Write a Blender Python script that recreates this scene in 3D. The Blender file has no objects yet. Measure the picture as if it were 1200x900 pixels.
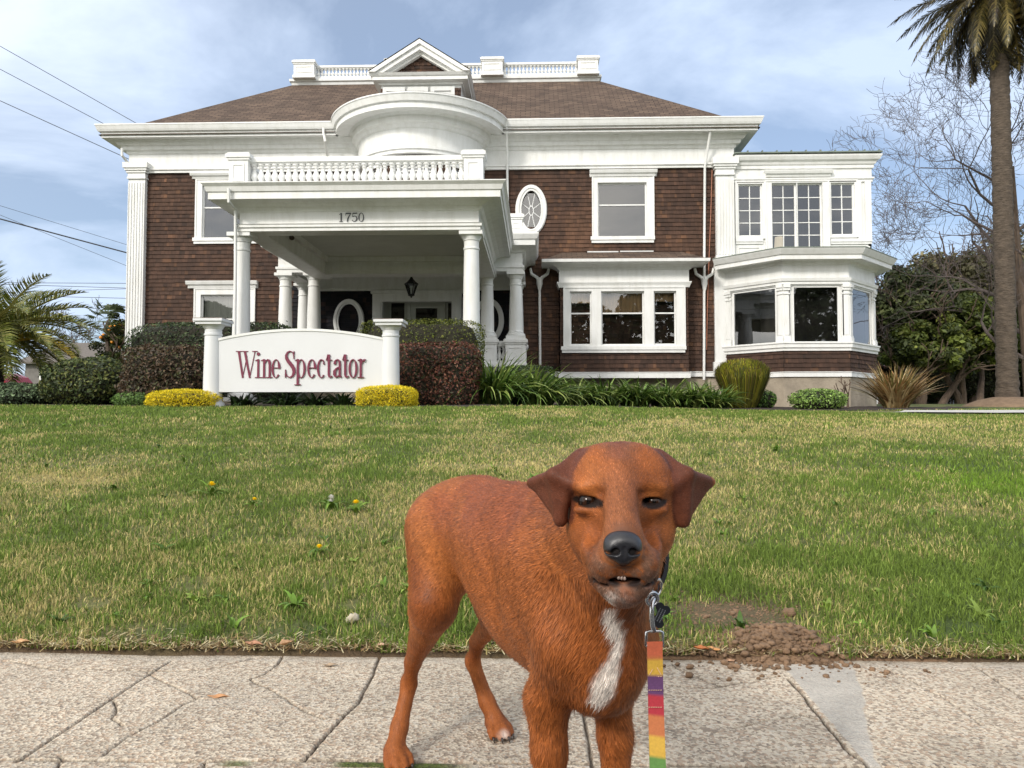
import bpy, bmesh, math, random
import numpy as np
from mathutils import Vector
rnd = random.Random(7)
rng = np.random.default_rng(7)
scene = bpy.context.scene
COL = scene.collection
PI = math.pi

# ------------------------------------------------------------------ camera
F_PX, CAM_H, YAW, HORIZON = 880.0, 0.78, math.radians(1.8), 485.0
PITCH = math.atan((HORIZON - 450.0) / F_PX)
cam_data = bpy.data.cameras.new("camera")
cam_data.sensor_width = 36.0
cam_data.lens = 36.0 * F_PX / 1200.0
cam_data.clip_start = 0.05
cam_data.clip_end = 3000.0
cam = bpy.data.objects.new("camera", cam_data)
COL.objects.link(cam)
cam.location = (0, 0, CAM_H)
cam.rotation_euler = (PI / 2 + PITCH, 0, YAW)
scene.camera = cam

# ------------------------------------------------------------------ sky and sun
SUN_DIR = Vector((-0.46, -0.72, 0.52)).normalized()
SUN_EL = math.asin(SUN_DIR.z)
SUN_AZ = math.atan2(SUN_DIR.x, SUN_DIR.y)
world = bpy.data.worlds.new("World")
scene.world = world
world.use_nodes = True
wt = world.node_tree
wt.nodes.clear()
def wn(kind, **kw):
    n = wt.nodes.new(kind)
    for k, v in kw.items():
        setattr(n, k, v)
    return n
w_out = wn('ShaderNodeOutputWorld')
w_bg = wn('ShaderNodeBackground')
w_bg.inputs['Strength'].default_value = 0.092
w_sky = wn('ShaderNodeTexSky', sky_type='NISHITA', sun_disc=False)
w_sky.sun_elevation = SUN_EL
w_sky.sun_rotation = SUN_AZ
w_sky.air_density = 1.0
w_sky.dust_density = 0.6
w_sky.ozone_density = 3.0
w_tc = wn('ShaderNodeTexCoord')
w_sep = wn('ShaderNodeSeparateXYZ')
wt.links.new(w_tc.outputs['Generated'], w_sep.inputs[0])
w_add = wn('ShaderNodeMath', operation='ADD'); w_add.inputs[1].default_value = 0.22
wt.links.new(w_sep.outputs['Z'], w_add.inputs[0])
w_max = wn('ShaderNodeMath', operation='MAXIMUM'); w_max.inputs[1].default_value = 0.05
wt.links.new(w_add.outputs[0], w_max.inputs[0])
w_dx = wn('ShaderNodeMath', operation='DIVIDE'); w_dy = wn('ShaderNodeMath', operation='DIVIDE')
wt.links.new(w_sep.outputs['X'], w_dx.inputs[0]); wt.links.new(w_max.outputs[0], w_dx.inputs[1])
wt.links.new(w_sep.outputs['Y'], w_dy.inputs[0]); wt.links.new(w_max.outputs[0], w_dy.inputs[1])
w_cmb = wn('ShaderNodeCombineXYZ')
wt.links.new(w_dx.outputs[0], w_cmb.inputs['X']); wt.links.new(w_dy.outputs[0], w_cmb.inputs['Y'])
w_map = wn('ShaderNodeMapping')
w_map.inputs['Rotation'].default_value = (0, 0, math.radians(-32))
w_map.inputs['Scale'].default_value = (0.80, 1.05, 1.0)
w_map.inputs['Location'].default_value = (3.4, 1.3, 0.0)
wt.links.new(w_cmb.outputs[0], w_map.inputs['Vector'])
w_n1 = wn('ShaderNodeTexNoise'); w_n1.inputs['Scale'].default_value = 1.35
w_n1.inputs['Detail'].default_value = 7.0; w_n1.inputs['Roughness'].default_value = 0.58
w_n1.inputs['Distortion'].default_value = 0.45
wt.links.new(w_map.outputs[0], w_n1.inputs['Vector'])
w_cr = wn('ShaderNodeValToRGB')
w_cr.color_ramp.elements[0].position = 0.40; w_cr.color_ramp.elements[0].color = (0.34, 0.34, 0.34, 1)
w_cr.color_ramp.elements[1].position = 0.60; w_cr.color_ramp.elements[1].color = (0.92, 0.92, 0.92, 1)
wt.links.new(w_n1.outputs['Fac'], w_cr.inputs[0])
w_mix = wn('ShaderNodeMix', data_type='RGBA')
# thin cloud is brightest round the veiled sun
w_dot = wn('ShaderNodeVectorMath', operation='DOT_PRODUCT'); w_dot.inputs[1].default_value = tuple(SUN_DIR)
wt.links.new(w_tc.outputs['Generated'], w_dot.inputs[0])
w_gl = wn('ShaderNodeMapRange', interpolation_type='SMOOTHSTEP')
w_gl.inputs['From Min'].default_value = -0.35; w_gl.inputs['From Max'].default_value = 1.0
w_gl.inputs['To Min'].default_value = 0.0; w_gl.inputs['To Max'].default_value = 1.0
wt.links.new(w_dot.outputs['Value'], w_gl.inputs[0])
w_cl = wn('ShaderNodeMix', data_type='RGBA'); w_cl.inputs['A'].default_value = (6.3, 7.5, 9.5, 1); w_cl.inputs['B'].default_value = (24.0, 23.0, 21.3, 1)
wt.links.new(w_gl.outputs[0], w_cl.inputs['Factor'])
wt.links.new(w_cl.outputs['Result'], w_mix.inputs['B'])
wt.links.new(w_cr.outputs['Color'], w_mix.inputs['Factor'])
wt.links.new(w_sky.outputs[0], w_mix.inputs['A'])
wt.links.new(w_mix.outputs['Result'], w_bg.inputs['Color'])
wt.links.new(w_bg.outputs[0], w_out.inputs['Surface'])

sun_data = bpy.data.lights.new("sun", 'SUN')
sun_data.energy = 1.75
sun_data.angle = math.radians(8.0)
sun_data.color = (1.0, 0.94, 0.86)
sun = bpy.data.objects.new("sun", sun_data)
COL.objects.link(sun)
sun.rotation_euler = SUN_DIR.to_track_quat('Z', 'Y').to_euler()
sun.location = (-20, -25, 40)

scene.view_settings.view_transform = 'Standard'
scene.view_settings.look = 'None'
scene.view_settings.gamma = 1.0
scene.view_settings.exposure = 0.43
scene.view_settings.use_curve_mapping = False

# ------------------------------------------------------------------ measuring helpers
_cy, _sy = math.cos(YAW), math.sin(YAW)
_cp, _sp = math.cos(PITCH), math.sin(PITCH)
_R = Vector((_cy, _sy, 0)); _F = Vector((-_sy * _cp, _cy * _cp, _sp)); _U = Vector((_sy * _sp, -_cy * _sp, _cp))
def ray(px, py):
    return _F + _R * ((px - 600.0) / F_PX) + _U * ((450.0 - py) / F_PX)
def U(px, py, Y):
    """world point on the plane y = Y that the photograph shows at (px, py)"""
    d = ray(px, py); k = Y / d.y
    return Vector((d.x * k, Y, CAM_H + d.z * k))
def ux(px, Y, py=400): return U(px, py, Y).x
def uz(py, Y, px=600): return U(px, py, Y).z
def C(px, py, d):
    """world point at horizontal distance d in front of the camera"""
    r = ray(px, py); k = d / (r.x * -_sy + r.y * _cy)
    return np.array((r.x * k, r.y * k, CAM_H + r.z * k))
def lin(r, g, b):
    f = lambda c: (c / 255.0) / 12.92 if c <= 10 else (((c / 255.0) + 0.055) / 1.055) ** 2.4
    return (f(r), f(g), f(b))

# ------------------------------------------------------------------ numpy noise
def _hash(ix, iy, s):
    n = (ix.astype(np.int64) * 374761393 + iy.astype(np.int64) * 668265263 + s * 1274126177) & 0xffffffff
    n = ((n ^ (n >> 13)) * 1103515245) & 0xffffffff
    n = ((n ^ (n >> 16)) * 2246822519) & 0xffffffff
    return ((n ^ (n >> 15)) & 0xffff) / 65535.0
def vnoise(x, y, s=0):
    x = np.asarray(x, float); y = np.asarray(y, float)
    ix = np.floor(x); iy = np.floor(y); fx = x - ix; fy = y - iy
    fx = fx * fx * (3 - 2 * fx); fy = fy * fy * (3 - 2 * fy)
    a = _hash(ix, iy, s); b = _hash(ix + 1, iy, s); c = _hash(ix, iy + 1, s); d = _hash(ix + 1, iy + 1, s)
    return (a + (b - a) * fx) * (1 - fy) + (c + (d - c) * fx) * fy
def fbm(x, y, s=0, o=4):
    t = 0; amp = 0.5; tot = 0
    for k in range(o):
        t = t + amp * vnoise(np.asarray(x) * 2 ** k, np.asarray(y) * 2 ** k, s + k * 17); tot += amp; amp *= 0.5
    return t / tot
def sstep(a, b, x):
    t = np.clip((np.asarray(x, float) - a) / (b - a), 0, 1)
    return t * t * (3 - 2 * t)

# ------------------------------------------------------------------ materials
def new_mat(name):
    m = bpy.data.materials.new(name); m.use_nodes = True
    nt = m.node_tree
    return m, nt, nt.nodes['Principled BSDF']
def N(nt, kind, **kw):
    n = nt.nodes.new(kind)
    for k, v in kw.items():
        if k.startswith('i_'):
            n.inputs[k[2:].replace('_', ' ')].default_value = v
        else:
            setattr(n, k, v)
    return n
def mat(name, color, rough=0.6, var=0.12, scale=6.0, bump=0.0, bscale=40.0, tint=False, metal=0.0, spec=0.5, stretch=(1, 1, 1), trans=0.0, sheen=0.0):
    """principled surface with noise variation; tint = per-point colour attribute"""
    m, nt, b = new_mat(name)
    L = nt.links.new
    tc = N(nt, 'ShaderNodeTexCoord'); mp = N(nt, 'ShaderNodeMapping'); mp.inputs['Scale'].default_value = stretch
    L(tc.outputs['Object'], mp.inputs[0])
    nz = N(nt, 'ShaderNodeTexNoise', i_Scale=scale, i_Detail=6.0, i_Roughness=0.6)
    L(mp.outputs[0], nz.inputs['Vector'])
    mr = N(nt, 'ShaderNodeMapRange'); mr.inputs['To Min'].default_value = 1 - var * 1.8; mr.inputs['To Max'].default_value = 1 + var * 1.8
    mr.inputs['From Min'].default_value = 0.2; mr.inputs['From Max'].default_value = 0.8
    L(nz.outputs['Fac'], mr.inputs[0])
    mul = N(nt, 'ShaderNodeMix', data_type='RGBA', blend_type='MULTIPLY'); mul.inputs['Factor'].default_value = 1.0
    if tint:
        at = N(nt, 'ShaderNodeAttribute', attribute_name='tint'); L(at.outputs['Color'], mul.inputs['A'])
    else:
        mul.inputs['A'].default_value = (*color, 1)
    cc = N(nt, 'ShaderNodeCombineColor')
    for k in range(3): L(mr.outputs[0], cc.inputs[k])
    L(cc.outputs[0], mul.inputs['B'])
    L(mul.outputs['Result'], b.inputs['Base Color'])
    b.inputs['Roughness'].default_value = rough
    b.inputs['Metallic'].default_value = metal
    b.inputs['Specular IOR Level'].default_value = spec
    if sheen: b.inputs['Sheen Weight'].default_value = sheen
    if bump > 0:
        n2 = N(nt, 'ShaderNodeTexNoise', i_Scale=bscale, i_Detail=5.0); L(mp.outputs[0], n2.inputs['Vector'])
        bp = N(nt, 'ShaderNodeBump', i_Strength=1.0, i_Distance=bump); L(n2.outputs['Fac'], bp.inputs['Height'])
        L(bp.outputs[0], b.inputs['Normal'])
    if trans > 0:
        out = nt.nodes['Material Output']
        tr = N(nt, 'ShaderNodeBsdfTranslucent'); L(mul.outputs['Result'], tr.inputs['Color'])
        ms = N(nt, 'ShaderNodeMixShader'); ms.inputs[0].default_value = trans
        L(b.outputs[0], ms.inputs[1]); L(tr.outputs[0], ms.inputs[2]); L(ms.outputs[0], out.inputs['Surface'])
    return m
def weathered_white(name, base=(0.76, 0.765, 0.75)):
    m, nt, b = new_mat(name); L = nt.links.new
    tc = N(nt, 'ShaderNodeTexCoord')
    mp = N(nt, 'ShaderNodeMapping'); mp.inputs['Scale'].default_value = (1.6, 1.6, 0.35); L(tc.outputs['Object'], mp.inputs[0])
    n1 = N(nt, 'ShaderNodeTexNoise', i_Scale=3.0, i_Detail=8.0, i_Roughness=0.65); L(mp.outputs[0], n1.inputs['Vector'])
    r1 = N(nt, 'ShaderNodeValToRGB'); e = r1.color_ramp.elements
    e[0].position = 0.33; e[0].color = (base[0] * 0.89, base[1] * 0.885, base[2] * 0.865, 1)
    e[1].position = 0.56; e[1].color = (*base, 1)
    L(n1.outputs['Fac'], r1.inputs[0])
    n2 = N(nt, 'ShaderNodeTexNoise', i_Scale=26.0, i_Detail=4.0); L(tc.outputs['Object'], n2.inputs['Vector'])
    mr = N(nt, 'ShaderNodeMapRange'); mr.inputs['To Min'].default_value = 0.96; mr.inputs['To Max'].default_value = 1.03
    L(n2.outputs['Fac'], mr.inputs[0])
    mul = N(nt, 'ShaderNodeVectorMath', operation='SCALE'); L(r1.outputs[0], mul.inputs[0]); L(mr.outputs[0], mul.inputs['Scale'])
    L(mul.outputs[0], b.inputs['Base Color'])
    b.inputs['Roughness'].default_value = 0.5
    bp = N(nt, 'ShaderNodeBump', i_Strength=0.5, i_Distance=0.004); L(n2.outputs['Fac'], bp.inputs['Height']); L(bp.outputs[0], b.inputs['Normal'])
    return m
def glass_mat(name, reflect=1.0, tone=(0.85, 0.88, 0.88)):
    m, nt, b = new_mat(name); L = nt.links.new
    nt.nodes.remove(b)
    out = nt.nodes['Material Output']
    tr = N(nt, 'ShaderNodeBsdfTransparent'); tr.inputs['Color'].default_value = (*tone, 1)
    gl = N(nt, 'ShaderNodeBsdfGlossy'); gl.inputs['Roughness'].default_value = 0.015
    tc = N(nt, 'ShaderNodeTexCoord')
    nz = N(nt, 'ShaderNodeTexNoise', i_Scale=1.3, i_Detail=1.0); L(tc.outputs['Object'], nz.inputs['Vector'])
    bp = N(nt, 'ShaderNodeBump', i_Strength=0.14, i_Distance=0.012); L(nz.outputs['Fac'], bp.inputs['Height']); L(bp.outputs[0], gl.inputs['Normal'])
    fr = N(nt, 'ShaderNodeFresnel', i_IOR=1.5)
    ad = N(nt, 'ShaderNodeMath', operation='MULTIPLY_ADD'); ad.inputs[1].default_value = 1.6 * reflect; ad.inputs[2].default_value = 0.10 * reflect
    L(fr.outputs[0], ad.inputs[0])
    cl = N(nt, 'ShaderNodeClamp'); L(ad.outputs[0], cl.inputs[0])
    ms = N(nt, 'ShaderNodeMixShader'); L(cl.outputs[0], ms.inputs[0]); L(tr.outputs[0], ms.inputs[1]); L(gl.outputs[0], ms.inputs[2])
    L(ms.outputs[0], out.inputs['Surface'])
    return m

M = {}
M['white'] = weathered_white('white_paint')
M['white_old'] = weathered_white('aged_white_paint', (0.66, 0.67, 0.66))
M['white_sign'] = mat('sign_white', (0.66, 0.67, 0.68), 0.42, 0.03, 1.2, 0.001, 30)
M['ceiling'] = mat('painted_ceiling', (0.56, 0.58, 0.53), 0.7, 0.05, 2.0)
M['shingle'] = mat('cedar_shingle', (0.1, 0.05, 0.03), 0.85, 0.22, 9.0, 0.004, 60, tint=True, stretch=(1, 1, 0.4))
M['backing'] = mat('dark_backing', (0.03, 0.018, 0.013), 0.9)
M['darkwall'] = mat('dark_stained_wall', (0.035, 0.022, 0.018), 0.8, 0.25, 8)
M['concrete'] = mat('foundation_concrete', (0.30, 0.255, 0.195), 0.9, 0.22, 2.2, 0.01, 25)
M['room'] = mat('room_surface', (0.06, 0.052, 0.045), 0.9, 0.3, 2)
M['curtain'] = mat('sheer_curtain', (0.55, 0.54, 0.48), 0.9, 0.12, 14, stretch=(1, 1, 0.1))
M['blind'] = mat('tan_blind', (0.42, 0.27, 0.14), 0.8, 0.3, 16, stretch=(1, 1, 0.05))
M['glass'] = glass_mat('window_glass')
M['glass_dim'] = glass_mat('porch_glass', 0.6)
M['iron'] = mat('black_iron', (0.012, 0.012, 0.013), 0.45, 0.2, 20)
M['number'] = mat('dark_numeral', (0.05, 0.055, 0.06), 0.5)
M['plum'] = mat('plum_paint', lin(112, 36, 62), 0.45, 0.05, 4)
M['plastic_lamp'] = mat('aged_brass', (0.10, 0.08, 0.06), 0.4, 0.2, 20, metal=0.6)

# ------------------------------------------------------------------ object helpers
def tag(o, label=None, cat=None, group=None, kind=None):
    if label: o['label'] = label
    if cat: o['category'] = cat
    if group: o['group'] = group
    if kind: o['kind'] = kind
    return o
def empty(name, loc=(0, 0, 0), label=None, cat=None, group=None):
    o = bpy.data.objects.new(name, None); COL.objects.link(o); o.location = loc
    o.empty_display_size = 0.2
    return tag(o, label, cat, group)
def link(name, me, parent=None, smooth=False):
    o = bpy.data.objects.new(name, me); COL.objects.link(o)
    if parent is not None:
        o.parent = parent
        o.matrix_parent_inverse = world_of(parent).inverted()
    return o
from mathutils import Matrix
def world_of(o):
    m = o.matrix_basis.copy()
    if o.parent is not None:
        m = world_of(o.parent) @ o.matrix_parent_inverse @ m
    return m
def np_mesh(name, V, faces, material, parent=None, tint=None, smooth=False, normals=None):
    """faces: list of integer arrays (m,k); tint: (n,3) colour per point"""
    V = np.asarray(V, np.float32)
    me = bpy.data.meshes.new(name)
    me.vertices.add(len(V)); me.vertices.foreach_set('co', V.ravel())
    faces = [np.asarray(f, np.int32) for f in faces if len(f)]
    li = np.concatenate([f.ravel() for f in faces])
    sizes = np.concatenate([np.full(len(f), f.shape[1], np.int32) for f in faces])
    starts = np.concatenate([[0], np.cumsum(sizes)[:-1]]).astype(np.int32)
    me.loops.add(len(li)); me.loops.foreach_set('vertex_index', li)
    me.polygons.add(len(sizes)); me.polygons.foreach_set('loop_start', starts)
    me.polygons.foreach_set('use_smooth', np.full(len(sizes), smooth, bool))
    me.update(calc_edges=True)
    if tint is not None:
        a = me.attributes.new('tint', 'FLOAT_COLOR', 'POINT')
        c = np.ones((len(V), 4), np.float32); c[:, :3] = tint
        a.data.foreach_set('color', c.ravel())
    if normals is not None:
        me.normals_split_custom_set_from_vertices(np.asarray(normals, np.float32).tolist())
    me.materials.append(material)
    return link(name, me, parent)

class Frame:
    """local (u, out, z) -> world; u runs along a wall, out points away from it"""
    def __init__(self, o=(0, 0), u=(1, 0)):
        l = math.hypot(*u); self.o = o; self.u = (u[0] / l, u[1] / l); self.n = (self.u[1], -self.u[0])
    def __call__(self, a, out, z):
        return (self.o[0] + self.u[0] * a + self.n[0] * out, self.o[1] + self.u[1] * a + self.n[1] * out, z)
def plane(Y): return Frame((0, Y), (1, 0))

class MB:
    def __init__(self, T=None):
        self.v = []; self.f = []; self.T = T
    def add(self, vs, fs):
        o = len(self.v)
        self.v += [self.T(*p) if self.T else tuple(p) for p in vs]
        self.f += [tuple(i + o for i in q) for q in fs]
    def box(self, x0, x1, y0, y1, z0, z1):
        v = [(x0, y0, z0), (x1, y0, z0), (x1, y1, z0), (x0, y1, z0), (x0, y0, z1), (x1, y0, z1), (x1, y1, z1), (x0, y1, z1)]
        self.add(v, [(0, 3, 2, 1), (4, 5, 6, 7), (0, 1, 5, 4), (1, 2, 6, 5), (2, 3, 7, 6), (3, 0, 4, 7)])
    def prism(self, poly, y0, y1):
        """poly in (x,z), extruded along y"""
        n = len(poly)
        self.add([(x, y0, z) for x, z in poly] + [(x, y1, z) for x, z in poly],
                 [tuple(range(n)), tuple(range(2 * n - 1, n - 1, -1))] + [(i, i + n, (i + 1) % n + n, (i + 1) % n) for i in range(n)])
    def slab(self, poly, z0, z1):
        n = len(poly)
        self.add([(x, y, z0) for x, y in poly] + [(x, y, z1) for x, y in poly],
                 [tuple(range(n - 1, -1, -1)), tuple(range(n, 2 * n))] + [(i, (i + 1) % n, (i + 1) % n + n, i + n) for i in range(n)])
    def poly(self, pts): self.add(pts, [tuple(range(len(pts)))])
    def lathe(self, prof, cx, cy, n=20, cap=True):
        vs = []; fs = []
        for r, z in prof:
            for k in range(n):
                a = 2 * PI * k / n; vs.append((cx + r * math.cos(a), cy + r * math.sin(a), z))
        for i in range(len(prof) - 1):
            for k in range(n):
                k2 = (k + 1) % n
                fs.append((i * n + k, i * n + k2, (i + 1) * n + k2, (i + 1) * n + k))
        if cap:
            fs.append(tuple(range(n - 1, -1, -1))); fs.append(tuple((len(prof) - 1) * n + k for k in range(n)))
        self.add(vs, fs)
    def tube(self, path, rad, n=8, cap=True):
        P = [Vector(p) for p in path]
        R = rad if hasattr(rad, '__len__') else [rad] * len(P)
        vs = []; fs = []; prev = None
        for i, p in enumerate(P):
            t = (P[min(i + 1, len(P) - 1)] - P[max(i - 1, 0)]).normalized()
            if prev is None:
                a = Vector((0, 0, 1)) if abs(t.z) < 0.9 else Vector((1, 0, 0))
                a = (a - t * a.dot(t)).normalized()
            else:
                a = (prev - t * prev.dot(t)); a = a.normalized() if a.length > 1e-6 else t.orthogonal().normalized()
            prev = a; b = t.cross(a)
            for k in range(n):
                q = 2 * PI * k / n; w = p + (a * math.cos(q) + b * math.sin(q)) * R[i]; vs.append(tuple(w))
        for i in range(len(P) - 1):
            for k in range(n):
                k2 = (k + 1) % n; fs.append((i * n + k, i * n + k2, (i + 1) * n + k2, (i + 1) * n + k))
        if cap:
            fs.append(tuple(range(n - 1, -1, -1))); fs.append(tuple((len(P) - 1) * n + k for k in range(n)))
        self.add(vs, fs)
    def sweep(self, path, prof, closed=False, caps=True):
        """mitred moulding: plan path [(x,y)], profile [(out, z)], out lies right of the travel direction"""
        n = len(path); P = [Vector(p) for p in path]; off = []
        for i in range(n):
            a = P[i] - P[i - 1] if (i > 0 or closed) else None
            b = P[(i + 1) % n] - P[i] if (i < n - 1 or closed) else None
            na = Vector((a.y, -a.x)).normalized() if a is not None else None
            nb = Vector((b.y, -b.x)).normalized() if b is not None else None
            if na is None: off.append(nb)
            elif nb is None: off.append(na)
            else:
                m = (na + nb).normalized(); off.append(m / max(0.25, m.dot(na)))
        k = len(prof); vs = []; fs = []
        for i in range(n):
            for o, z in prof:
                q = P[i] + off[i] * o; vs.append((q.x, q.y, z))
        for i in range(n if closed else n - 1):
            j = (i + 1) % n
            for q in range(k - 1):
                fs.append((i * k + q, j * k + q, j * k + q + 1, i * k + q + 1))
        if caps and not closed:
            fs.append(tuple(range(k - 1, -1, -1))); fs.append(tuple((n - 1) * k + q for q in range(k)))
        self.add(vs, fs)
    def ring(self, x0, x1, z0, z1, hx0, hx1, hz0, hz1, y0, y1):
        self.box(x0, hx0, y0, y1, z0, z1); self.box(hx1, x1, y0, y1, z0, z1)
        self.box(hx0, hx1, y0, y1, z0, hz0); self.box(hx0, hx1, y0, y1, hz1, z1)
    def oval_ring(self, cx, cz, rx, rz, w, y0, y1, n=40):
        vs = []; fs = []
        for k in range(n):
            a = 2 * PI * k / n; c, s = math.cos(a), math.sin(a)
            for r, y in ((0, y0), (0, y1), (w, y1 - 0.0), (w, y0)):
                vs.append((cx + (rx - r) * c, y, cz + (rz - r) * s))
        for k in range(n):
            k2 = (k + 1) % n
            for q in range(4):
                q2 = (q + 1) % 4
                fs.append((k * 4 + q, k2 * 4 + q, k2 * 4 + q2, k * 4 + q2))
        self.add(vs, fs)
    def build(self, name, material, parent=None, smooth=False, angle=None):
        me = bpy.data.meshes.new(name); me.from_pydata(self.v, [], self.f); me.update()
        bm = bmesh.new(); bm.from_mesh(me); bmesh.ops.recalc_face_normals(bm, faces=bm.faces); bm.to_mesh(me); bm.free()
        me.materials.append(material)
        if smooth:
            me.polygons.foreach_set('use_smooth', [True] * len(me.polygons))
            if angle: me.set_sharp_from_angle(angle=math.radians(angle))
        return link(name, me, parent)
def dup(o, name=None, parent=None, loc=None):
    c = o.copy(); COL.objects.link(c)
    if parent is not None: c.parent = parent
    return c
# ================================================================== ground
_LY = np.array([-5, 2.45, 2.7, 5, 8, 10, 12, 14, 17, 20, 24, 30, 60, 120, 3000.])
_LZ = np.array([.0, .002, .034, .27, .555, .715, .845, .93, .98, 1.02, 1.06, 1.12, 1.2, 1.3, 1.3])
_RZ = np.array([.0, .002, .034, .26, .52, .640, .715, .765, .81, .91, 1.0, 1.18, 1.4, 1.6, 1.6])
_fine = np.linspace(-5, 60, 2601)
def _smooth(z):
    y = np.interp(_fine, _LY, z); k = 41; p = np.pad(y, k // 2, mode='edge')
    return np.convolve(p, np.ones(k) / k, 'valid')
_LS, _RS = _smooth(_LZ), _smooth(_RZ)
def terrain(x, y):
    x = np.asarray(x, float); y = np.asarray(y, float)
    a = np.where(y < 59, np.interp(y, _fine, _LS), np.interp(y, _LY, _LZ))
    b = np.where(y < 59, np.interp(y, _fine, _RS), np.interp(y, _LY, _RZ))
    w = sstep(-1.5, 7.0, x)
    z = a * (1 - w) + b * w
    lump = (fbm(x * 0.9, y * 0.9, 3) - 0.5) * 0.05 * sstep(2.6, 4.0, y) * (1 - sstep(14, 20, y))
    return z + lump
def tz(x, y): return float(terrain(x, y))

# the planting bed starts behind this line
_BX = np.array([-40, -9.0, -6.0, -1.2, -0.2, 1.2, 3.0, 5.5, 8.0, 10.2, 11.4, 40])
_BY = np.array([15.2, 14.2, 13.15, 13.0, 14.3, 15.2, 17.0, 18.0, 18.4, 18.9, 21.0, 26.5])
def bed_edge(x): return np.interp(x, _BX, _BY)

def grid_mesh(name, xs, ys, zf, material, **kw):
    X, Y = np.meshgrid(xs, ys, indexing='ij'); Z = zf(X, Y)
    n, m = len(xs), len(ys); idx = np.arange(n * m).reshape(n, m)
    f = np.stack([idx[:-1, :-1], idx[1:, :-1], idx[1:, 1:], idx[:-1, 1:]], -1).reshape(-1, 4)
    return np_mesh(name, np.stack([X, Y, Z], -1).reshape(-1, 3), [f], material, smooth=True, **kw)

def lawn_tone(x, y):
    """how dry the turf is at a point, 0 fresh .. 1 straw"""
    d = (fbm(x * 0.55, y * 0.42, 11, 4) - .5) * .65 + (fbm(x * 2.6, y * 2.2, 5, 3) - .5) * .9 + (fbm(x * 9, y * 7, 6, 2) - .5) * .5 + 0.31
    d = d + 0.26 * np.exp(-((x - 3.4) / 2.6) ** 2 - ((y - 9.2) / 2.0) ** 2)
    d = d + 0.22 * np.exp(-((x - 0.8) / 1.4) ** 2 - ((y - 5.6) / 1.5) ** 2)
    d = d - 0.28 * np.exp(-((x - 3.1) / 1.1) ** 2 - ((y - 5.6) / 1.2) ** 2)
    d = d - 0.20 * np.exp(-((x - 1.7) / .8) ** 2 - ((y - 3.1) / .7) ** 2)
    d = d + 0.10 * np.exp(-((x + 3.2) / 1.6) ** 2 - ((y - 6.0) / 1.5) ** 2)
    d = d - 0.14 * sstep(10.5, 12.5, y)
    return np.clip(d, 0, 1)
GREEN_A = np.array(lin(86, 106, 42)); GREEN_B = np.array(lin(130, 152, 66)); STRAW = np.array(lin(212, 196, 132)); LIME = np.array(lin(120, 160, 36))

m_lawn, nt, b = new_mat('turf_soil'); L = nt.links.new
at = N(nt, 'ShaderNodeAttribute', attribute_name='tint')
tc = N(nt, 'ShaderNodeTexCoord'); nz = N(nt, 'ShaderNodeTexNoise', i_Scale=38.0, i_Detail=6.0, i_Roughness=0.7); L(tc.outputs['Object'], nz.inputs['Vector'])
mr = N(nt, 'ShaderNodeMapRange'); mr.inputs['From Min'].default_value = 0.25; mr.inputs['From Max'].default_value = 0.75
mr.inputs['To Min'].default_value = 0.5; mr.inputs['To Max'].default_value = 1.45; L(nz.outputs['Fac'], mr.inputs[0])
sc = N(nt, 'ShaderNodeVectorMath', operation='SCALE'); L(at.outputs['Vector'], sc.inputs[0]); L(mr.outputs[0], sc.inputs['Scale'])
L(sc.outputs[0], b.inputs['Base Color']); b.inputs['Roughness'].default_value = 0.95
bp = N(nt, 'ShaderNodeBump', i_Strength=1.0, i_Distance=0.02); L(nz.outputs['Fac'], bp.inputs['Height']); L(bp.outputs[0], b.inputs['Normal'])
def lawn_base_tint(x, y):
    d = lawn_tone(x, y)[:, None]
    c = (GREEN_A * 0.62) * (1 - d) + (STRAW * 0.42) * d
    soil = np.array(lin(112, 92, 70)) * 0.8
    e = (1 - sstep(2.46, 2.58, y + (fbm(x * 6, y * 6, 9) - .5) * .2))[:, None]
    e2 = np.exp(-((x - 0.72) / .30) ** 2 - ((y - 2.85) / .25) ** 2)[:, None] * 0.9
    e = np.maximum(e, np.clip(e2, 0, 1))
    return c * (1 - e) + soil * e
xs = np.concatenate([[-1500, -500, -200, -100, -60, -40, -30, -24], np.arange(-20, 20.01, 0.20), [24, 30, 40, 60, 100, 200, 500, 1500]])
ys = np.concatenate([[2.36, 2.42, 2.46, 2.5, 2.56], np.arange(2.62, 6, 0.12), np.arange(6, 26, 0.3), [27, 29, 32, 36, 42, 50, 60, 80, 120, 200, 400, 1000, 2500]])
X, Y = np.meshgrid(xs, ys, indexing='ij')
lawn = grid_mesh('lawn', xs, ys, lambda x, y: np.where(y < 2.45, terrain(x, y) - 0.02 - (2.45 - y) * .5, terrain(x, y)) + (fbm(x * 5, y * 5, 21) - .5) * 0.014 * (1 - sstep(2.5, 3.0, y)) * (y > 2.44),
                 m_lawn, tint=lawn_base_tint(X.ravel(), Y.ravel()))
tag(lawn, kind='structure')

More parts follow.
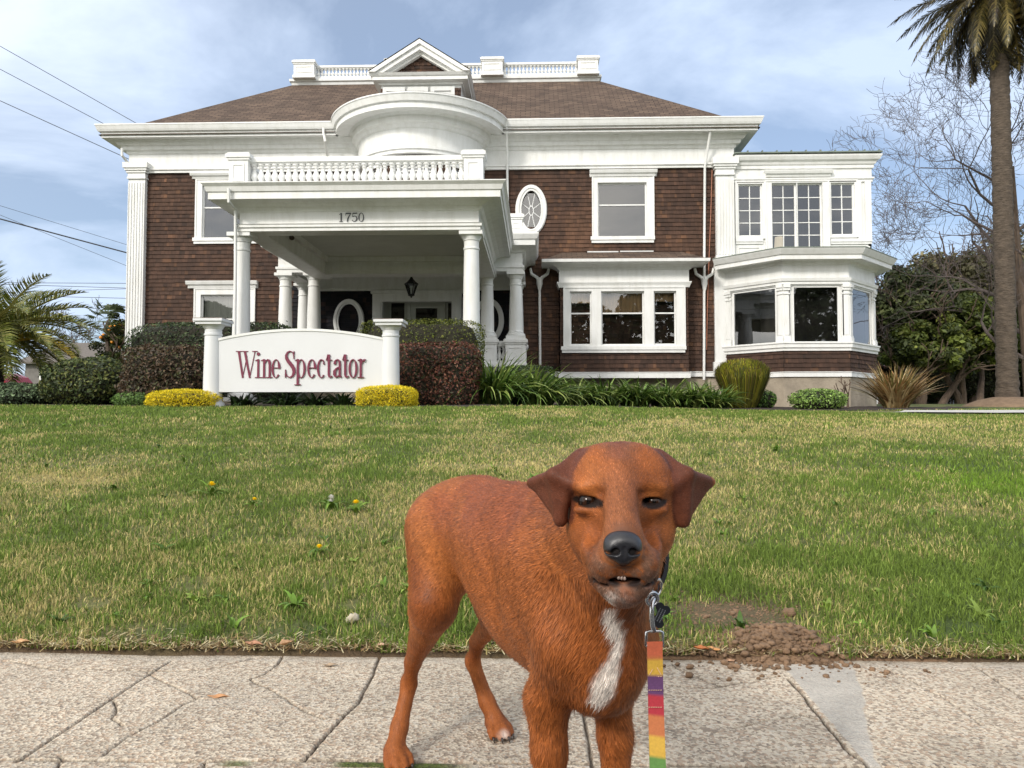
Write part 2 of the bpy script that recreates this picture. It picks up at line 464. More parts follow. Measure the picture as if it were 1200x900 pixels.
# ---- planting bed (dark mulch)
M['mulch'] = mat('bark_mulch', lin(54, 44, 38), 0.95, 0.45, 14, 0.03, 30)
bx = np.concatenate([np.arange(-22, 12.41, 0.25)]); bt = np.linspace(0, 1, 26)
X, T = np.meshgrid(bx, bt, indexing='ij')
far = np.where(X > 10.3, np.maximum(bed_edge(X) + 1.2, 22.2), 24.6)
Yb = bed_edge(X) + (fbm(X * 1.3, X * 0 + 4, 2) - .5) * .25 + (far - bed_edge(X)) * T
Zb = terrain(X, Yb) + 0.012 + (fbm(X * 3, Yb * 3, 8) - .3) * 0.05 * np.minimum(1, T * 8)
idx = np.arange(X.size).reshape(X.shape)
bed = np_mesh('planting_bed', np.stack([X, Yb, Zb], -1).reshape(-1, 3), [np.stack([idx[:-1, :-1], idx[1:, :-1], idx[1:, 1:], idx[:-1, 1:]], -1).reshape(-1, 4)], M['mulch'], smooth=True)
tag(bed, kind='structure')

# ---- pale concrete walk to the right of the house
M['walk'] = mat('walk_concrete', (0.50, 0.49, 0.46), 0.85, 0.12, 1.5, 0.004, 40)
def ribbon(name, inner, outer, lift, material):
    n = 60; tt = np.linspace(0, 1, n)
    A = np.stack([np.interp(tt, np.linspace(0, 1, len(inner)), [p[k] for p in inner]) for k in (0, 1)], -1)
    B = np.stack([np.interp(tt, np.linspace(0, 1, len(outer)), [p[k] for p in outer]) for k in (0, 1)], -1)
    rows = [A * (1 - w) + B * w for w in np.linspace(0, 1, 7)]
    P = np.stack(rows, 1); Z = terrain(P[..., 0], P[..., 1]) + lift
    V = np.concatenate([P, Z[..., None]], -1).reshape(-1, 3); idx = np.arange(n * 7).reshape(n, 7)
    o = np_mesh(name, V, [np.stack([idx[:-1, :-1], idx[1:, :-1], idx[1:, 1:], idx[:-1, 1:]], -1).reshape(-1, 4)], material, smooth=True)
    return tag(o, kind='structure')
ribbon('garden_path', [(7.2, 15.4), (10, 14.2), (14, 13.6), (30, 13.0)], [(8.6, 17.8), (11.2, 18.0), (15, 18.8), (30, 20)], 0.03, M['walk'])

# ---- sidewalk: a fine height field with joints, cracks and chips
SX0, SX1, SY0, SY1 = -2.6, 2.8, 1.30, 2.455
m_side, nt, b = new_mat('exposed_concrete'); L = nt.links.new
at = N(nt, 'ShaderNodeAttribute', attribute_name='tint'); tc = N(nt, 'ShaderNodeTexCoord')
vo = N(nt, 'ShaderNodeTexVoronoi', i_Scale=140.0); L(tc.outputs['Object'], vo.inputs['Vector'])
hs = N(nt, 'ShaderNodeSeparateColor'); L(vo.outputs['Color'], hs.inputs[0])
rp = N(nt, 'ShaderNodeValToRGB'); rp.color_ramp.interpolation = 'CONSTANT'
for p, c in ((0.0, (0.52, 0.47, 0.43)), (0.20, (0.80, 0.76, 0.71)), (0.38, (1.0, 0.96, 0.90)), (0.60, (0.76, 0.64, 0.56)), (0.78, (1.12, 1.08, 1.02)), (0.92, (0.36, 0.33, 0.32))):
    e = rp.color_ramp.elements.new(p) if p not in (0.0,) else rp.color_ramp.elements[0]
    e.position = p; e.color = (*c, 1)
rp.color_ramp.elements[-1].position = 0.93
L(hs.outputs[0], rp.inputs[0])
n1 = N(nt, 'ShaderNodeTexNoise', i_Scale=5.0, i_Detail=8.0, i_Roughness=0.7); L(tc.outputs['Object'], n1.inputs['Vector'])
mr = N(nt, 'ShaderNodeMapRange'); mr.inputs['From Min'].default_value = .25; mr.inputs['From Max'].default_value = .75; mr.inputs['To Min'].default_value = 0.78; mr.inputs['To Max'].default_value = 1.18
L(n1.outputs['Fac'], mr.inputs[0])
n3 = N(nt, 'ShaderNodeTexNoise', i_Scale=420.0, i_Detail=2.0); L(tc.outputs['Object'], n3.inputs['Vector'])
mr3 = N(nt, 'ShaderNodeMapRange'); mr3.inputs['To Min'].default_value = 0.65; mr3.inputs['To Max'].default_value = 1.35; L(n3.outputs['Fac'], mr3.inputs[0])
pm = N(nt, 'ShaderNodeMath', operation='MULTIPLY'); L(mr.outputs[0], pm.inputs[0]); L(mr3.outputs[0], pm.inputs[1])
mx = N(nt, 'ShaderNodeMix', data_type='RGBA', blend_type='MULTIPLY'); L(at.outputs['Alpha'], mx.inputs['Factor']); L(at.outputs['Color'], mx.inputs['A']); L(rp.outputs[0], mx.inputs['B'])
s2 = N(nt, 'ShaderNodeVectorMath', operation='SCALE'); L(mx.outputs['Result'], s2.inputs[0]); L(pm.outputs[0], s2.inputs['Scale'])
L(s2.outputs[0], b.inputs['Base Color']); b.inputs['Roughness'].default_value = 0.9
bp = N(nt, 'ShaderNodeBump', i_Strength=0.8, i_Distance=0.004); L(vo.outputs['Distance'], bp.inputs['Height']); L(bp.outputs[0], b.inputs['Normal'])

def gp(px, py):
    d = ray(px, py); k = -CAM_H / d.z
    return np.array((d.x * k, d.y * k))
cracks = [  # (points in the photograph's ground plane, half width m, wander)
    ([(445, 768), (436, 792), (420, 822), (392, 850), (372, 873), (355, 893)], .0045, .004),
    ([(0, 773), (60, 782), (120, 783), (190, 786), (235, 784), (262, 779), (300, 770)], .0035, .012),
    ([(330, 768), (326, 778), (310, 790), (293, 795)], .0035, .01),
    ([(293, 795), (303, 802), (330, 815), (350, 830), (380, 842)], .0018, .008),
    ([(170, 786), (195, 800), (222, 812), (232, 819)], .0016, .008),
    ([(120, 886), (140, 870), (160, 858), (180, 848), (215, 826), (232, 819)], .0026, .010),
    ([(130, 822), (136, 830), (132, 842), (146, 850)], .0028, .01),
    ([(232, 819), (270, 818), (330, 816)], .0012, .006),
    ([(380, 842), (420, 833), (470, 829)], .0012, .008),
    ([(70, 886), (76, 893)], .003, .004),
    ([(786, 776), (800, 785), (845, 805), (870, 800)], .0018, .008),
    ([(786, 803), (830, 806), (880, 800), (910, 792)], .0026, .012),
    ([(923, 795), (945, 820), (965, 845), (990, 875), (1015, 893), (1026, 912)], .0048, .006),
    ([(965, 845), (940, 838), (900, 843), (860, 852)], .0016, .01),
    ([(1138, 778), (1170, 800), (1205, 822)], .0026, .004),
    ([(682, 828), (690, 870), (694, 905)], .0036, .002),
    ([(20, 893), (170, 793), (200, 773)], .0042, .0015),
    ([(-40, 891), (120, 892), (330, 893), (480, 894), (700, 896), (1000, 898), (1260, 900)], .0045, .004),
    ([(70, 893), (66, 910)], .003, .002), ([(240, 893), (236, 915)], .003, .002),
    ([(1030, 780), (1100, 815), (1150, 850)], .0009, .012),
]
xs = np.arange(SX0, SX1, 0.0042); ys = np.arange(SY0, SY1, 0.0046)
X, Y = np.meshgrid(xs, ys, indexing='ij')
groove = np.zeros(X.shape); halo = np.zeros(X.shape)
wig = (fbm(X * 14, Y * 14, 31, 3) - .5) * 2; wig2 = (fbm(X * 14 + 50, Y * 14, 37, 3) - .5) * 2
for pts, hw, wander in cracks:
    G = [gp(*p) for p in pts]
    for a, c in zip(G[:-1], G[1:]):
        lo = np.minimum(a, c) - .06; hi = np.maximum(a, c) + .06
        i0, i1 = np.searchsorted(xs, [lo[0], hi[0]]); j0, j1 = np.searchsorted(ys, [lo[1], hi[1]])
        if i1 <= i0 or j1 <= j0: continue
        sl = (slice(i0, i1), slice(j0, j1))
        px = X[sl] + wig[sl] * wander; py = Y[sl] + wig2[sl] * wander
        ab = c - a; t = np.clip(((px - a[0]) * ab[0] + (py - a[1]) * ab[1]) / (ab @ ab), 0, 1)
        dist = np.hypot(px - a[0] - ab[0] * t, py - a[1] - ab[1] * t)
        groove[sl] = np.maximum(groove[sl], 1 - sstep(hw * .3, hw * .85 + .0022, dist))
        halo[sl] = np.maximum(halo[sl], 1 - sstep(0, hw * 3 + .012, dist))
edge_y = 2.448 + (fbm(X * 3.0, X * 0 + 3, 41, 4) - .5) * 0.035
chip = sstep(0, .02, Y - edge_y)
Z = (fbm(X * 60, Y * 60, 51, 2) - .5) * 0.0022 + (fbm(X * 1.2, Y * 1.2, 52, 3) - .5) * 0.016 - groove * 0.009 - chip * 0.012
base = np.array(lin(198, 188, 172)); smoothc = np.array(lin(180, 174, 164))
tone = fbm(X * 1.1, Y * 1.4, 61, 4)
tint = np.ones(X.shape + (4,), np.float32)
c = base * (0.92 + 0.46 * (tone[..., None] - .5))
qa, qb = gp(930, 795), gp(1015, 893); qc, qd = gp(1002, 792), gp(1032, 893)     # the smooth mortar patch beside the joint
xl_ = qa[0] + (qb[0] - qa[0]) * (Y - qa[1]) / (qb[1] - qa[1]); xr_ = qc[0] + (qd[0] - qc[0]) * (Y - qc[1]) / (qd[1] - qc[1]) + (fbm(X * 9, Y * 9, 44, 3) - .5) * .06
band = sstep(-.003, .006, X - xl_) * sstep(-.012, .012, xr_ - X) * (Y < 2.40) * (Y > 1.60)
band2 = sstep(2.37, 2.40, Y) * 0.5 + np.exp(-((X + .78) / .12) ** 2 - ((Y - 2.05) / .05) ** 2) * .25
sm = np.clip(np.maximum(sstep(.15, .45, band) * (X > .6), band2), 0, 1)[..., None]
c = c * (1 - sm) + smoothc * sm
c = c * (1 + 0.10 * (halo * (1 - groove) * (fbm(X * 20, Y * 20, 5, 2) > .5))[..., None])
dirt = np.array(lin(84, 74, 62)); moss = np.array(lin(78, 92, 34))
mo = (sstep(.52, .62, fbm(X * 3, Y * 3, 71, 3)) * (np.abs(Y - 1.685) < .016) * (X < 0))[..., None]
groove = np.clip(groove * 1.15, 0, 1); c = c * (1 - groove[..., None]) + dirt * groove[..., None]
c = c * (1 - mo) + moss * mo
stain = np.clip(fbm(X * 4, Y * 4, 81, 4) - .56, 0, 1)[..., None] * 1.2
c = c * (1 - stain * .5)
c = c * (1 - chip[..., None] * .5)
tint[..., :3] = c; tint[..., 3] = 1 - 0.75 * sm[..., 0] - groove * .2
idx = np.arange(X.size).reshape(X.shape)
side = np_mesh('sidewalk', np.stack([X, Y, Z], -1).reshape(-1, 3), [np.stack([idx[:-1, :-1], idx[1:, :-1], idx[1:, 1:], idx[:-1, 1:]], -1).reshape(-1, 4)], m_side, smooth=True)
a = side.data.attributes.new('tint', 'FLOAT_COLOR', 'POINT'); a.data.foreach_set('color', tint.ravel())
tag(side, kind='structure')
M['plain_side'] = mat('plain_concrete', lin(170, 160, 146), 0.9, 0.18, 6, 0.004, 120)
for nm, x0, x1 in (('sidewalk', -60, SX0), ('sidewalk', SX1, 60)):
    mb = MB(); mb.box(x0, x1, SY0, 2.44, -0.15, 0.0); tag(mb.build(nm, M['plain_side']), kind='structure')
mb = MB(); mb.box(SX0, SX1, SY0, 2.44, -0.16, -0.03); tag(mb.build('sidewalk', M['plain_side']), kind='structure')
mb = MB(); mb.box(-60, 60, 1.14, SY0 - 0.003, -0.18, -0.004); tag(mb.build('kerb', M['plain_side']), kind='structure')
M['asphalt'] = mat('asphalt', (0.05, 0.05, 0.052), 0.9, 0.2, 3, 0.004, 150)
mb = MB(); mb.poly([(-1500, -8, -.14), (1500, -8, -.14), (1500, 1.14, -.14), (-1500, 1.14, -.14)]); tag(mb.build('road', M['asphalt']), kind='structure')
mb = MB(); mb.poly([(-1500, -1500, -.10), (1500, -1500, -.10), (1500, -8, -.10), (-1500, -8, -.10)]); tag(mb.build('far_verge', mat('verge_grass', lin(84, 96, 44), .95, .25, 2)), kind='structure')

# ---- grass blades (one uncountable mass)
def blades(name, n, x0, x1, y0, y1, hmin, hmax, w, flat=0.6, keep=None):
    x = rng.uniform(x0, x1, n); y = y0 + (y1 - y0) * rng.random(n)
    k = np.abs(x + .03 * y) < 0.76 * y + 1.3          # the wedge the photograph and a step to the side can see
    k &= (y < bed_edge(x) + rng.normal(0, .08, n))
    k &= ~((x > 7.0) & (y > 13.6 - (x - 10) * .05) & (y < 18.2) & (x > 7.2 + 0))
    if keep is not None: k &= keep(x, y)
    x, y = x[k], y[k]; n = len(x)
    z = terrain(x, y) - 0.004
    d = lawn_tone(x, y)
    h = rng.uniform(hmin, hmax, n) * (1.12 - .45 * d) * (.7 + .65 * fbm(x * 3.2, y * 3.2, 25, 3)); a = rng.uniform(0, 2 * PI, n); b = rng.uniform(0, 2 * PI, n)
    lean = np.abs(rng.normal(0, flat, n)).clip(0, 1.5)
    ca, sa = np.cos(a), np.sin(a); ww = w * rng.uniform(.6, 1.4, n)
    sx, sy = np.cos(b) * ww / 2, np.sin(b) * ww / 2
    l1 = lean * .55; mx_, my_, mz_ = ca * np.sin(l1) * h * .55, sa * np.sin(l1) * h * .55, np.cos(l1) * h * .55
    l2 = lean * 1.25; tx, ty, tz_ = mx_ + ca * np.sin(l2) * h * .45, my_ + sa * np.sin(l2) * h * .45, mz_ + np.cos(l2) * h * .45
    V = np.stack([np.stack([x - sx, y - sy, z], -1), np.stack([x + sx, y + sy, z], -1),
                  np.stack([x + mx_ + sx * .8, y + my_ + sy * .8, z + mz_], -1), np.stack([x + mx_ - sx * .8, y + my_ - sy * .8, z + mz_], -1),
                  np.stack([x + tx, y + ty, z + tz_], -1)], 1)
    i = np.arange(n) * 5
    q = np.stack([i, i + 1, i + 2, i + 3], -1); t = np.stack([i + 3, i + 2, i + 4], -1)
    dry = (rng.random(n) < (d * 1.02 - .05))[:, None]
    g = GREEN_A + (GREEN_B - GREEN_A) * rng.random(n)[:, None]
    lm = (np.exp(-((x - 3.2) / .8) ** 2 - ((y - 5.4) / .7) ** 2) * .8 * rng.random(n))[:, None]
    g = g * (1 - lm) + LIME * lm
    col = np.where(dry, STRAW * rng.uniform(.5, 1.15, n)[:, None], g * rng.uniform(.6, 1.35, n)[:, None])
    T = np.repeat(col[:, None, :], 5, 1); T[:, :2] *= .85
    return V.reshape(-1, 3), q, t, T.reshape(-1, 3)
def merge(parts):
    Vs, qs, ts, Ts = [], [], [], []; o = 0
    for V, q, t, T in parts:
        Vs.append(V); qs.append(q + o); ts.append(t + o); Ts.append(T); o += len(V)
    return np.concatenate(Vs), [np.concatenate(qs), np.concatenate(ts)], np.concatenate(Ts)
def _edge(x, y):
    e = (y > 2.40 + fbm(x * 5, y * 0 + 7, 15, 4) * .085) | (rng.random(len(x)) < .03)
    bare = np.exp(-((x - .72) / .26) ** 2 - ((y - 2.78) / .20) ** 2)
    return e & (rng.random(len(x)) > bare * 1.3) & (rng.random(len(x)) > sstep(.60, .72, fbm(x * 3.5, y * 3.5, 19, 3)) * .75 * (y < 3.2))
V, f, T = merge([
    blades('g', 180000, -4.0, 4.0, 2.415, 3.7, .020, .050, .0036, .95, _edge),
    blades('g', 155000, -5.6, 5.6, 3.7, 5.8, .022, .050, .0047, .9),
    blades('g', 120000, -7.6, 7.6, 5.8, 9.0, .024, .048, .007, .85),
    blades('g', 85000, -11, 11, 9.0, 13.2, .03, .055, .011, .6),
    blades('g', 50000, -16, 16, 13.0, 19.5, .03, .055, .016, .6),
])
M['grass'] = mat('grass_blade', (0.1, 0.15, 0.04), 0.65, 0.1, 2, tint=True, trans=0.25, spec=0.3)
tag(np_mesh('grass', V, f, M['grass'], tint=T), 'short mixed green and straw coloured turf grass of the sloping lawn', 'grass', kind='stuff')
# ================================================================== the house
FY = 24.2                       # plane of the main front wall
DEPTH = 15.0
house = empty('mansion', (-3.4, FY, 1.0), 'large two storey brown shingle mansion with white classical trim, columned entrance canopy and roof balustrade', 'house')
def zf(py, px=600): return U(px, py, FY).z
XL, XR = ux(150, FY), ux(860, FY)
Z_BASE0, Z_BASE1 = zf(441.5, 740), zf(435.5, 740)
Z_ARCH = zf(199.5, 600)
Z_SOF = Z_ARCH + .80
Z_EAVE = 9.86
OVER = 0.66

SH_BASE = np.array(lin(66, 46, 35))
def shingles(T, u0, u1, z0, z1, holes=(), course=0.134, seed=1, tone=1.0, wear=None):
    r = np.random.default_rng(seed); V = []; Q = []; Tn = []; o = 0
    z = z0; row = 0
    while z < z1 - .02:
        zt = min(z + course + .012, z1)
        u = u0 - r.uniform(0, .15)
        rowt = r.uniform(.86, 1.12)
        while u < u1:
            w = r.uniform(.07, .19)
            a, b = max(u, u0), min(u + w - .004, u1); u += w
            if b - a < .012: continue
            segs = [(a, b)]
            for hx0, hx1, hz0, hz1 in holes:
                if hz0 - .01 < z + course * .5 < hz1 + .01:
                    ns = []
                    for p, q in segs:
                        if q <= hx0 or p >= hx1: ns.append((p, q))
                        else:
                            if p < hx0: ns.append((p, hx0))
                            if q > hx1: ns.append((hx1, q))
                    segs = ns
            for p, q in segs:
                if q - p < .01: continue
                zb = z + r.uniform(-.006, .004); t = .027 + r.uniform(-.005, .008)
                V += [T(p, .002, zt), T(q, .002, zt), T(q, t, zb), T(p, t, zb), T(q, 0, zb), T(p, 0, zb)]
                Q += [(o, o + 3, o + 2, o + 1), (o + 3, o + 5, o + 4, o + 2)]; o += 6
                k = r.lognormal(0, .16) * rowt * tone
                c = SH_BASE * k
                if r.random() < .07: c = c * 1.35 + np.array((.02, .008, .0))
                if r.random() < .05: c = c * .6
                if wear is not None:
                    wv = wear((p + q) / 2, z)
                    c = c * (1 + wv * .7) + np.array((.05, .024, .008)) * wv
                Tn += [c] * 6
        z += course; row += 1
    return V, Q, Tn
def shingle_part(name, T, u0, u1, z0, z1, holes=(), seed=1, parent=house, **kw):
    V, Q, Tn = shingles(T, u0, u1, z0, z1, holes, seed=seed, **kw)
    # backing sheet with the openings cut out
    us = sorted({u0, u1} | {max(u0, min(u1, h)) for q in holes for h in q[:2]})
    zs = sorted({z0, z1} | {max(z0, min(z1, h)) for q in holes for h in q[2:]})
    o = len(V)
    for a, b in zip(us[:-1], us[1:]):
        for c, d in zip(zs[:-1], zs[1:]):
            m = ((a + b) / 2, (c + d) / 2)
            if any(q[0] < m[0] < q[1] and q[2] < m[1] < q[3] for q in holes): continue
            V += [T(a, 0, c), T(b, 0, c), T(b, 0, d), T(a, 0, d)]; Q.append((o, o + 1, o + 2, o + 3)); o += 4
            Tn += [SH_BASE * .35] * 4
    return np_mesh(name, V, [np.array(Q)], M['shingle'], parent, tint=np.array(Tn))

def px_rect(x0, y0, x1, y1, Y):
    xm = (x0 + x1) / 2
    return (ux(x0, Y, (y0 + y1) / 2), ux(x1, Y, (y0 + y1) / 2), uz(y1, Y, xm), uz(y0, Y, xm))
def window(T, cas, panes, rails=(), munt=None, hood=None, sill=None, parent=house, curtain=None, out=.06, glass='glass', name='window', room=1.3, label=None, roomcol='room', casing=True, back=-.13):
    """cas/panes: (u0,u1,z0,z1) in the wall's own plane"""
    mb = MB(T)
    u0, u1, z0, z1 = cas
    ps = sorted(panes); m = .045
    edges = [u0] + [e for p in ps for e in (p[0] - m, p[1] + m)] + [u1]
    zt, zb = max(p[3] for p in ps) + m, min(p[2] for p in ps) - m
    mb.box(u0, u1, back, out, zt, z1); mb.box(u0, u1, back, out, z0, zb)
    for a, b in zip(edges[0::2], edges[1::2]): mb.box(a, b, back, out, zb, zt)
    # stepped back band round the casing
    e = .035
    mb.box(u0 - .012, u1 + .012, 0, out + .022, z1 - e, z1 + .012)
    mb.box(u0 - .012, u0 + e, 0, out + .022, z0, z1 - e); mb.box(u1 - e, u1 + .012, 0, out + .022, z0, z1 - e)
    w = mb.build(name, M['white'], house if parent is None else parent)
    if label: w['label'] = label
    sb = MB(T); gb = MB(T); s = .042
    for i, p in enumerate(ps):
        a, b, c, d = p
        sb.ring(a - m, b + m, c - m, d + m, a, b, c, d, -.10, -.035)
        r = rails[i] if i < len(rails) else None
        if r is not None: sb.box(a, b, -.098, -.028, r - .022, r + .022)
        if munt:
            nx, nz = munt
            for k in range(1, nx): x = a + (b - a) * k / nx; sb.box(x - .013, x + .013, -.085, -.04, c, d)
            for k in range(1, nz): z = c + (d - c) * k / nz; sb.box(a, b, -.083, -.042, z - .013, z + .013)
        gb.poly([(a - .01, -.062, c - .01), (b + .01, -.062, c - .01), (b + .01, -.062, d + .01), (a - .01, -.062, d + .01)])
    sb.build('sash', M['white'], w); gb.build('pane', M[glass], w)
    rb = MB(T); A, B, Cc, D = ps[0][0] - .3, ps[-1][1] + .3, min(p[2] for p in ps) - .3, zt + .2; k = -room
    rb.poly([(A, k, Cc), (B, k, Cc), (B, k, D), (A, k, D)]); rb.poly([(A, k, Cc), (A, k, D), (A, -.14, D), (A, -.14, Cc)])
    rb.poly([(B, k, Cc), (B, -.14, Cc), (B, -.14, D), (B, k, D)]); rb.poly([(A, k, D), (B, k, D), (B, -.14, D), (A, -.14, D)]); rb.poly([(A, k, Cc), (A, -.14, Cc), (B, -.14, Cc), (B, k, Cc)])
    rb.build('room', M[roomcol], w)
    if hood:
        a, b, c, d = hood; hb = MB(T)
        pr = [(0, c), (out + .03, c), (out + .05, c + (d - c) * .35), (out + .10, c + (d - c) * .5), (out + .13, d - .02), (out + .13, d), (0, d)]
        n = len(pr)
        hb.add([(a + (.06 if i in (1, 2) else 0), o, z) for i, (o, z) in enumerate(pr)] + [(b - (.06 if i in (1, 2) else 0), o, z) for i, (o, z) in enumerate(pr)],
               [tuple(range(n)), tuple(range(2 * n - 1, n - 1, -1))] + [(i, i + 1, i + 1 + n, i + n) for i in range(n - 1)])
        hb.build('hood', M['white'], w)
    if sill:
        a, b, c, d = sill; sb2 = MB(T); sb2.box(a, b, 0, out + .05, c + (d - c) * .45, d); sb2.box(a + .03, b - .03, 0, out + .02, c, c + (d - c) * .45)
        sb2.build('sill', M['white'], w)
    if curtain:
        for (a, b, c, d, kind) in curtain:
            n = max(6, int((b - a) / .035)); us = np.linspace(a, b, n); V = []; Q = []
            for i, u in enumerate(us):
                o = -.24 + .022 * math.sin(i * 1.9) + .012 * math.sin(i * .7)
                V += [T(u, o, c), T(u, o, d)]
            for i in range(n - 1): Q.append((2 * i, 2 * i + 2, 2 * i + 3, 2 * i + 1))
            np_mesh('curtain', V, [np.array(Q)], M[kind], w, smooth=True)
    return w
PF = plane(FY)
def hole(p, m=.03): return (p[0] - m, p[1] + m, p[2] - m, p[3] + m)

# ---- windows of the main front
w1c, w1p = px_rect(694, 206, 766, 280, FY), px_rect(702, 216, 756, 277, FY)
w2c, w2p = px_rect(230, 210, 302, 284, FY), px_rect(239, 219, 293, 278, FY)
w3c, w3p = px_rect(228, 338, 299, 432, FY), px_rect(237, 347, 290, 424, FY)
ovl = px_rect(604, 217, 641, 276, FY)
holes = [hole(w1p, .05), hole(w2p, .05), hole(w3p, .05)]
ocx, ocz, orx, orz = (ovl[0] + ovl[1]) / 2, (ovl[2] + ovl[3]) / 2, (ovl[1] - ovl[0]) / 2, (ovl[3] - ovl[2]) / 2
holes.append((ocx - orx * .72, ocx + orx * .72, ocz - orz * .72, ocz + orz * .72))
# entrance opening inside the porch
PX0, PX1 = ux(385, FY), ux(592, FY)
Z_IN = uz(341, FY, 480)
door_r = (ux(437, FY), ux(541, FY), Z_BASE1 - .05, uz(343, FY, 480))
holes.append((door_r[0] + .1, door_r[1] - .1, door_r[2] - 1, door_r[3] - .1))
wear = lambda u, z: -.62 if (PX0 - 1.2 < u < PX1 + .35 and z < Z_IN + .3) else 1.1 * max(0, float(vnoise(u * .9, z * 1.3, 5)) - .45) * (1.0 if u > 1 else .35)  # porch shade put into the shingle colour; elsewhere patchy lighter wear
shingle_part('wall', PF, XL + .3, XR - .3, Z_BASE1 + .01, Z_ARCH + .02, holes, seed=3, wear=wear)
PS = Frame((XR, FY), (0, 1)); PW = Frame((XL, FY + DEPTH), (0, -1))
mb = MB(PW); mb.poly([(0, 0, 1.9), (DEPTH, 0, 1.9), (DEPTH, 0, Z_SOF), (0, 0, Z_SOF)])
mb.T = PS; mb.poly([(0, 0, 1.9), (DEPTH, 0, 1.9), (DEPTH, 0, Z_SOF), (0, 0, Z_SOF)])
mb.T = None; mb.poly([(XL, FY + DEPTH, 1.9), (XR, FY + DEPTH, 1.9), (XR, FY + DEPTH, Z_SOF), (XL, FY + DEPTH, Z_SOF)])
mb.build('rear_wall', M['darkwall'], house)
mb = MB(); mb.box(XL + .06, XR - .06, FY + .05, FY + DEPTH, .6, Z_BASE0); mb.build('foundation', M['concrete'], house)
mb = MB(); mb.sweep([(XL, FY + DEPTH), (XL, FY), (XR, FY)], [(-.02, Z_BASE0), (.05, Z_BASE0), (.05, Z_BASE1 - .03), (.075, Z_BASE1 - .02), (.075, Z_BASE1), (-.02, Z_BASE1)])
mb.build('water_table', M['white'], house)

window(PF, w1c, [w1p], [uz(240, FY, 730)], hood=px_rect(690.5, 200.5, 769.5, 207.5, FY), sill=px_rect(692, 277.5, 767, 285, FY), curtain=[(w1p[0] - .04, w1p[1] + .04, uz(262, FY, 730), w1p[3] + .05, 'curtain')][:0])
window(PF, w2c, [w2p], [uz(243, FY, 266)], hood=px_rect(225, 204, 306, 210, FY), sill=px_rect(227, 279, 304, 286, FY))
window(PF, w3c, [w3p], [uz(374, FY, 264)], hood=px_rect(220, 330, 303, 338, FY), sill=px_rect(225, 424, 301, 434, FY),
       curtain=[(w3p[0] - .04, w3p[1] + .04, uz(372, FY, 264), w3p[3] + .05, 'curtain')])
def oval_window(cx, cz, rx, rz, T, glass='glass', spokes=8, parent=house, ring=.19):
    mb = MB(T); w = ring
    mb.oval_ring(cx, cz, rx, rz, w, -.12, .06); mb.oval_ring(cx, cz, rx - .03, rz - .03, w * .45, .055, .10); mb.oval_ring(cx, cz, rx - w * .75, rz - w * .75, w * .28, .05, .075)
    o = mb.build('oval_window', M['white'], parent, smooth=True, angle=35)
    g = MB(T); gx, gz = rx - w + .01, rz - w + .01
    g.poly([(cx + gx * math.cos(2 * PI * k / 32), -.06, cz + gz * math.sin(2 * PI * k / 32)) for k in range(32)])
    g.build('pane', M[glass], o)
    m = MB(T)
    for k in range(spokes):
        a = 2 * PI * (k + .5) / spokes; c, s = math.cos(a), math.sin(a); t = .012
        m.add([(cx + gx * .2 * c - s * t, -.04, cz + gz * .2 * s + c * t), (cx + gx * c - s * t, -.04, cz + gz * s + c * t), (cx + gx * c + s * t, -.04, cz + gz * s - c * t), (cx + gx * .2 * c + s * t, -.04, cz + gz * .2 * s - c * t)], [(0, 1, 2, 3)])
    m.oval_ring(cx, cz, gx * .26, gz * .26, .03, -.055, -.035, 24)
    m.build('muntin', M['white_old'] if glass == 'glass' else M['iron'], o)
    r = MB(T); r.box(cx - gx - .3, cx + gx + .3, -1.0, -.95, cz - gz - .3, cz + gz + .3)
    for s in (-1, 1): r.box(cx + s * (gx + .32) - .02, cx + s * (gx + .32) + .02, -1.0, -.14, cz - gz - .3, cz + gz + .3); r.box(cx - gx - .3, cx + gx + .3, -1.0, -.14, cz + s * (gz + .32) - .02, cz + s * (gz + .32) + .02)
    r.build('room', M['room'], o)
    return o
oval_window(ocx, ocz, orx, orz, PF)

# ---- entablature and eaves of the main block
ent = [(0, Z_ARCH), (.10, Z_ARCH), (.10, Z_ARCH + .07), (.15, Z_ARCH + .09), (.15, Z_ARCH + .14), (.06, Z_ARCH + .16), (.06, Z_ARCH + .62), (.10, Z_ARCH + .64), (.13, Z_ARCH + .72),
       (.22, Z_ARCH + .74), (.24, Z_ARCH + .84), (.32, Z_ARCH + .87), (.36, Z_ARCH + .95), (.42, Z_ARCH + 1.0), (.42, Z_ARCH + 1.06), (0, Z_ARCH + 1.06)]
mb = MB(); mb.sweep([(XL, FY + DEPTH), (XL, FY), (XR, FY), (XR, FY + DEPTH)], ent); mb.build('entablature', M['white'], house)
zs = Z_ARCH + .99
eav = [(.20, zs + .10), (.20, zs + .06), (OVER - .14, zs), (OVER - .14, zs - .0), (OVER, zs), (OVER, zs + .17), (OVER + .07, zs + .18), (OVER + .10, zs + .24), (OVER + .14, zs + .36), (OVER + .15, zs + .36), (OVER + .15, zs + .40), (OVER - .1, zs + .40)]
Z_EAVE = zs + .40
BCX, BR = (ux(385, FY - 1) + ux(592, FY - 1)) / 2, 2.90          # the rounded bay interrupts the eaves
mb = MB()
mb.sweep([(XL, FY + DEPTH), (XL, FY), (BCX - 2.62, FY)], eav); mb.sweep([(BCX + 2.62, FY), (XR, FY), (XR, FY + DEPTH)], eav)
mb.build('eaves', M['white'], house)

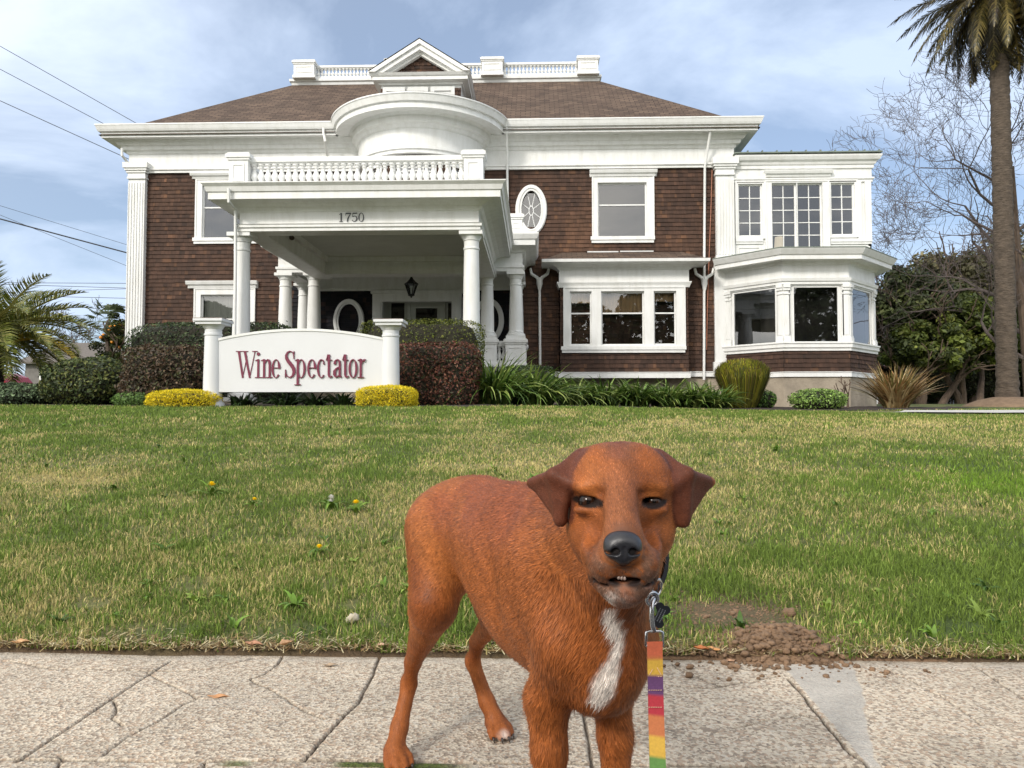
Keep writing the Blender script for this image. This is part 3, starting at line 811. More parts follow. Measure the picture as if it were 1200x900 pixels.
# ---- pilasters
def pilaster(x0, x1, capx0, capx1, ztop, zcap, zbot, name='pilaster', flutes=6, Y=FY):
    mb = MB(); o = .16
    mb.box(x0, x1, Y - o, Y + .1, zbot, zcap)
    w = (x1 - x0); p = w / (flutes + .5)
    for k in range(flutes + 1):
        a = x0 + w * (k + .04) / (flutes + .0) - p * .28
        mb.box(max(x0, a), min(x1, a + p * .5), Y - o - .028, Y - o, zbot + .35, zcap - .12)
    for a, b, e in ((zcap, zcap + .06, .03), (zcap + .06, zcap + .2, .01), (zcap + .2, zcap + .27, .05), (zcap + .27, zcap + .34, .09), (zcap + .34, ztop, .13)):
        mb.box(x0 - e, x1 + e, Y - o - e - .03, Y + .1, a, b)
    mb.box(x0 - .06, x1 + .06, Y - o - .08, Y + .1, zbot - .02, zbot + .12); mb.box(x0 - .03, x1 + .03, Y - o - .05, Y + .1, zbot + .12, zbot + .3)
    return mb.build(name, M['white'], house)
pz = zf(193.5, 158)
pilaster(ux(150, FY), ux(169.5, FY), 0, 0, pz, pz - .52, Z_BASE1)
pz2 = zf(187.5, 850)
pilaster(ux(839.5, FY), ux(860.5, FY), 0, 0, pz2, pz2 - .55, zf(312, 850))
mb = MB(); mb.box(ux(837, FY), ux(850, FY), FY - .12, FY + .1, Z_BASE1, zf(311, 845)); mb.box(ux(835, FY), ux(850, FY), FY - .17, FY + .1, Z_BASE1 - .1, Z_BASE1 + .3); mb.build('corner_board', M['white'], house)

# ---- hip roof with deck
m_roof, nt, b = new_mat('asphalt_roof_shingle'); L = nt.links.new
uvn = N(nt, 'ShaderNodeAttribute', attribute_name='slope')
br = N(nt, 'ShaderNodeTexBrick', i_Scale=1.0, i_Mortar_Size=0.012, i_Brick_Width=0.33, i_Row_Height=0.15, i_Bias=0.0)
br.inputs['Color1'].default_value = (*lin(102, 85, 71), 1); br.inputs['Color2'].default_value = (*lin(76, 61, 51), 1); br.inputs['Mortar'].default_value = (*lin(48, 36, 32), 1)
L(uvn.outputs['Vector'], br.inputs['Vector'])
nz = N(nt, 'ShaderNodeTexNoise', i_Scale=1.1, i_Detail=9.0, i_Roughness=.75); L(uvn.outputs['Vector'], nz.inputs['Vector'])
mr = N(nt, 'ShaderNodeMapRange'); mr.inputs['From Min'].default_value = .3; mr.inputs['From Max'].default_value = .7; mr.inputs['To Min'].default_value = .62; mr.inputs['To Max'].default_value = 1.35; L(nz.outputs['Fac'], mr.inputs[0])
sc = N(nt, 'ShaderNodeVectorMath', operation='SCALE'); L(br.outputs['Color'], sc.inputs[0]); L(mr.outputs[0], sc.inputs['Scale']); L(sc.outputs[0], b.inputs['Base Color'])
b.inputs['Roughness'].default_value = .95
bp = N(nt, 'ShaderNodeBump', i_Strength=1.0, i_Distance=0.02); L(br.outputs['Fac'], bp.inputs['Height']); bp.invert = True; L(bp.outputs[0], b.inputs['Normal'])
M['roof'] = m_roof
def roof_mesh(name, polys, parent=house, material=None):
    """polys: list of 3d polygons; slope coordinates run along and up each one"""
    V = []; fs = {}; uv = []; o = 0
    for P in polys:
        P = [Vector(p) for p in P]; n = (P[1] - P[0]).cross(P[2] - P[0]).normalized()
        if n.z < 0: n = -n
        h = Vector((0, 0, 1)).cross(n); h = h.normalized() if h.length > 1e-4 else Vector((1, 0, 0)); s = n.cross(h)
        V += [tuple(p) for p in P]; uv += [(p.dot(h), p.dot(s), 0) for p in P]
        fs.setdefault(len(P), []).append(list(range(o, o + len(P)))); o += len(P)
    ob = np_mesh(name, V, [np.array(q) for q in fs.values()], material or M['roof'], parent)
    a = ob.data.attributes.new('slope', 'FLOAT_VECTOR', 'POINT'); a.data.foreach_set('vector', np.array(uv, np.float32).ravel())
    return ob
EO = OVER + .06
ex0, ex1, ey0, ey1 = XL - EO, XR + EO, FY - EO, FY + DEPTH + EO
ze = Z_EAVE - .33
Yd = FY - EO + 4.9
dx0, dx1, zd = ux(346, Yd, 95), ux(699, Yd, 93), uz(96.5, Yd, 520)
dy1 = ey1 - (Yd - ey0)
roof_mesh('roof', [[(ex0, ey0, ze), (ex1, ey0, ze), (dx1, Yd, zd), (dx0, Yd, zd)], [(ex1, ey0, ze), (ex1, ey1, ze), (dx1, dy1, zd), (dx1, Yd, zd)],
                   [(ex1, ey1, ze), (ex0, ey1, ze), (dx0, dy1, zd), (dx1, dy1, zd)], [(ex0, ey1, ze), (ex0, ey0, ze), (dx0, Yd, zd), (dx0, dy1, zd)],
                   [(dx0, Yd, zd), (dx1, Yd, zd), (dx1, dy1, zd), (dx0, dy1, zd)]])
mb = MB(); mb.poly([(XL, FY, zs + .3), (XR, FY, zs + .3), (XR, FY + DEPTH, zs + .3), (XL, FY + DEPTH, zs + .3)]); mb.build('attic_floor', M['darkwall'], house)

# ---- balustrades
def baluster_profile(h, r):
    return [(r * 1.05, 0), (r * 1.05, h * .07), (r * .62, h * .10), (r * .55, h * .16), (r * .95, h * .30), (r * 1.0, h * .38), (r * .72, h * .52), (r * .46, h * .66), (r * .42, h * .74), (r * .7, h * .80), (r * .5, h * .84), (r * .62, h * .90), (r * .95, h * .93), (r * .95, h)]
def pedestal_mesh(mb, cx, cy, w, z0, z1, panel=True, d=None):
    d = d or w; h = w / 2; g = d / 2
    mb.box(cx - h - .04, cx + h + .04, cy - g - .04, cy + g + .04, z0, z0 + .10)
    mb.box(cx - h, cx + h, cy - g, cy + g, z0 + .10, z1 - .16)
    mb.box(cx - h - .03, cx + h + .03, cy - g - .03, cy + g + .03, z1 - .16, z1 - .11); mb.box(cx - h - .06, cx + h + .06, cy - g - .06, cy + g + .06, z1 - .11, z1 - .03); mb.box(cx - h - .03, cx + h + .03, cy - g - .03, cy + g + .03, z1 - .03, z1)
    if panel:
        a, b, c, e = cx - h + .07, cx + h - .07, z0 + .20, z1 - .24
        mb.ring(a, b, c, e, a + .035, b - .035, c + .035, e - .035, cy - g - .018, cy - g)
bal_cache = {}
def balusters(parent, pts, z0, z1, r, n=10):
    key = (round(z0, 3), round(z1, 3), r)
    if key not in bal_cache:
        mb = MB(); mb.lathe([(a, b) for a, b in baluster_profile(z1 - z0, r)], 0, 0, n)
        o = mb.build('baluster', M['white'], None, smooth=True, angle=40); bal_cache[key] = o.data
        bpy.data.objects.remove(o)
    for x, y in pts:
        link('baluster', bal_cache[key], parent).location = (x, y, z0)
def balustrade(name, a, b, z0, z1, nb, rail_t=.12, base_t=.13, r=.085, wide=.24, ped=(True, True), pw=.42, ped_h=None, pd=None, parent=house):
    mb = MB(); a = Vector(a); b = Vector(b); along_x = abs(b.x - a.x) > abs(b.y - a.y); h = wide / 2
    def bar(p, q, hw, c, d):
        mb.box(p.x, q.x, p.y - hw, p.y + hw, c, d) if along_x else mb.box(p.x - hw, p.x + hw, p.y, q.y, c, d)
    bar(a, b, h, z0, z0 + base_t); bar(a, b, h - .03, z0 + base_t, z0 + base_t + .02)
    bar(a, b, h - .04, z1 - rail_t, z1 - rail_t + .03); bar(a, b, h, z1 - rail_t + .03, z1 - .025); bar(a, b, h - .02, z1 - .025, z1)
    o = mb.build(name, M['white'], parent)
    pts = [tuple(a + (b - a) * ((k + .5) / nb)) for k in range(nb)]
    balusters(o, pts, z0 + base_t + .02, z1 - rail_t, r)
    for i, p in enumerate((a, b)):
        if ped[i]:
            pb = MB(); s = -1 if i == 0 else 1; d = (b - a).normalized()
            c = p + d * (s * pw / 2); pedestal_mesh(pb, c.x, c.y, pw, z0 - .03, ped_h or z1 + .08, d=pd); pb.build('pedestal', M['white'], o)
    return o
# roof deck balustrade (photo: pedestals at 347-371, 458(hidden), 566-590, 676-700)
YB = Yd + .05
zb0, zb1 = zd + .02, uz(71.5, YB, 690)
mb = MB(); mb.sweep([(dx0, dy1), (dx0, Yd), (dx1, Yd), (dx1, dy1)], [(-.3, zd - .10), (.10, zd - .10), (.12, zd + .02), (.18, zd + .05), (.18, zd + .14), (-.3, zd + .14)]); mb.build('deck_moulding', M['white_old'], house)
zb0 = zd + .13
xp = [ux(p, YB, 80) for p in (348, 371.5, 455, 478, 565.5, 589.5, 677, 700)]
balustrade('roof_balustrade', (xp[1], YB), (xp[2], YB), zb0, zb1 - .06, 20, r=.07, pw=xp[1] - xp[0], ped_h=zb1 + .02, wide=.2)
balustrade('roof_balustrade', (xp[3], YB), (xp[4], YB), zb0, zb1 - .05, 20, r=.07, pw=xp[1] - xp[0], ped_h=zb1 + .03, wide=.2)
balustrade('roof_balustrade', (xp[5], YB), (xp[6], YB), zb0, zb1 - .05, 20, r=.07, pw=xp[7] - xp[6], ped_h=zb1 + .03, wide=.2, ped=(False, True))

# ---- pedimented dormer
YD = FY + .25
D = lambda px, py: U(px, py, YD)
dc = ux(493.5, YD, 80); dw = (ux(553, YD, 90) - ux(435, YD, 90)) / 2; bw = (ux(541, YD, 100) - ux(447, YD, 100)) / 2
zc0, zc1, zap = uz(97, YD), uz(88, YD), uz(52.5, YD, 490)
Yback = Yd + .2
mb = MB(); mb.box(dc - bw, dc + bw, YD + .02, Yback, zc0 - 1.3, zc0 - .02); mb.build('dormer', M['white_old'], house)
T_D = plane(YD)
dm = bpy.data.objects['dormer']
for a, b_ in ((dc - bw, dc - bw + .25), (dc + bw - .3, dc + bw)):
    V, Q, Tn = shingles(plane(YD - .02), a, b_, zc0 - 1.2, zc0 - .15, [], seed=8)
    np_mesh('dormer_shingles', V, [np.array(Q)], M['shingle'], dm, tint=np.array(Tn))
mb = MB(T_D)
for a, b_ in ((449, 475), (478, 502), (505, 533)):
    x0, x1 = ux(a, YD, 105), ux(b_, YD, 105); mb.ring(x0, x1, zc0 - 1.0, zc0 - .12, x0 + .12, x1 - .12, zc0 - .95, zc0 - .26, .02, .07)
    mb.box(x0 + .12, x1 - .12, .0, .03, zc0 - .95, zc0 - .26)
mb.build('dormer_window', M['white_old'], dm)
# horizontal cornice and raking mouldings
prof = [(-.1, zc0 - .04), (.05, zc0 - .04), (.07, zc0 + .02), (.24, zc0 + .05), (.24, zc1 - .10), (.28, zc1 - .08), (.34, zc1), (-.1, zc1)]
mb = MB(); mb.sweep([(dc - bw, Yback), (dc - bw, YD), (dc + bw, YD), (dc + bw, Yback)], prof); mb.build('dormer_cornice', M['white'], dm)
mb = MB(T_D); hw = bw + .34; rise = zap - zc1
def rake(mb, e0, e1, o0, o1, top):
    # a band parallel to the gable slope between offsets e0 (outer) and e1 (inner), measured down the gable
    for s in (-1, 1):
        pts = [(dc + s * hw, zc1 + .002), (dc, top), (dc, top - e1), (dc + s * (hw - e1 * hw / rise), zc1 + .002)]
        mb.add([(x, o0, z) for x, z in pts] + [(x, o1, z) for x, z in pts], [(0, 1, 2, 3), (7, 6, 5, 4), (0, 4, 5, 1), (1, 5, 6, 2), (2, 6, 7, 3), (3, 7, 4, 0)])
rake(mb, 0, .14, -.2, .40, zap); rake(mb, .12, .30, -.2, .33, zap - .015); rake(mb, .3, .40, -.2, .18, zap - .03)
mb.build('pediment', M['white'], dm)
tri = (dc, zc1, rise - .2, hw * .8)
V, Q, Tn = shingles(plane(YD - .01), dc - hw * .72, dc + hw * .72, zc1 + .0, zap - .28, [], seed=12, course=.12)
V = np.array(V); Q = np.array(Q); ctr = V[Q[:, 0]]
inside = np.abs(V[Q].mean(1)[:, 0] - dc) < (zap - .38 - V[Q].mean(1)[:, 2]) * hw / rise
np_mesh('pediment_shingles', V, [Q[inside]], M['shingle'], dm, tint=np.array(Tn))
roof_mesh('dormer_roof', [[(dc - hw, YD - .42, zc1 + .03), (dc, YD - .42, zap + .03), (dc, Yback + .8, zap + .03), (dc - hw, Yback + .8, zc1 + .03)],
                          [(dc, YD - .42, zap + .03), (dc + hw, YD - .42, zc1 + .03), (dc + hw, Yback + .8, zc1 + .03), (dc, Yback + .8, zap + .03)],
                          [(dc - .5, YD - .01, zap - .35), (dc + .5, YD - .01, zap - .35), (dc, YD - .01, zap)]], dm)

# ---- rounded bay over the balcony
RD = 2.05
def arc(r, a0=180, a1=360, n=44): return [(BCX + r * math.cos(math.radians(a0 + (a1 - a0) * k / n)), FY + r * math.sin(math.radians(a0 + (a1 - a0) * k / n))) for k in range(n + 1)]
P0 = arc(RD)
zb = Z_ARCH - .10
drum = [(-.35, zb), (.0, zb), (.0, zb + .10), (.05, zb + .12), (.05, zb + .2), (.0, zb + .22), (.0, zb + .74), (.06, zb + .77), (.10, zb + .86), (.2, zb + .9), (.22, zb + 1.08), (.3, zb + 1.16), (.0, zb + 1.16)]
mb = MB(); mb.sweep(P0, drum); ro = mb.build('rounded_bay', M['white'], house, smooth=True, angle=30)
ov = BR - RD
zr = zs
ceav = [(-.2, zr + .12), (.16, zr + .08), (ov - .2, zr + .0), (ov - .13, zr), (ov - .13, zr + .17), (ov - .06, zr + .18), (ov - .03, zr + .26), (ov + .01, zr + .36), (ov + .03, zr + .36), (ov + .03, zr + .40), (-.2, zr + .46)]
mb = MB(); mb.sweep(P0, ceav); mb.build('round_cornice', M['white'], ro, smooth=True, angle=30)
mb = MB(); mb.poly([(x, y, zr + .42) for x, y in arc(BR)]); mb.build('round_roof', M['roof'], ro)
m_ = MB(); Tn_ = Frame((0, 0), (1, 0))
RB = 1.86
def TC(u, out, z): a = u / RB + 1.5 * PI; r = RB + out; return (BCX + r * math.cos(a), FY + r * math.sin(a), z)
zw0, zw1 = uz(208, FY - RB, 490) - .4, zb + .05
bwins = [(-2.1, -1.1), (-.62, .62), (1.1, 2.1)]
shingle_part('bay_wall', TC, -RB * PI / 2, RB * PI / 2, zw0, zw1, [(a, b_, zw0 + .4, zw1 - .3) for a, b_ in bwins], seed=21, parent=ro)
for a, b_ in bwins:
    mb = MB(TC); seg = 8
    def cbox(u0, u1, o0, o1, z0, z1):
        us = np.linspace(u0, u1, seg + 1)
        for p, q in zip(us[:-1], us[1:]): mb.box(p, q, o0, o1, z0, z1)
    cbox(a - .08, b_ + .08, -.1, .07, zw1 - .32, zw1 - .18); cbox(a - .08, a + .06, -.1, .06, zw0 + .3, zw1 - .32); cbox(b_ - .06, b_ + .08, -.1, .06, zw0 + .3, zw1 - .32)
    for k in range(1, 4): u = a + (b_ - a) * k / 4; cbox(u - .015, u + .015, -.06, -.02, zw0 + .4, zw1 - .32)
    for k in range(1, 4): z = zw0 + .4 + (zw1 - zw0 - .72) * k / 4; cbox(a, b_, -.058, -.022, z - .015, z + .015)
    w = mb.build('bay_window', M['white'], ro)
    mb = MB(TC); us = np.linspace(a, b_, 9)
    for p, q in zip(us[:-1], us[1:]): mb.poly([(p, -.05, zw0 + .35), (q, -.05, zw0 + .35), (q, -.05, zw1 - .3), (p, -.05, zw1 - .3)])
    mb.build('pane', M['glass'], w)

# ---- ground floor box window with its own cornice and shingled roof
YW = FY - .50
bx0, bx1 = ux(656.5, YW, 420), ux(807, YW, 420)
PBW = plane(YW)
pan = [px_rect(669.5, 344, 691.5, 403, YW), px_rect(706, 343.5, 753, 403, YW), px_rect(767.5, 343, 790.5, 402.5, YW)]
cas = px_rect(660.5, 336.5, 802.5, 408, YW)
shingle_part('box_window_wall', PBW, bx0, bx1, uz(436, YW, 730), cas[3], [(cas[0] + .03, cas[1] - .03, cas[2] + .03, 99)], seed=31)
for s, X in ((-1, bx0), (1, bx1)):
    T = Frame((X, FY), (0, -1)) if s < 0 else Frame((X, YW), (0, 1))
    shingle_part('box_window_cheek', T, 0, .5, uz(436, YW, 730), cas[3], seed=33 + s)
mb = MB(); zt_, zb_ = uz(436, YW, 730), uz(443, YW, 730)
mb.sweep([(bx0, FY), (bx0, YW), (bx1, YW), (bx1, FY)], [(-.02, zb_), (.05, zb_), (.05, zt_ - .03), (.07, zt_ - .02), (.07, zt_), (-.02, zt_)]); mb.build('box_window_base', M['white'], house)
tan = lambda i, lo, hi: (pan[i][0] - .03, pan[i][1] + .03, lo, hi, 'blind')
zr_ = uz(367, YW, 730)
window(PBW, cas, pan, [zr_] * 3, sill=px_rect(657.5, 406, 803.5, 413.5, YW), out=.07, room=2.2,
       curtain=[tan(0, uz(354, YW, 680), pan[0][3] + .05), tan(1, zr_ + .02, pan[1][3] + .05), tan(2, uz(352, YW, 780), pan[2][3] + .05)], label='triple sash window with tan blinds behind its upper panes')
zA, zB, zC, zD = uz(337, YW, 730), uz(330.5, YW, 730), uz(313, YW, 730), uz(303, YW - .55, 730)
co = [(-.05, zA), (.04, zA), (.06, zA + .06), (.10, zB - .03), (.10, zB), (.03, zB + .01), (.03, zC - .1), (.07, zC - .08), (.10, zC - .02), (.2, zC + .02), (.24, zC + .05), (.53, zC + .07), (.53, zD - .10), (.57, zD - .09), (.58, zD), (-.05, zD)]
mb = MB(); mb.sweep([(bx0, FY), (bx0, YW), (bx1, YW), (bx1, FY)], co); mb.build('box_window_cornice', M['white'], house)
zt2 = uz(295.5, FY, 735)
roof_mesh('box_window_roof', [[(bx0 - .5, YW - .5, zD + .01), (bx1 + .5, YW - .5, zD + .01), (bx1 - .1, FY - .01, zt2), (bx0 + .1, FY - .01, zt2)],
                              [(bx0 - .5, FY, zD + .01), (bx0 - .5, YW - .5, zD + .01), (bx0 + .1, FY - .01, zt2)], [(bx1 + .5, YW - .5, zD + .01), (bx1 + .5, FY, zD + .01), (bx1 - .1, FY - .01, zt2)]])
mb = MB(); mb.box(bx0 + .9, bx0 + 1.9, FY - .05, FY - .015, zt2 - .01, zt2 + .03); mb.box(bx0 + 1.95, bx1 - 1.0, FY - .05, FY - .015, zt2 - .0, zt2 + .035); mb.build('flashing', M['white_old'], house)

# ---- two storey wing on the right: sunroom above, canted bay below
YA = FY - .04
AX0, AX1 = ux(861, YA), ux(1020.5, YA, 240)
PA = plane(YA)
aw = [px_rect(866.5, 217.5, 891.5, 275.5, YA), px_rect(905.5, 216.5, 961.5, 290, YA), px_rect(975, 216, 999.5, 274, YA)]
zat = uz(191, YA, 940)
zlo = uz(300, YA, 940) - .6
mb = MB(PA)
us = [AX0] + [e for p in aw for e in (p[0] - .05, p[1] + .05)] + [AX1]
for a, b_ in zip(us[0::2], us[1::2]): mb.box(a, b_, -.1, 0, zlo, zat)
for p in aw: mb.box(p[0] - .05, p[1] + .05, -.1, 0, p[3] + .05, zat); mb.box(p[0] - .05, p[1] + .05, -.1, 0, zlo, p[2] - .05)
mb.T = Frame((AX1, YA), (0, 1)); mb.box(0, 8, -.1, -.001, zlo, zat)
mb.box(.12, .34, -.1, .05, zlo, zat)
mb.T = PA
for a, b_ in ((1004.5, 1009), (1013, 1020.3)): mb.box(ux(a, YA, 240), ux(b_, YA, 240), -.05, .06, uz(283, YA, 1010), uz(213, YA, 1010))
for a, b_ in ((862, 893.5), (973, 1021)):                        # panels and sill mouldings under the side windows
    x0, x1 = ux(a, YA, 280), ux(b_, YA, 280); zt = uz(280, YA, 880 if a < 900 else 1000)
    mb.box(x0, x1, -.05, .07, zt - .10, zt); mb.box(x0, x1, -.05, .045, zt - .17, zt - .10); mb.ring(x0 + .05, x1 - .05, zt - .75, zt - .24, x0 + .11, x1 - .11, zt - .70, zt - .3, -.02, .025)
sun_wall = mb.build('sunroom_wall', M['white'], house)
z1_ = uz(214, YA, 940)
co = [(-.05, z1_), (.05, z1_), (.05, z1_ + .07), (.09, z1_ + .09), (.09, z1_ + .14), (.03, z1_ + .15), (.03, zat - .22), (.08, zat - .2), (.08, zat - .1), (.12, zat - .08), (.15, zat + .0), (.22, zat + .04), (.27, zat + .14), (.28, zat + .19), (-.05, zat + .24)]
mb = MB(); mb.sweep([(AX0 + .02, YA), (AX1, YA), (AX1, YA + 8)], co); mb.build('sunroom_cornice', M['white'], house)
M['green_roof'] = mat('weathered_green_metal', lin(112, 122, 112), 0.6, 0.2, 3)
mb = MB(); mb.box(AX0, AX1 + .28, YA - .29, YA + 8, zat + .243, zat + .28)
x = AX0 + .4
while x < AX1 + .2: mb.box(x, x + .035, YA - .29, YA + 8, zat + .28, zat + .33); x += .46
mb.build('sunroom_roof', M['green_roof'], house)
def cas_of(p, e=.13): return (p[0] - e, p[1] + e, p[2] - e, p[3] + e)
window(PA, cas_of(aw[0]), [aw[0]], munt=(2, 4), out=.05, room=2.6)
window(PA, cas_of(aw[2]), [aw[2]], munt=(2, 4), out=.05, room=2.6)
mid = (aw[1][0] + aw[1][1]) / 2
fr = [(aw[1][0], mid - .055, aw[1][2], aw[1][3]), (mid + .055, aw[1][1], aw[1][2], aw[1][3])]
window(PA, (aw[1][0] - .25, aw[1][1] + .25, aw[1][2] - .1, aw[1][3] + .12), fr, munt=(2, 5), out=.08, room=2.6, hood=px_rect(894.5, 201.5, 974, 208.5, YA), name='french_door')

YBAY = FY - 1.50
cl, cr = ux(918.5, YBAY, 400), ux(996, YBAY, 400)
BP = [(cl - 1.42, YA), (cl, YBAY), (cr, YBAY), (cr + 1.42, YA), (cr + 1.42, YA + 6)]
zz = lambda py: uz(py, YBAY, 955)
z_f0, z_w0, z_w1, z_s0, z_s1, z_c0 = zz(478) - .3, zz(441.5), zz(435.5), zz(411), zz(401), zz(325)
def bayslab(name, prof, material): mb = MB(); mb.sweep(BP, prof); return mb.build(name, material, house)
bayslab('bay_foundation', [(-.1, z_f0), (-.01, z_f0), (-.01, z_w0), (-.1, z_w0)], M['concrete'])
bayslab('bay_water_table', [(-.1, z_w0), (.04, z_w0), (.04, z_w1 - .03), (.06, z_w1 - .02), (.06, z_w1), (-.1, z_w1)], M['white'])
bayslab('bay_sill', [(-.2, z_s0), (.05, z_s0), (.05, z_s0 + .06), (.09, z_s0 + .1), (.09, z_s1 - .06), (.12, z_s1 - .04), (.12, z_s1), (-.2, z_s1)], M['white'])
segs = [Frame(BP[0], (BP[1][0] - BP[0][0], BP[1][1] - BP[0][1])), Frame(BP[1], (1, 0)), Frame(BP[2], (BP[3][0] - BP[2][0], BP[3][1] - BP[2][1])), Frame(BP[3], (0, 1))]
lens_ = [math.dist(BP[i], BP[i + 1]) for i in range(4)]
for i, T in enumerate(segs): shingle_part('bay_shingles', T, 0, lens_[i], z_w1, z_s0, seed=50 + i)
z_a0, z_a1 = zz(333), zz(326)
z_ct = uz(290, YBAY - .6, 955); z_cf = uz(303, YBAY - .5, 955); z_fr = zz(307)
bayslab('bay_cornice', [(-.15, z_a0), (.04, z_a0), (.04, z_a0 + .07), (.08, z_a0 + .09), (.10, z_a1), (.0, z_a1 + .02), (.0, z_fr - .08), (.06, z_fr - .06), (.1, z_fr + .02), (.22, z_fr + .05), (.46, z_cf), (.46, z_cf + .12), (.5, z_cf + .14), (.58, z_ct - .04), (.60, z_ct), (-.15, z_ct + .10)], M['white'])
pts = []
for i in range(len(BP)):
    pts.append(BP[i])
mb = MB(); mb.sweep(BP, [(-3.0, z_ct + .2), (.605, z_ct + .012), (.605, z_ct + .03), (-3.0, z_ct + .22)][0:0] or [(-.9, z_ct + .16), (.61, z_ct + .004), (.61, z_ct + .03), (-.9, z_ct + .19)]); mb.build('bay_roof', M['green_roof'], house)
for i, T in enumerate(segs):
    l = lens_[i]; mb = MB(T); e = .30
    z0_, z1__ = z_s1, z_a0
    if i < 3:
        pane = (.40 if i == 0 else .33, l - .33, zz(400), zz(336.5))
        if i == 0: pane = (.36, l - .28, zz(400), zz(336.5))
        window(T, (.18, l - .18, z_s1, z_a0), [pane], out=-.05, room=2.4, name='bay_window', back=-.2)
    else:
        mb.box(.2, l, -.2, -.05, z_w1, z_a0); mb.build('bay_side_wall', M['white'], house); mb = MB(T)
    for u in ((0, l) if i < 3 else (0,)):
        a, b_ = (0, .2) if u == 0 else (l - .2, l)
        if i == 0 and u == 0: a, b_ = 0, .28
        mb.box(a, b_, -.2, .0, z_s1, z_a0); mb.box(a + .03, b_ - .03, 0, .02, z_s1 + .22, z_a0 - .35)
        mb.box(a, b_, -.2, .05, z_s1, z_s1 + .14); mb.box(a, b_, -.2, .03, z_s1 + .14, z_s1 + .2); mb.box(a, b_, -.2, .03, z_a0 - .3, z_a0 - .26); mb.box(a, b_, -.2, .04, z_a0 - .18, z_a0 - .1); mb.box(a, b_, -.2, .07, z_a0 - .1, z_a0)
        mb.build('bay_pilaster', M['white'], house); mb = MB(T)

# ---- entrance porch against the house
YP = 21.6                                   # face of the porch entablature
x_r, x_l = ux(612, YP, 306), ux(326, YP, 306)
z_pb = uz(318, YP, 590); z_pf0 = uz(315, YP, 590); z_pf1 = uz(297, YP, 590); z_pt = z_pf1 + .62
porch = empty('porch', ((x_r + x_l) / 2, YP, 1.9)); porch.parent = house; porch.matrix_parent_inverse = world_of(house).inverted()
pp = [(0, z_pb), (.03, z_pb), (.03, z_pb + .09), (.06, z_pb + .10), (.06, z_pb + .17), (.0, z_pb + .18), (.0, z_pf1), (.06, z_pf1 + .02), (.10, z_pf1 + .1), (.2, z_pf1 + .14), (.38, z_pf1 + .16), (.38, z_pf1 + .32), (.42, z_pf1 + .33), (.48, z_pf1 + .46), (.48, z_pf1 + .5), (-.3, z_pf1 + .54)]
pin = [(-.42, z_pf1 + .1), (-.42, z_pb), (0, z_pb)]
PPATH = [(x_l, FY), (x_l, YP), (x_r, YP), (x_r, FY)]
mb = MB(); mb.sweep(PPATH, pin + pp[1:]); mb.build('porch_entablature', M['white'], porch)
mb = MB(); mb.box(x_l + .1, x_r - .1, YP + .1, FY, z_pf1 + .05, z_pf1 + .12); mb.build('porch_ceiling', M['ceiling'], porch)
mb = MB(); mb.box(x_l - .3, x_r + .3, YP - .3, FY, z_pf1 + .5, z_pf1 + .56); mb.build('porch_roof', M['white_old'], porch)
z_fl = uz(430, YP, 600)
mb = MB(); mb.box(x_l - .1, x_r + .14, YP - .1, FY, z_fl - .12, z_fl); mb.box(x_l, x_r + .05, YP + .02, FY, .6, z_fl - .12); mb.build('porch_floor', mat('porch_boards', lin(120, 118, 112), .7, .15, 8), porch)
def column(mb, cx, cy, z0, z1, r, ent_=.84):
    h = z1 - z0
    prof = [(r * 1.32, z0 + .09), (r * 1.36, z0 + .12), (r * 1.32, z0 + .16), (r * 1.1, z0 + .18), (r * 1.16, z0 + .21), (r * 1.02, z0 + .24)]
    for k in range(9):
        t = k / 8; prof.append((r * (1 - (1 - ent_) * t ** 1.6), z0 + .26 + (h - .26 - .40) * t))
    rt = r * ent_; zt = z1 - .40
    prof += [(rt * 1.1, zt + .02), (rt * 1.1, zt + .05), (rt, zt + .06), (rt, zt + .20), (rt * 1.12, zt + .21), (rt * 1.14, zt + .24), (rt * 1.36, zt + .31), (rt * 1.36, zt + .32)]
    mb.lathe(prof, cx, cy, 28)
    mb.box(cx - r * 1.3, cx + r * 1.3, cy - r * 1.3, cy + r * 1.3, z1 - .085, z1); mb.box(cx - r * 1.4, cx + r * 1.4, cy - r * 1.4, cy + r * 1.4, z0, z0 + .09)
YC = YP + .22
def colu(parent, cx, cy, z0, z1, r, ped=None):
    mb = MB(); column(mb, cx, cy, z0, z1, r); o = mb.build('column', M['white'], parent, smooth=True, angle=35)
    return o
zp1 = uz(397, YP, 600)
cols = [(ux(604.5, YC), YC), (ux(571, YC), YC), (ux(334, YC), YC), (ux(367.5, YC), YC), (ux(341, FY - .5) , FY - .75), (ux(604.5, YC), FY - .5)]
cols[4] = (cols[2][0], FY - .62); cols[5] = (cols[0][0], FY - .62)
for cx, cy in cols:
    colu(porch, cx, cy, zp1, z_pb, .20)
    pb = MB(); pedestal_mesh(pb, cx, cy, .58, z_fl, zp1); pb.build('pedestal', M['white'], porch)
mb = MB()
def lowrail(a, b, n):
    (x0, y0), (x1, y1) = a, b
    if abs(x1 - x0) > abs(y1 - y0): mb.box(x0, x1, y0 - .1, y0 + .1, zp1 - .2, zp1 - .05); mb.box(x0, x1, y0 - .1, y0 + .1, z_fl + .02, z_fl + .16)
    else: mb.box(x0 - .1, x0 + .1, y0, y1, zp1 - .2, zp1 - .05); mb.box(x0 - .1, x0 + .1, y0, y1, z_fl + .02, z_fl + .16)
    for k in range(n): t = (k + .5) / n; mb.lathe([(r, z + z_fl + .16) for r, z in baluster_profile(zp1 - .36 - z_fl, .075)], x0 + (x1 - x0) * t, y0 + (y1 - y0) * t, 10)
lowrail((cols[1][0] + .29, YC), (cols[0][0] - .29, YC), 2); lowrail((cols[0][0], YC + .29), (cols[5][0], FY - .95), 5)
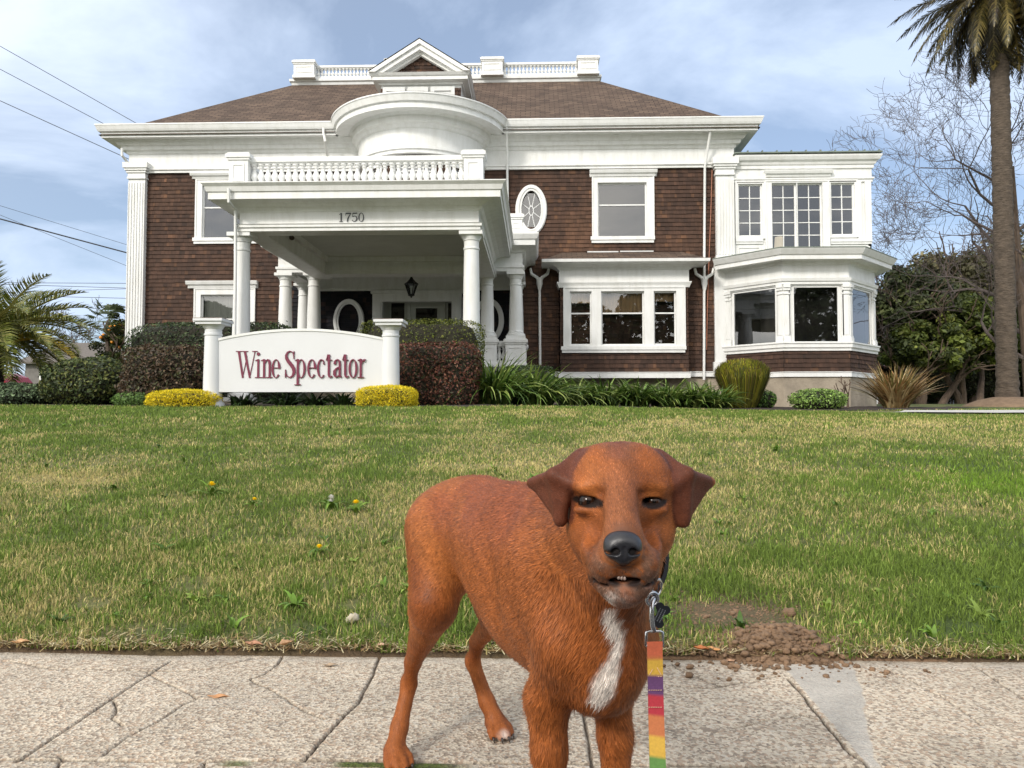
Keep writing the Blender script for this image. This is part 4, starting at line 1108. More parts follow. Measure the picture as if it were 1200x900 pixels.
mb.build('porch_railing', M['white'], porch, smooth=True, angle=35); mb = MB()
lowrail((cols[2][0] + .29, YC), (cols[3][0] - .29, YC), 2); lowrail((cols[2][0], YC + .29), (cols[4][0], FY - .95), 5)
mb.build('porch_railing', M['white'], porch, smooth=True, angle=35)
# steps in front of the porch
mb = MB(); n = 6
for k in range(n): zt = z_fl - .16 * (k + 1); mb.box(cols[3][0] + .4, cols[1][0] - .4, YP - .1 - .3 * (k + 1), YP - .1 - .3 * k + .0, .7, zt)
mb.build('porch_steps', M['concrete'], porch)
# small balcony rail above the porch
zpr0, zpr1 = z_pf1 + .55, uz(250, YP, 605)
pb = MB(); cxp = ux(605, YC, 262); pedestal_mesh(pb, cxp, YC, .36, zpr0, zpr1 + .0); cxp2 = ux(595, FY - .4, 262); pedestal_mesh(pb, cxp, FY - .35, .36, zpr0, zpr1)
pb.box(cxp - .09, cxp + .09, YC + .2, FY - .5, zpr1 - .2, zpr1 - .08); pb.box(cxp - .09, cxp + .09, YC + .2, FY - .5, zpr0, zpr0 + .1)
for k in range(7): pb.lathe([(r, z + zpr0 + .1) for r, z in baluster_profile(zpr1 - .3 - zpr0, .07)], cxp, YC + .35 + k * .2, 8)
pb.build('balcony_rail', M['white'], porch)
# the back wall of the porch: shingles darkened for shade, white frieze, oval lights, door
mb = MB(PF); mb.box(x_l + .05, x_r - .05, .03, .10, Z_IN, z_pf1 + .06); mb.box(x_l + .05, x_r - .05, .10, .13, Z_IN + .04, Z_IN + .12); mb.box(x_l + .05, x_r - .05, .10, .15, Z_IN + .42, Z_IN + .52); mb.build('porch_frieze', M['white'], porch)
l0 = px_rect(391, 352, 427, 400, FY - .03); cxo, rxo = (l0[0] + l0[1]) / 2, (l0[1] - l0[0]) / 2
czo = uz(376, FY, 480); rzo = rxo * 1.42
for s, cx in ((-1, cxo), (1, ux(572.5, FY, 376))):
    oval_window(cx, czo, rxo, rzo, plane(FY - .03), 'glass_dim', 8, house, .16)
T = PF; mb = MB(T); a, b_, c, d = door_r
mb.box(a, a + .32, -.05, .12, c, d); mb.box(b_ - .32, b_, -.05, .12, c, d); mb.box(a + .32, b_ - .32, -.05, .12, d - .3, d)
mb.box(a + .05, a + .27, .12, .15, c + .2, d - .35); mb.box(b_ - .27, b_ - .05, .12, .15, c + .2, d - .35); mb.box(a - .05, b_ + .05, .0, .17, d - .04, d + .06)
es = mb.build('entrance', M['white'], house)
Td = plane(FY + .55)
mb = MB(Td)
gl = [px_rect(458, 355, 474, 420, FY + .55), px_rect(487, 361, 512.5, 420, FY + .55), px_rect(525, 355, 538, 420, FY + .55)]
us = [a + .1] + [e for g in gl for e in (g[0], g[1])] + [b_ - .1]
for p, q in zip(us[0::2], us[1::2]): mb.box(p, q, -.06, .0, c, d)
for g in gl: mb.box(g[0], g[1], -.06, 0, g[3], d); mb.box(g[0], g[1], -.06, 0, c, c + .5)
for g in gl: mb.ring(g[0] - .05, g[1] + .05, c + .45, g[3] + .05, g[0], g[1], c + .5, g[3], 0, .03)
for x in (gl[1][0] - .22, gl[1][1] + .22): mb.box(x - .05, x + .05, 0, .06, c, d)
mb.box(a + .1, b_ - .1, -.06, .05, uz(350, FY + .5) - .03, uz(350, FY + .5) + .03)
mb.build('door', M['ceiling'], es)
mb = MB(Td)
for g in gl: mb.poly([(g[0], -.03, c + .5), (g[1], -.03, c + .5), (g[1], -.03, g[3]), (g[0], -.03, g[3])])
mb.build('door_glass', M['glass_dim'], es)
mb = MB(); mb.box(a - .2, a + .0, FY, FY + .7, c, d); mb.box(b_, b_ + .2, FY, FY + .7, c, d); mb.box(a, b_, FY + .02, FY + .6, d - .1, d + .1); mb.box(a - .5, b_ + .5, FY + 3.2, FY + 3.3, c, d + .2)
mb.build('hall', M['room'], es)

# ---- porte-cochere: the deep columned entrance canopy
YQ = 16.0
q_l, q_r = ux(281, YQ, 250), ux(561, YQ, 250)
zq0, zq1, zq2 = uz(270.5, YQ, 420), uz(262.5, YQ, 420), uz(244, YQ, 420)
zqf = uz(231, YQ - .49, 420); zqt = uz(211.5, YQ - .6, 420)
canopy = empty('porte_cochere', ((q_l + q_r) / 2, YQ, 1.0)); canopy.parent = house; canopy.matrix_parent_inverse = world_of(house).inverted()
canopy['label'] = 'deep white columned entrance canopy carrying a house number'
prof = [(-.45, zq2 - .05), (-.45, zq0 + .02), (-.40, zq0), (0, zq0), (.035, zq0), (.035, zq0 + .07), (.07, zq0 + .08), (.07, zq1 - .02), (.09, zq1), (.0, zq1 + .015), (.0, zq2 - .08), (.05, zq2 - .06), (.09, zq2 + .02), (.16, zq2 + .05), (.2, zqf - .03), (.34, zqf), (.49, zqf - .015), (.49, zqf + .13), (.52, zqf + .14), (.55, zqt - .08), (.61, zqt - .02), (.61, zqt), (-.3, zqt + .03)]
QP = [(q_l, YP + .2), (q_l, YQ), (q_r, YQ), (q_r, YP + .2)]
mb = MB(); mb.sweep(QP, prof); mb.build('canopy_entablature', M['white'], canopy)
mb = MB(); zcl = uz(301, YP - .5, 480)
mb.box(q_l + .3, q_r - .3, YQ + .3, YP, zcl, zcl + .06)
mb.build('canopy_ceiling', M['ceiling'], canopy)
mb = MB(); mb.box(q_l + .44, q_r - .44, YP - .5, YP - .02, zq0 + .02, zcl - .002); mb.box(q_l + .44, q_r - .44, YP - .56, YP - .5, zq0 + .12, zq0 + .24)
mb.box(q_l + .45, q_l + .55, YQ + .45, YP - .5, zcl - .14, zcl - .003); mb.box(q_r - .55, q_r - .45, YQ + .45, YP - .5, zcl - .14, zcl - .003); mb.box(q_l + .55, q_r - .55, YP - .6, YP - .5, zcl - .14, zcl - .003)
mb.build('cross_beam', M['white'], canopy)
mb = MB(); mb.box(q_l - .3, q_r + .3, YQ - .3, YP + .3, zqt - .02, zqt + .04); mb.build('canopy_roof', M['white_old'], canopy)
YQC = YQ + .24
gz0 = 1.05
for px in (283.5, 552.5): colu(canopy, ux(px, YQC, 330), YQC, gz0, zq0, .195)
for px in (283.5, 552.5):
    pb = MB(); x = ux(px, YQC, 330); pb.box(x - .36, x + .36, YQC - .36, YQC + .36, .6, gz0); pb.build('pedestal', M['concrete'], canopy)
# balcony balustrade on the canopy
za, zb_ = zqt + .03, uz(181, YQ, 420)
pw = ux(290.5, YQ, 190) - ux(268.5, YQ, 190)
xa, xb = ux(290.5, YQ, 190), ux(543.5, YQ, 190)
balustrade('balcony_balustrade', (xa, YQ + .2), (xb, YQ + .2), za, zb_, 31, r=.085, pw=pw, ped_h=uz(177.5, YQ, 420), rail_t=.14)
for X in (xa - pw / 2, xb + pw / 2):
    balustrade('balcony_balustrade', (X, YQ + .42), (X, YP + .2), za, zb_, 24 if X < -3 else 24, ped=(False, False), r=.085)
# lights under the canopy
for px, py, Y in ((338, 283, 18.0), (298, 277, 16.6)):
    p = U(px, py, Y); mb = MB(); mb.lathe([(.05, zcl - .06), (.05, zcl)], p.x, p.y, 12)
    for s in (-1, 1): mb.tube([(p.x, p.y, zcl - .05), (p.x + s * .07, p.y - .03, zcl - .12)], .015); mb.tube([(p.x + s * .05, p.y, zcl - .09), (p.x + s * .12, p.y - .10, zcl - .20)], [.03, .062], 12)
    mb.build('floodlight', M['plastic_lamp'], canopy)

# ---- gutters and downspouts
def spout(path, r=.042, head=None):
    mb = MB(); mb.tube(path, r, 10)
    for p in path[1:-1]:
        pass
    if head:
        x, y, z = head
        for s in (-1, 1): mb.tube([(x, y, z - .42), (x + s * .08, y, z - .20), (x + s * .26, y, z - .08), (x + s * .30, y, z + .10)], [.05, .055, .05, .042], 10)
        mb.lathe([(.045, z - .62), (.10, z - .40), (.10, z - .25), (.05, z - .2)], x, y, 12)
    mb.build('downspout', M['white'], house, smooth=True, angle=40)
def U3(px, py, Y): return tuple(U(px, py, Y))
yw = FY - .11
spout([U3(833.5, 138, FY - OVER - .05), U3(833, 150, FY - OVER + .05), U3(826, 196, yw), U3(825.3, 300, yw), U3(825, 445, yw)], head=U3(825.3, 318, yw))
spout([U3(593.8, 142, FY - OVER - .05), U3(594, 150, FY - OVER), U3(594.5, 200, yw), U3(595, 262, yw)])
spout([U3(632.3, 330, yw), U3(632.6, 380, yw), U3(633, 428, yw)], head=U3(632.3, 318, yw))
spout([U3(379, 145, FY - OVER - .05), U3(379, 155, FY - OVER - .05), U3(381, 165, FY - .8), U3(384, 185, FY - .2)])
spout([U3(143, 174, FY - .5), U3(143, 182, FY - .5), U3(150, 191, FY - .05)])
spout([U3(268, 221, YQ - .57), U3(268, 236, YQ - .57), U3(276, 246, YQ - .12), U3(276, 300, YQ - .1), U3(274.5, 440, YQ - .1)], r=.035)
spout([U3(293, 278, YQ + .45), U3(290, 300, YQ + .55), U3(289, 430, YQ + .55)], r=.025)
mb = MB(); M['copper'] = mat('copper_pipe', lin(150, 96, 72), .5, .15, 5); mb.tube([U3(834.5, 199, FY - .05), U3(833, 250, FY - .05), U3(831, 300, FY - .05), U3(829, 360, FY - .05), U3(828, 410, FY - .05)], .016, 8); mb.build('conduit', M['copper'], house)

# ---- house number
def stroke(mb, pts, ws, o0, o1):
    P = [Vector(p) for p in pts]; n = len(P); A = []; B = []
    W = ws if hasattr(ws, '__len__') else [ws] * n
    for i in range(n):
        t = (P[min(i + 1, n - 1)] - P[max(i - 1, 0)]).normalized(); q = Vector((-t.y, t.x)) * W[i] / 2
        A.append(P[i] + q); B.append(P[i] - q)
    v = [(p.x, o0, p.y) for p in A] + [(p.x, o0, p.y) for p in B] + [(p.x, o1, p.y) for p in A] + [(p.x, o1, p.y) for p in B]
    f = []
    for i in range(n - 1):
        f += [(2 * n + i, 2 * n + i + 1, 3 * n + i + 1, 3 * n + i), (i, i + n, i + n + 1, i + 1), (i, i + 1, 2 * n + i + 1, 2 * n + i), (n + i, 3 * n + i, 3 * n + i + 1, n + i + 1)]
    f += [(0, 2 * n, 3 * n, n), (n - 1, 2 * n - 1, 4 * n - 1, 3 * n - 1)]
    mb.add(v, f)
def ell(cx, cy, rx, ry, a0, a1, n=18): return [(cx + rx * math.cos(math.radians(a0 + (a1 - a0) * k / n)), cy + ry * math.sin(math.radians(a0 + (a1 - a0) * k / n))) for k in range(n + 1)]
class Letters:
    """condensed high contrast serif lettering laid out in cap-height units"""
    def __init__(self, T, x, z, h, sx=1.0, o=.0, t=.012): self.mb = MB(T); self.x, self.z, self.h, self.sx, self.o, self.t, self.k = x, z, h, sx, o, t, 0
    def s(self, dx, pts, w):
        self.k += 1
        P = [(self.x + (dx + a) * self.h * self.sx, self.z + b * self.h) for a, b in pts]
        W = [q * self.h for q in w] if hasattr(w, '__len__') else w * self.h
        stroke(self.mb, P, W, self.o, self.o + self.t + .0006 * self.k)
ST, HR = .105, .034
def thick(n, lo=HR, hi=ST): return [lo + (hi - lo) * math.sin(PI * k / (n - 1)) ** 1.3 for k in range(n)]
def bowl(L_, dx, cx, cy, rx, ry, a0, a1, n=22):
    pts = ell(cx, cy, rx, ry, a0, a1, n)
    w = [HR + (ST - HR) * abs(math.cos(math.radians(a0 + (a1 - a0) * k / n))) ** 1.6 for k in range(n + 1)]
    L_.s(dx, pts, w)
def g_1(L_, d): L_.s(d, [(.2, 0), (.2, .98)], .13); L_.s(d, [(.02, .80), (.2, .95)], .05); L_.s(d, [(.02, .02), (.38, .02)], .045)
def g_7(L_, d): L_.s(d, [(.02, .93), (.52, .93)], .12); L_.s(d, [(.035, .99), (.02, .70)], .035); L_.s(d, [(.5, .93), (.34, .6), (.22, .3), (.2, 0)], [.05, .09, .13, .14])
def g_5(L_, d): L_.s(d, [(.08, .95), (.48, .95)], .1); L_.s(d, [(.08, .98), (.06, .55)], .04); L_.s(d, [(.06, .52), (.16, .62), (.3, .63), (.42, .55), (.47, .33), (.40, .12), (.25, .02), (.10, .05), (.03, .18)], [.03, .045, .06, .1, .13, .1, .045, .05, .09])
def g_0(L_, d): bowl(L_, d, .27, .49, .215, .48, 0, 360, 36)
hn = U(397.5, 261, YQ)
Lt = Letters(plane(YQ), ux(397.5, YQ, 255), uz(260, YQ, 412), uz(249.5, YQ, 412) - uz(260, YQ, 412), 1.18, .004, .012)
for g, d in ((g_1, 0), (g_7, .60), (g_5, 1.22), (g_0, 1.82)): g(Lt, d)
Lt.mb.build('house_number', M['number'], canopy)
# ================================================================== sign
YS = 13.5
sx0, sx1 = ux(257.5, YS, 430), ux(450, YS, 430)
sgx = (sx0 + sx1) / 2
sign = empty('entrance_sign', (sgx, YS, tz(sgx, YS)), 'white arched signboard with plum lettering between two white posts', 'sign')
T = plane(YS)
szb = uz(459.5, YS, 350); sze = uz(399.5, YS, 350); szc = uz(388.5, YS, 350)
n = 24; top = [(sx0 + (sx1 - sx0) * k / n, sze + (szc - sze) * (1 - (2 * k / n - 1) ** 2)) for k in range(n + 1)]
mb = MB(T); mb.prism([(sx0, szb)] + [(sx1, szb)] + top[::-1], -.07, .07)
o = mb.build('signboard', M['white_sign'], sign)
mb = MB(T)
for (a, za_), (b, zb_) in zip(top[:-1], top[1:]): mb.add([(a, -.085, za_), (b, -.085, zb_), (b, -.085, zb_ + .045), (a, -.085, za_ + .045), (a, .085, za_), (b, .085, zb_), (b, .085, zb_ + .045), (a, .085, za_ + .045)], [(0, 1, 2, 3), (7, 6, 5, 4), (0, 4, 5, 1), (3, 2, 6, 7)])
mb.build('top_moulding', M['white'], sign)
for cx_px, zt_px, zb_px in ((249.5, 374.5, 476), (457.8, 376.5, 476)):
    cx = ux(cx_px, YS, 430); zt = uz(zt_px, YS, 350); zb0 = tz(cx, YS) - .05; r = .165
    mb = MB(); h = zt - zb0
    mb.lathe([(r * 1.30, zb0), (r * 1.34, zb0 + .08), (r * 1.25, zb0 + .12), (r * 1.08, zb0 + .15), (r, zb0 + .22), (r * .98, zb0 + h * .4), (r * .90, zt - .30), (r * .98, zt - .29), (r * .98, zt - .26), (r * .9, zt - .25), (r * .9, zt - .18), (r * 1.02, zt - .16), (r * 1.2, zt - .10)], cx, YS, 28)
    p = mb.build('post', M['white_sign'], sign, smooth=True, angle=35)
    mb = MB(); w = .235; mb.box(cx - w, cx + w, YS - w, YS + w, zt - .10, zt - .045); mb.box(cx - w - .03, cx + w + .03, YS - w - .03, YS + w + .03, zt - .045, zt); mb.build('cap', M['white_sign'], p)
    mb = MB(); mb.box(cx - w - .02, cx + w + .02, YS - w - .02, YS + w + .02, zt + .001, zt + .012); mb.build('cap_cover', mat('worn_cap', lin(120, 108, 100), .8, .3, 12), p)
ST, HR = .076, .027
hcap = uz(411.5, YS, 350) - uz(443, YS, 350)
Lt = Letters(T, ux(279.3, YS, 430), uz(443, YS, 350), hcap, 1.0, .073, .008)
def serif(L_, d, x, y, w=.24): L_.s(d, [(x - w / 2, y), (x + w / 2, y)], HR)
def g_W(L_, d):
    L_.s(d, [(.075, .985), (.235, .0)], [ST * 1.15, ST * .9]); L_.s(d, [(.225, .0), (.385, .80)], [HR, HR]); L_.s(d, [(.30, .985), (.50, .0)], [ST * 1.15, ST * .9]); L_.s(d, [(.49, .0), (.68, .985)], [HR, HR])
    serif(L_, d, .075, .985, .22); serif(L_, d, .31, .985, .22); serif(L_, d, .675, .985, .2)
def stem(L_, d, x, y0, y1, bot=True, flag=True):
    L_.s(d, [(x, y0), (x, y1)], ST)
    if bot: serif(L_, d, x, y0 + .017, .24)
    if flag: L_.s(d, [(x - .115, y1 - .05), (x + .01, y1 - .012)], [HR, .05])
XH = .69
def g_i(L_, d): stem(L_, d, .11, 0, XH); L_.s(d, [(.045, .885), (.08, .885), (.11, .885), (.14, .885), (.175, .885)], [.03, .115, .13, .115, .03])
def g_n(L_, d):
    stem(L_, d, .10, 0, XH); L_.s(d, [(.31, 0), (.31, .50)], ST); serif(L_, d, .31, .017, .2)
    L_.s(d, [(.13, .53), (.17, .63), (.225, .675), (.275, .65), (.305, .57), (.31, .48)], [.03, .035, .05, .085, .1, ST])
def g_e(L_, d): bowl(L_, d, .175, .34, .125, .335, 70, 320, 24); L_.s(d, ell(.175, .34, .125, .335, 0, 75, 8), [.085] * 3 + [.075, .065, .05, .04, .035, .034]); L_.s(d, [(.06, .37), (.30, .37)], HR)
def g_S(L_, d):
    P = [(.335, .72), (.325, .86), (.27, .96), (.19, .985), (.10, .94), (.055, .83), (.07, .71), (.15, .59), (.25, .47), (.335, .34), (.35, .20), (.30, .07), (.20, .012), (.11, .05), (.05, .16), (.035, .30)]
    L_.s(d, P, [.025, .03, .035, .04, .065, .09, .11, .125, .13, .125, .105, .075, .045, .035, .03, .025])
    L_.s(d, [(.34, .985), (.335, .70)], .03); L_.s(d, [(.035, .31), (.03, .01)], .03)
def g_p(L_, d): L_.s(d, [(.10, -.27), (.10, XH)], ST); serif(L_, d, .10, -.255, .24); L_.s(d, [(-.01, XH - .05), (.11, XH - .012)], [HR, .05]); bowl(L_, d, .225, .34, .125, .335, -150, 150, 24)
def g_c(L_, d): bowl(L_, d, .175, .34, .125, .335, 50, 315, 24); L_.s(d, [(.235, .53), (.262, .53), (.29, .53)], [.03, .1, .03])
def g_t(L_, d): L_.s(d, [(.11, .86), (.11, .12), (.14, .03), (.19, .02), (.235, .07)], [ST, ST, ST * .9, .05, .03]); L_.s(d, [(0, .655), (.22, .655)], HR); L_.s(d, [(.02, .66), (.075, .86)], [.03, .03])
def g_a(L_, d):
    L_.s(d, [(.07, .50), (.075, .58), (.12, .66), (.18, .672), (.235, .62), (.25, .50), (.25, .10), (.275, .03), (.325, .05)], [.10, .085, .04, .036, .08, ST, ST, .06, .03])
    L_.s(d, [(.24, .41), (.13, .34), (.06, .24), (.06, .12), (.11, .03), (.18, .04), (.24, .12)], [.03, .055, .1, .105, .06, .036, .03])
def g_o(L_, d): bowl(L_, d, .175, .34, .125, .335, 0, 360, 32)
def g_r(L_, d): stem(L_, d, .10, 0, XH); L_.s(d, [(.13, .52), (.17, .62), (.215, .655), (.26, .63)], [.03, .035, .06, .12])
offs = [(g_W, 0), (g_i, .70), (g_n, .93), (g_e, 1.30), (g_S, 1.80), (g_p, 2.19), (g_e, 2.635), (g_c, 2.995), (g_t, 3.335), (g_a, 3.60), (g_t, 3.945), (g_o, 4.17), (g_r, 4.53)]
for g, d in offs: g(Lt, d)
Lt.mb.build('lettering', M['plum'], sign)

# hanging lantern in the canopy
lp = U(482, 335, 22.6); lx, ly = lp.x, lp.y; zt = uz(321, 22.6, 482); zhang = z_pf1 + .05
lan = empty('hanging_lantern', (lx, ly, zt), 'black iron lantern hanging under the white canopy ceiling', 'lantern')
zz_ = lambda p: uz(p, 22.6, 482)
mb = MB(); mb.tube([(lx, ly, zhang), (lx, ly, zt)], .012, 6); mb.lathe([(.06, zhang - .03), (.06, zhang)], lx, ly, 12); mb.build('chain', M['iron'], lan)
mb = MB(); mb.lathe([(.02, zz_(322)), (.035, zz_(325)), (.06, zz_(327)), (.13, zz_(330)), (.215, zz_(332.5)), (.215, zz_(333.5))], lx, ly, 6); mb.build('lantern_roof', M['iron'], lan)
mb = MB()
for q in range(6):
    a = PI / 3 * q; mb.tube([(lx + .19 * math.cos(a), ly + .19 * math.sin(a), zz_(333)), (lx + .085 * math.cos(a), ly + .085 * math.sin(a), zz_(345))], .014, 6)
mb.lathe([(.10, zz_(345)), (.10, zz_(346.5)), (.03, zz_(347.5)), (.02, zz_(349))], lx, ly, 6); mb.build('lantern_cage', M['iron'], lan)
mb = MB(); mb.lathe([(.175, zz_(333.5)), (.08, zz_(345))], lx, ly, 6); mb.build('lantern_glass', M['glass_dim'], lan)

# ---- table lamp seen behind the sunroom door
YL = FY + .45; p = U(913, 283, YL)
lamp_mat = mat('cream_shade', lin(205, 190, 160), .8, .05); _b = lamp_mat.node_tree.nodes['Principled BSDF']; _b.inputs['Emission Color'].default_value = (1.0, .82, .58, 1); _b.inputs['Emission Strength'].default_value = .45
tl = empty('table_lamp', (p.x, YL, zlo + .4), 'cream drum shade lamp standing inside the sunroom glass doors', 'lamp')
mb = MB(); mb.lathe([(.16, uz(291, YL, 913)), (.13, uz(278, YL, 913))], p.x, YL, 20); mb.build('lamp_shade', lamp_mat, tl, smooth=True, angle=40)
mb = MB(); zb0 = uz(291, YL, 913); mb.lathe([(.10, zb0 - .42), (.09, zb0 - .40), (.03, zb0 - .36), (.06, zb0 - .2), (.02, zb0 - .05), (.02, zb0 + .05)], p.x, YL, 14); mb.build('lamp_base', M['iron'], tl, smooth=True)

# ================================================================== planting
def leaf_mat(name, trans=.22, rough=.55, spec=.4): return mat(name, (.1, .1, .1), rough, .12, 3, tint=True, trans=trans, spec=spec)
M['leaf'] = leaf_mat('leaf'); M['leaf_gloss'] = leaf_mat('glossy_leaf', .2, .35, .5)
M['bark'] = mat('bark', lin(92, 78, 66), .95, .35, 8, .02, 30, stretch=(1, 1, .3))
M['twig'] = mat('pale_twig', lin(88, 79, 76), .9, .3, 6)
M['core'] = mat('shrub_stems', lin(38, 36, 24), .95, .4, 9)
def leaves_at(P, Nrm, size, cols, aspect=.5, tilt=.7, seed=0, jit=.35):
    """one folded leaf per point, facing roughly along Nrm"""
    r = np.random.default_rng(seed); n = len(P)
    d = Nrm + r.normal(0, tilt, (n, 3)); d /= np.linalg.norm(d, axis=1)[:, None] + 1e-9
    t = r.normal(0, 1, (n, 3)); t -= d * (t * d).sum(1)[:, None]; t /= np.linalg.norm(t, axis=1)[:, None] + 1e-9
    b = np.cross(d, t); s = (size * r.uniform(1 - jit, 1 + jit, n))[:, None]
    A = P - t * s * .5; B = P + b * s * aspect * .5 + d * s * .06; Cc = P + t * s * .5; E = P - b * s * aspect * .5 + d * s * .06
    V = np.stack([A, B, Cc, E], 1).reshape(-1, 3); i = np.arange(n) * 4
    return V, np.stack([i, i + 1, i + 2, i + 3], -1), np.repeat(cols, 4, 0)
def pick(r, n, palette, w=None):
    pal = np.array(palette, float); k = r.choice(len(pal), n, p=w); return pal[k] * 1.5 * r.lognormal(0, .2, n)[:, None]
def sbox(r, n, x0, x1, y0, y1, z0, z1, p=4.0, depth=.22, top_bias=.0):
    """points near the skin of a rounded box, with outward normals"""
    d = r.normal(0, 1, (n, 3)); d /= np.linalg.norm(d, axis=1)[:, None]
    k = (np.abs(d) ** p).sum(1) ** (-1 / p)
    q = d * k[:, None]
    nn = np.sign(q) * np.abs(q) ** (p - 1)
    half = np.array([(x1 - x0) / 2, (y1 - y0) / 2, (z1 - z0) / 2]); c = np.array([(x0 + x1) / 2, (y0 + y1) / 2, (z0 + z1) / 2])
    nn = nn / half; nn /= np.linalg.norm(nn, axis=1)[:, None]
    sc_ = 1 - depth * r.random(n) ** 2 + np.where(r.random(n) < .05, r.random(n) * .07, 0)
    lum = (fbm(q[:, 0] * 2.4 + q[:, 1] * 1.7 + c[0], q[:, 2] * 2.4 + q[:, 1] + c[1], 4, 3) - .5)
    return c + q * half * (sc_ + lum * (.10 if p >= 4.5 else .24))[:, None], nn
def core_blob(name, x0, x1, y0, y1, z0, z1, parent, p=4.0, k=.8, material=None):
    n, m = 20, 12; V = []; F = []
    for i in range(m + 1):
        ph = -PI / 2 + PI * i / m
        for j in range(n):
            th = 2 * PI * j / n; d = np.array((math.cos(ph) * math.cos(th), math.cos(ph) * math.sin(th), math.sin(ph))); q = d * (np.abs(d) ** p).sum() ** (-1 / p)
            V.append(((x0 + x1) / 2 + q[0] * (x1 - x0) / 2 * k, (y0 + y1) / 2 + q[1] * (y1 - y0) / 2 * k, (z0 + z1) / 2 + q[2] * (z1 - z0) / 2 * k))
    for i in range(m):
        for j in range(n): F.append((i * n + j, i * n + (j + 1) % n, (i + 1) * n + (j + 1) % n, (i + 1) * n + j))
    return np_mesh(name, V, [np.array(F)], material or M['core'], parent, smooth=True)
_seed = [100]
def shrub(name, label, cat, box, n, size, palette, w=None, p=3.2, depth=.3, tilt=.7, aspect=.5, group=None, core=.8, mat_='leaf', extra=None):
    _seed[0] += 7; r = np.random.default_rng(_seed[0])
    x0, x1, y0, y1, z0, z1 = box
    root = empty(name, ((x0 + x1) / 2, (y0 + y1) / 2, z0), label, cat, group)
    P, Nn = sbox(r, n, *box, p=p, depth=depth)
    k = P[:, 2] > z0 + .01; P, Nn = P[k], Nn[k]
    cols = pick(r, len(P), palette, w)
    V, q, Tn = leaves_at(P, Nn, size, cols, aspect, tilt, _seed[0])
    parts = [(V, q, Tn)]
    if extra: parts.append(extra(r))
    o = 0; Vs, qs, Ts = [], [], []
    for a, b, c in parts: Vs.append(a); qs.append(b + o); Ts.append(c); o += len(a)
    np_mesh('foliage', np.concatenate(Vs), [np.concatenate(qs)], M[mat_], root, tint=np.concatenate(Ts))
    if core: core_blob('stems', x0, x1, y0, y1, z0 - .1, z1, root, p, core)
    return root
def pbox(x0, y0, x1, y1, Y, deep, zlow=None):
    """box whose near face sits at Y and fills the photo rectangle"""
    X0, X1 = ux(x0, Y + deep * .3, (y0 + y1) / 2), ux(x1, Y + deep * .3, (y0 + y1) / 2); xm = (X0 + X1) / 2
    zb = tz(xm, Y) if zlow is None else zlow
    return (X0, X1, Y, Y + deep, zb - .02, uz(y0, Y + deep * .3, (x0 + x1) / 2))
BOXW = [lin(50, 62, 34), lin(66, 80, 42), lin(38, 48, 28), lin(82, 94, 52)]
shrub('clipped_hedge', 'flat topped dark green clipped hedge below the left front window', 'hedge', pbox(150, 378, 345, 440, 18.2, 2.2), 24000, .075, [lin(40, 52, 34), lin(54, 68, 42), lin(30, 40, 28), lin(70, 84, 50)], p=6, depth=.16, core=.92)
PURP = [lin(64, 52, 40), lin(76, 58, 44), lin(50, 44, 34), lin(62, 64, 38), lin(88, 72, 54)]
shrub('purple_shrub', 'dark purple brown shrub left of the signboard', 'shrub', pbox(142, 405, 246, 470, 14.9, 1.6), 13000, .075, PURP, p=3.6, depth=.28, group=None)
shrub('green_shrub', 'broad dark green shrub farthest left of the house corner', 'shrub', pbox(46, 419, 152, 470, 15.4, 1.8), 9000, .085, [lin(46, 58, 30), lin(62, 74, 36), lin(36, 44, 26), lin(86, 90, 44)], p=2.8, depth=.35)
shrub('low_shrub', 'low grey green shrub at the left edge in front of the red car', 'shrub', pbox(-40, 448, 54, 472, 15.6, 1.5), 6500, .07, [lin(66, 80, 58), lin(52, 64, 44), lin(96, 112, 84), lin(120, 140, 104)], p=2.4, depth=.4)
shrub('creeping_plant', 'small bright green plant at the foot of the purple shrub', 'plant', pbox(128, 459, 172, 474, 14.2, .5), 700, .06, [lin(84, 110, 50), lin(64, 86, 40)], p=2.2, depth=.6, core=0)
def yellow(x0, y0, x1, y1, label):
    def tips(r):
        bx = pbox(x0, y0, x1, y1, 12.95, .8); n = 7500
        P, Nn = sbox(r, n, *bx, p=3.0, depth=.22); P = P + Nn * .02; Nn = np.cross(Nn, r.normal(0, 1, (n, 3))); Nn /= np.linalg.norm(Nn, axis=1)[:, None]
        t = np.clip((P[:, 2] - bx[4]) / (bx[5] - bx[4]), 0, 1)[:, None]
        return leaves_at(P, Nn, .05, pick(r, n, [lin(198, 180, 24), lin(212, 196, 60), lin(160, 150, 30), lin(180, 164, 16)]), .16, .3, 3)
    return shrub('golden_shrub', label, 'shrub', pbox(x0, y0, x1, y1, 12.95, .8), 5200, .045, [lin(186, 168, 20), lin(206, 188, 40), lin(150, 140, 24), lin(120, 116, 24)], p=4.0, depth=.35, aspect=.25, group='low golden shrubs flanking the signboard', extra=tips)
yellow(171, 457.5, 251, 474, 'low golden yellow shrub at the foot of the left sign post')
yellow(417, 452.5, 487, 473, 'low golden yellow shrub at the foot of the right sign post')
RED = [lin(76, 44, 36), lin(92, 54, 42), lin(56, 46, 32), lin(54, 56, 32), lin(62, 40, 32), lin(108, 72, 54)]
shrub('red_tip_hedge', 'clipped hedge of red and bronze leaves right of the signboard', 'hedge', pbox(463, 402, 562, 470, 14.3, 1.5), 15000, .06, RED, p=7.0, depth=.18, core=.9)
shrub('clipped_hedge', 'mounded olive green clipped hedge in front of the entrance canopy column', 'hedge', pbox(419, 375, 567, 430, 15.9 - .4, .9), 13000, .055, [lin(58, 66, 22), lin(76, 84, 28), lin(44, 50, 20), lin(98, 102, 38)], p=7, depth=.16, aspect=.4, core=.9)
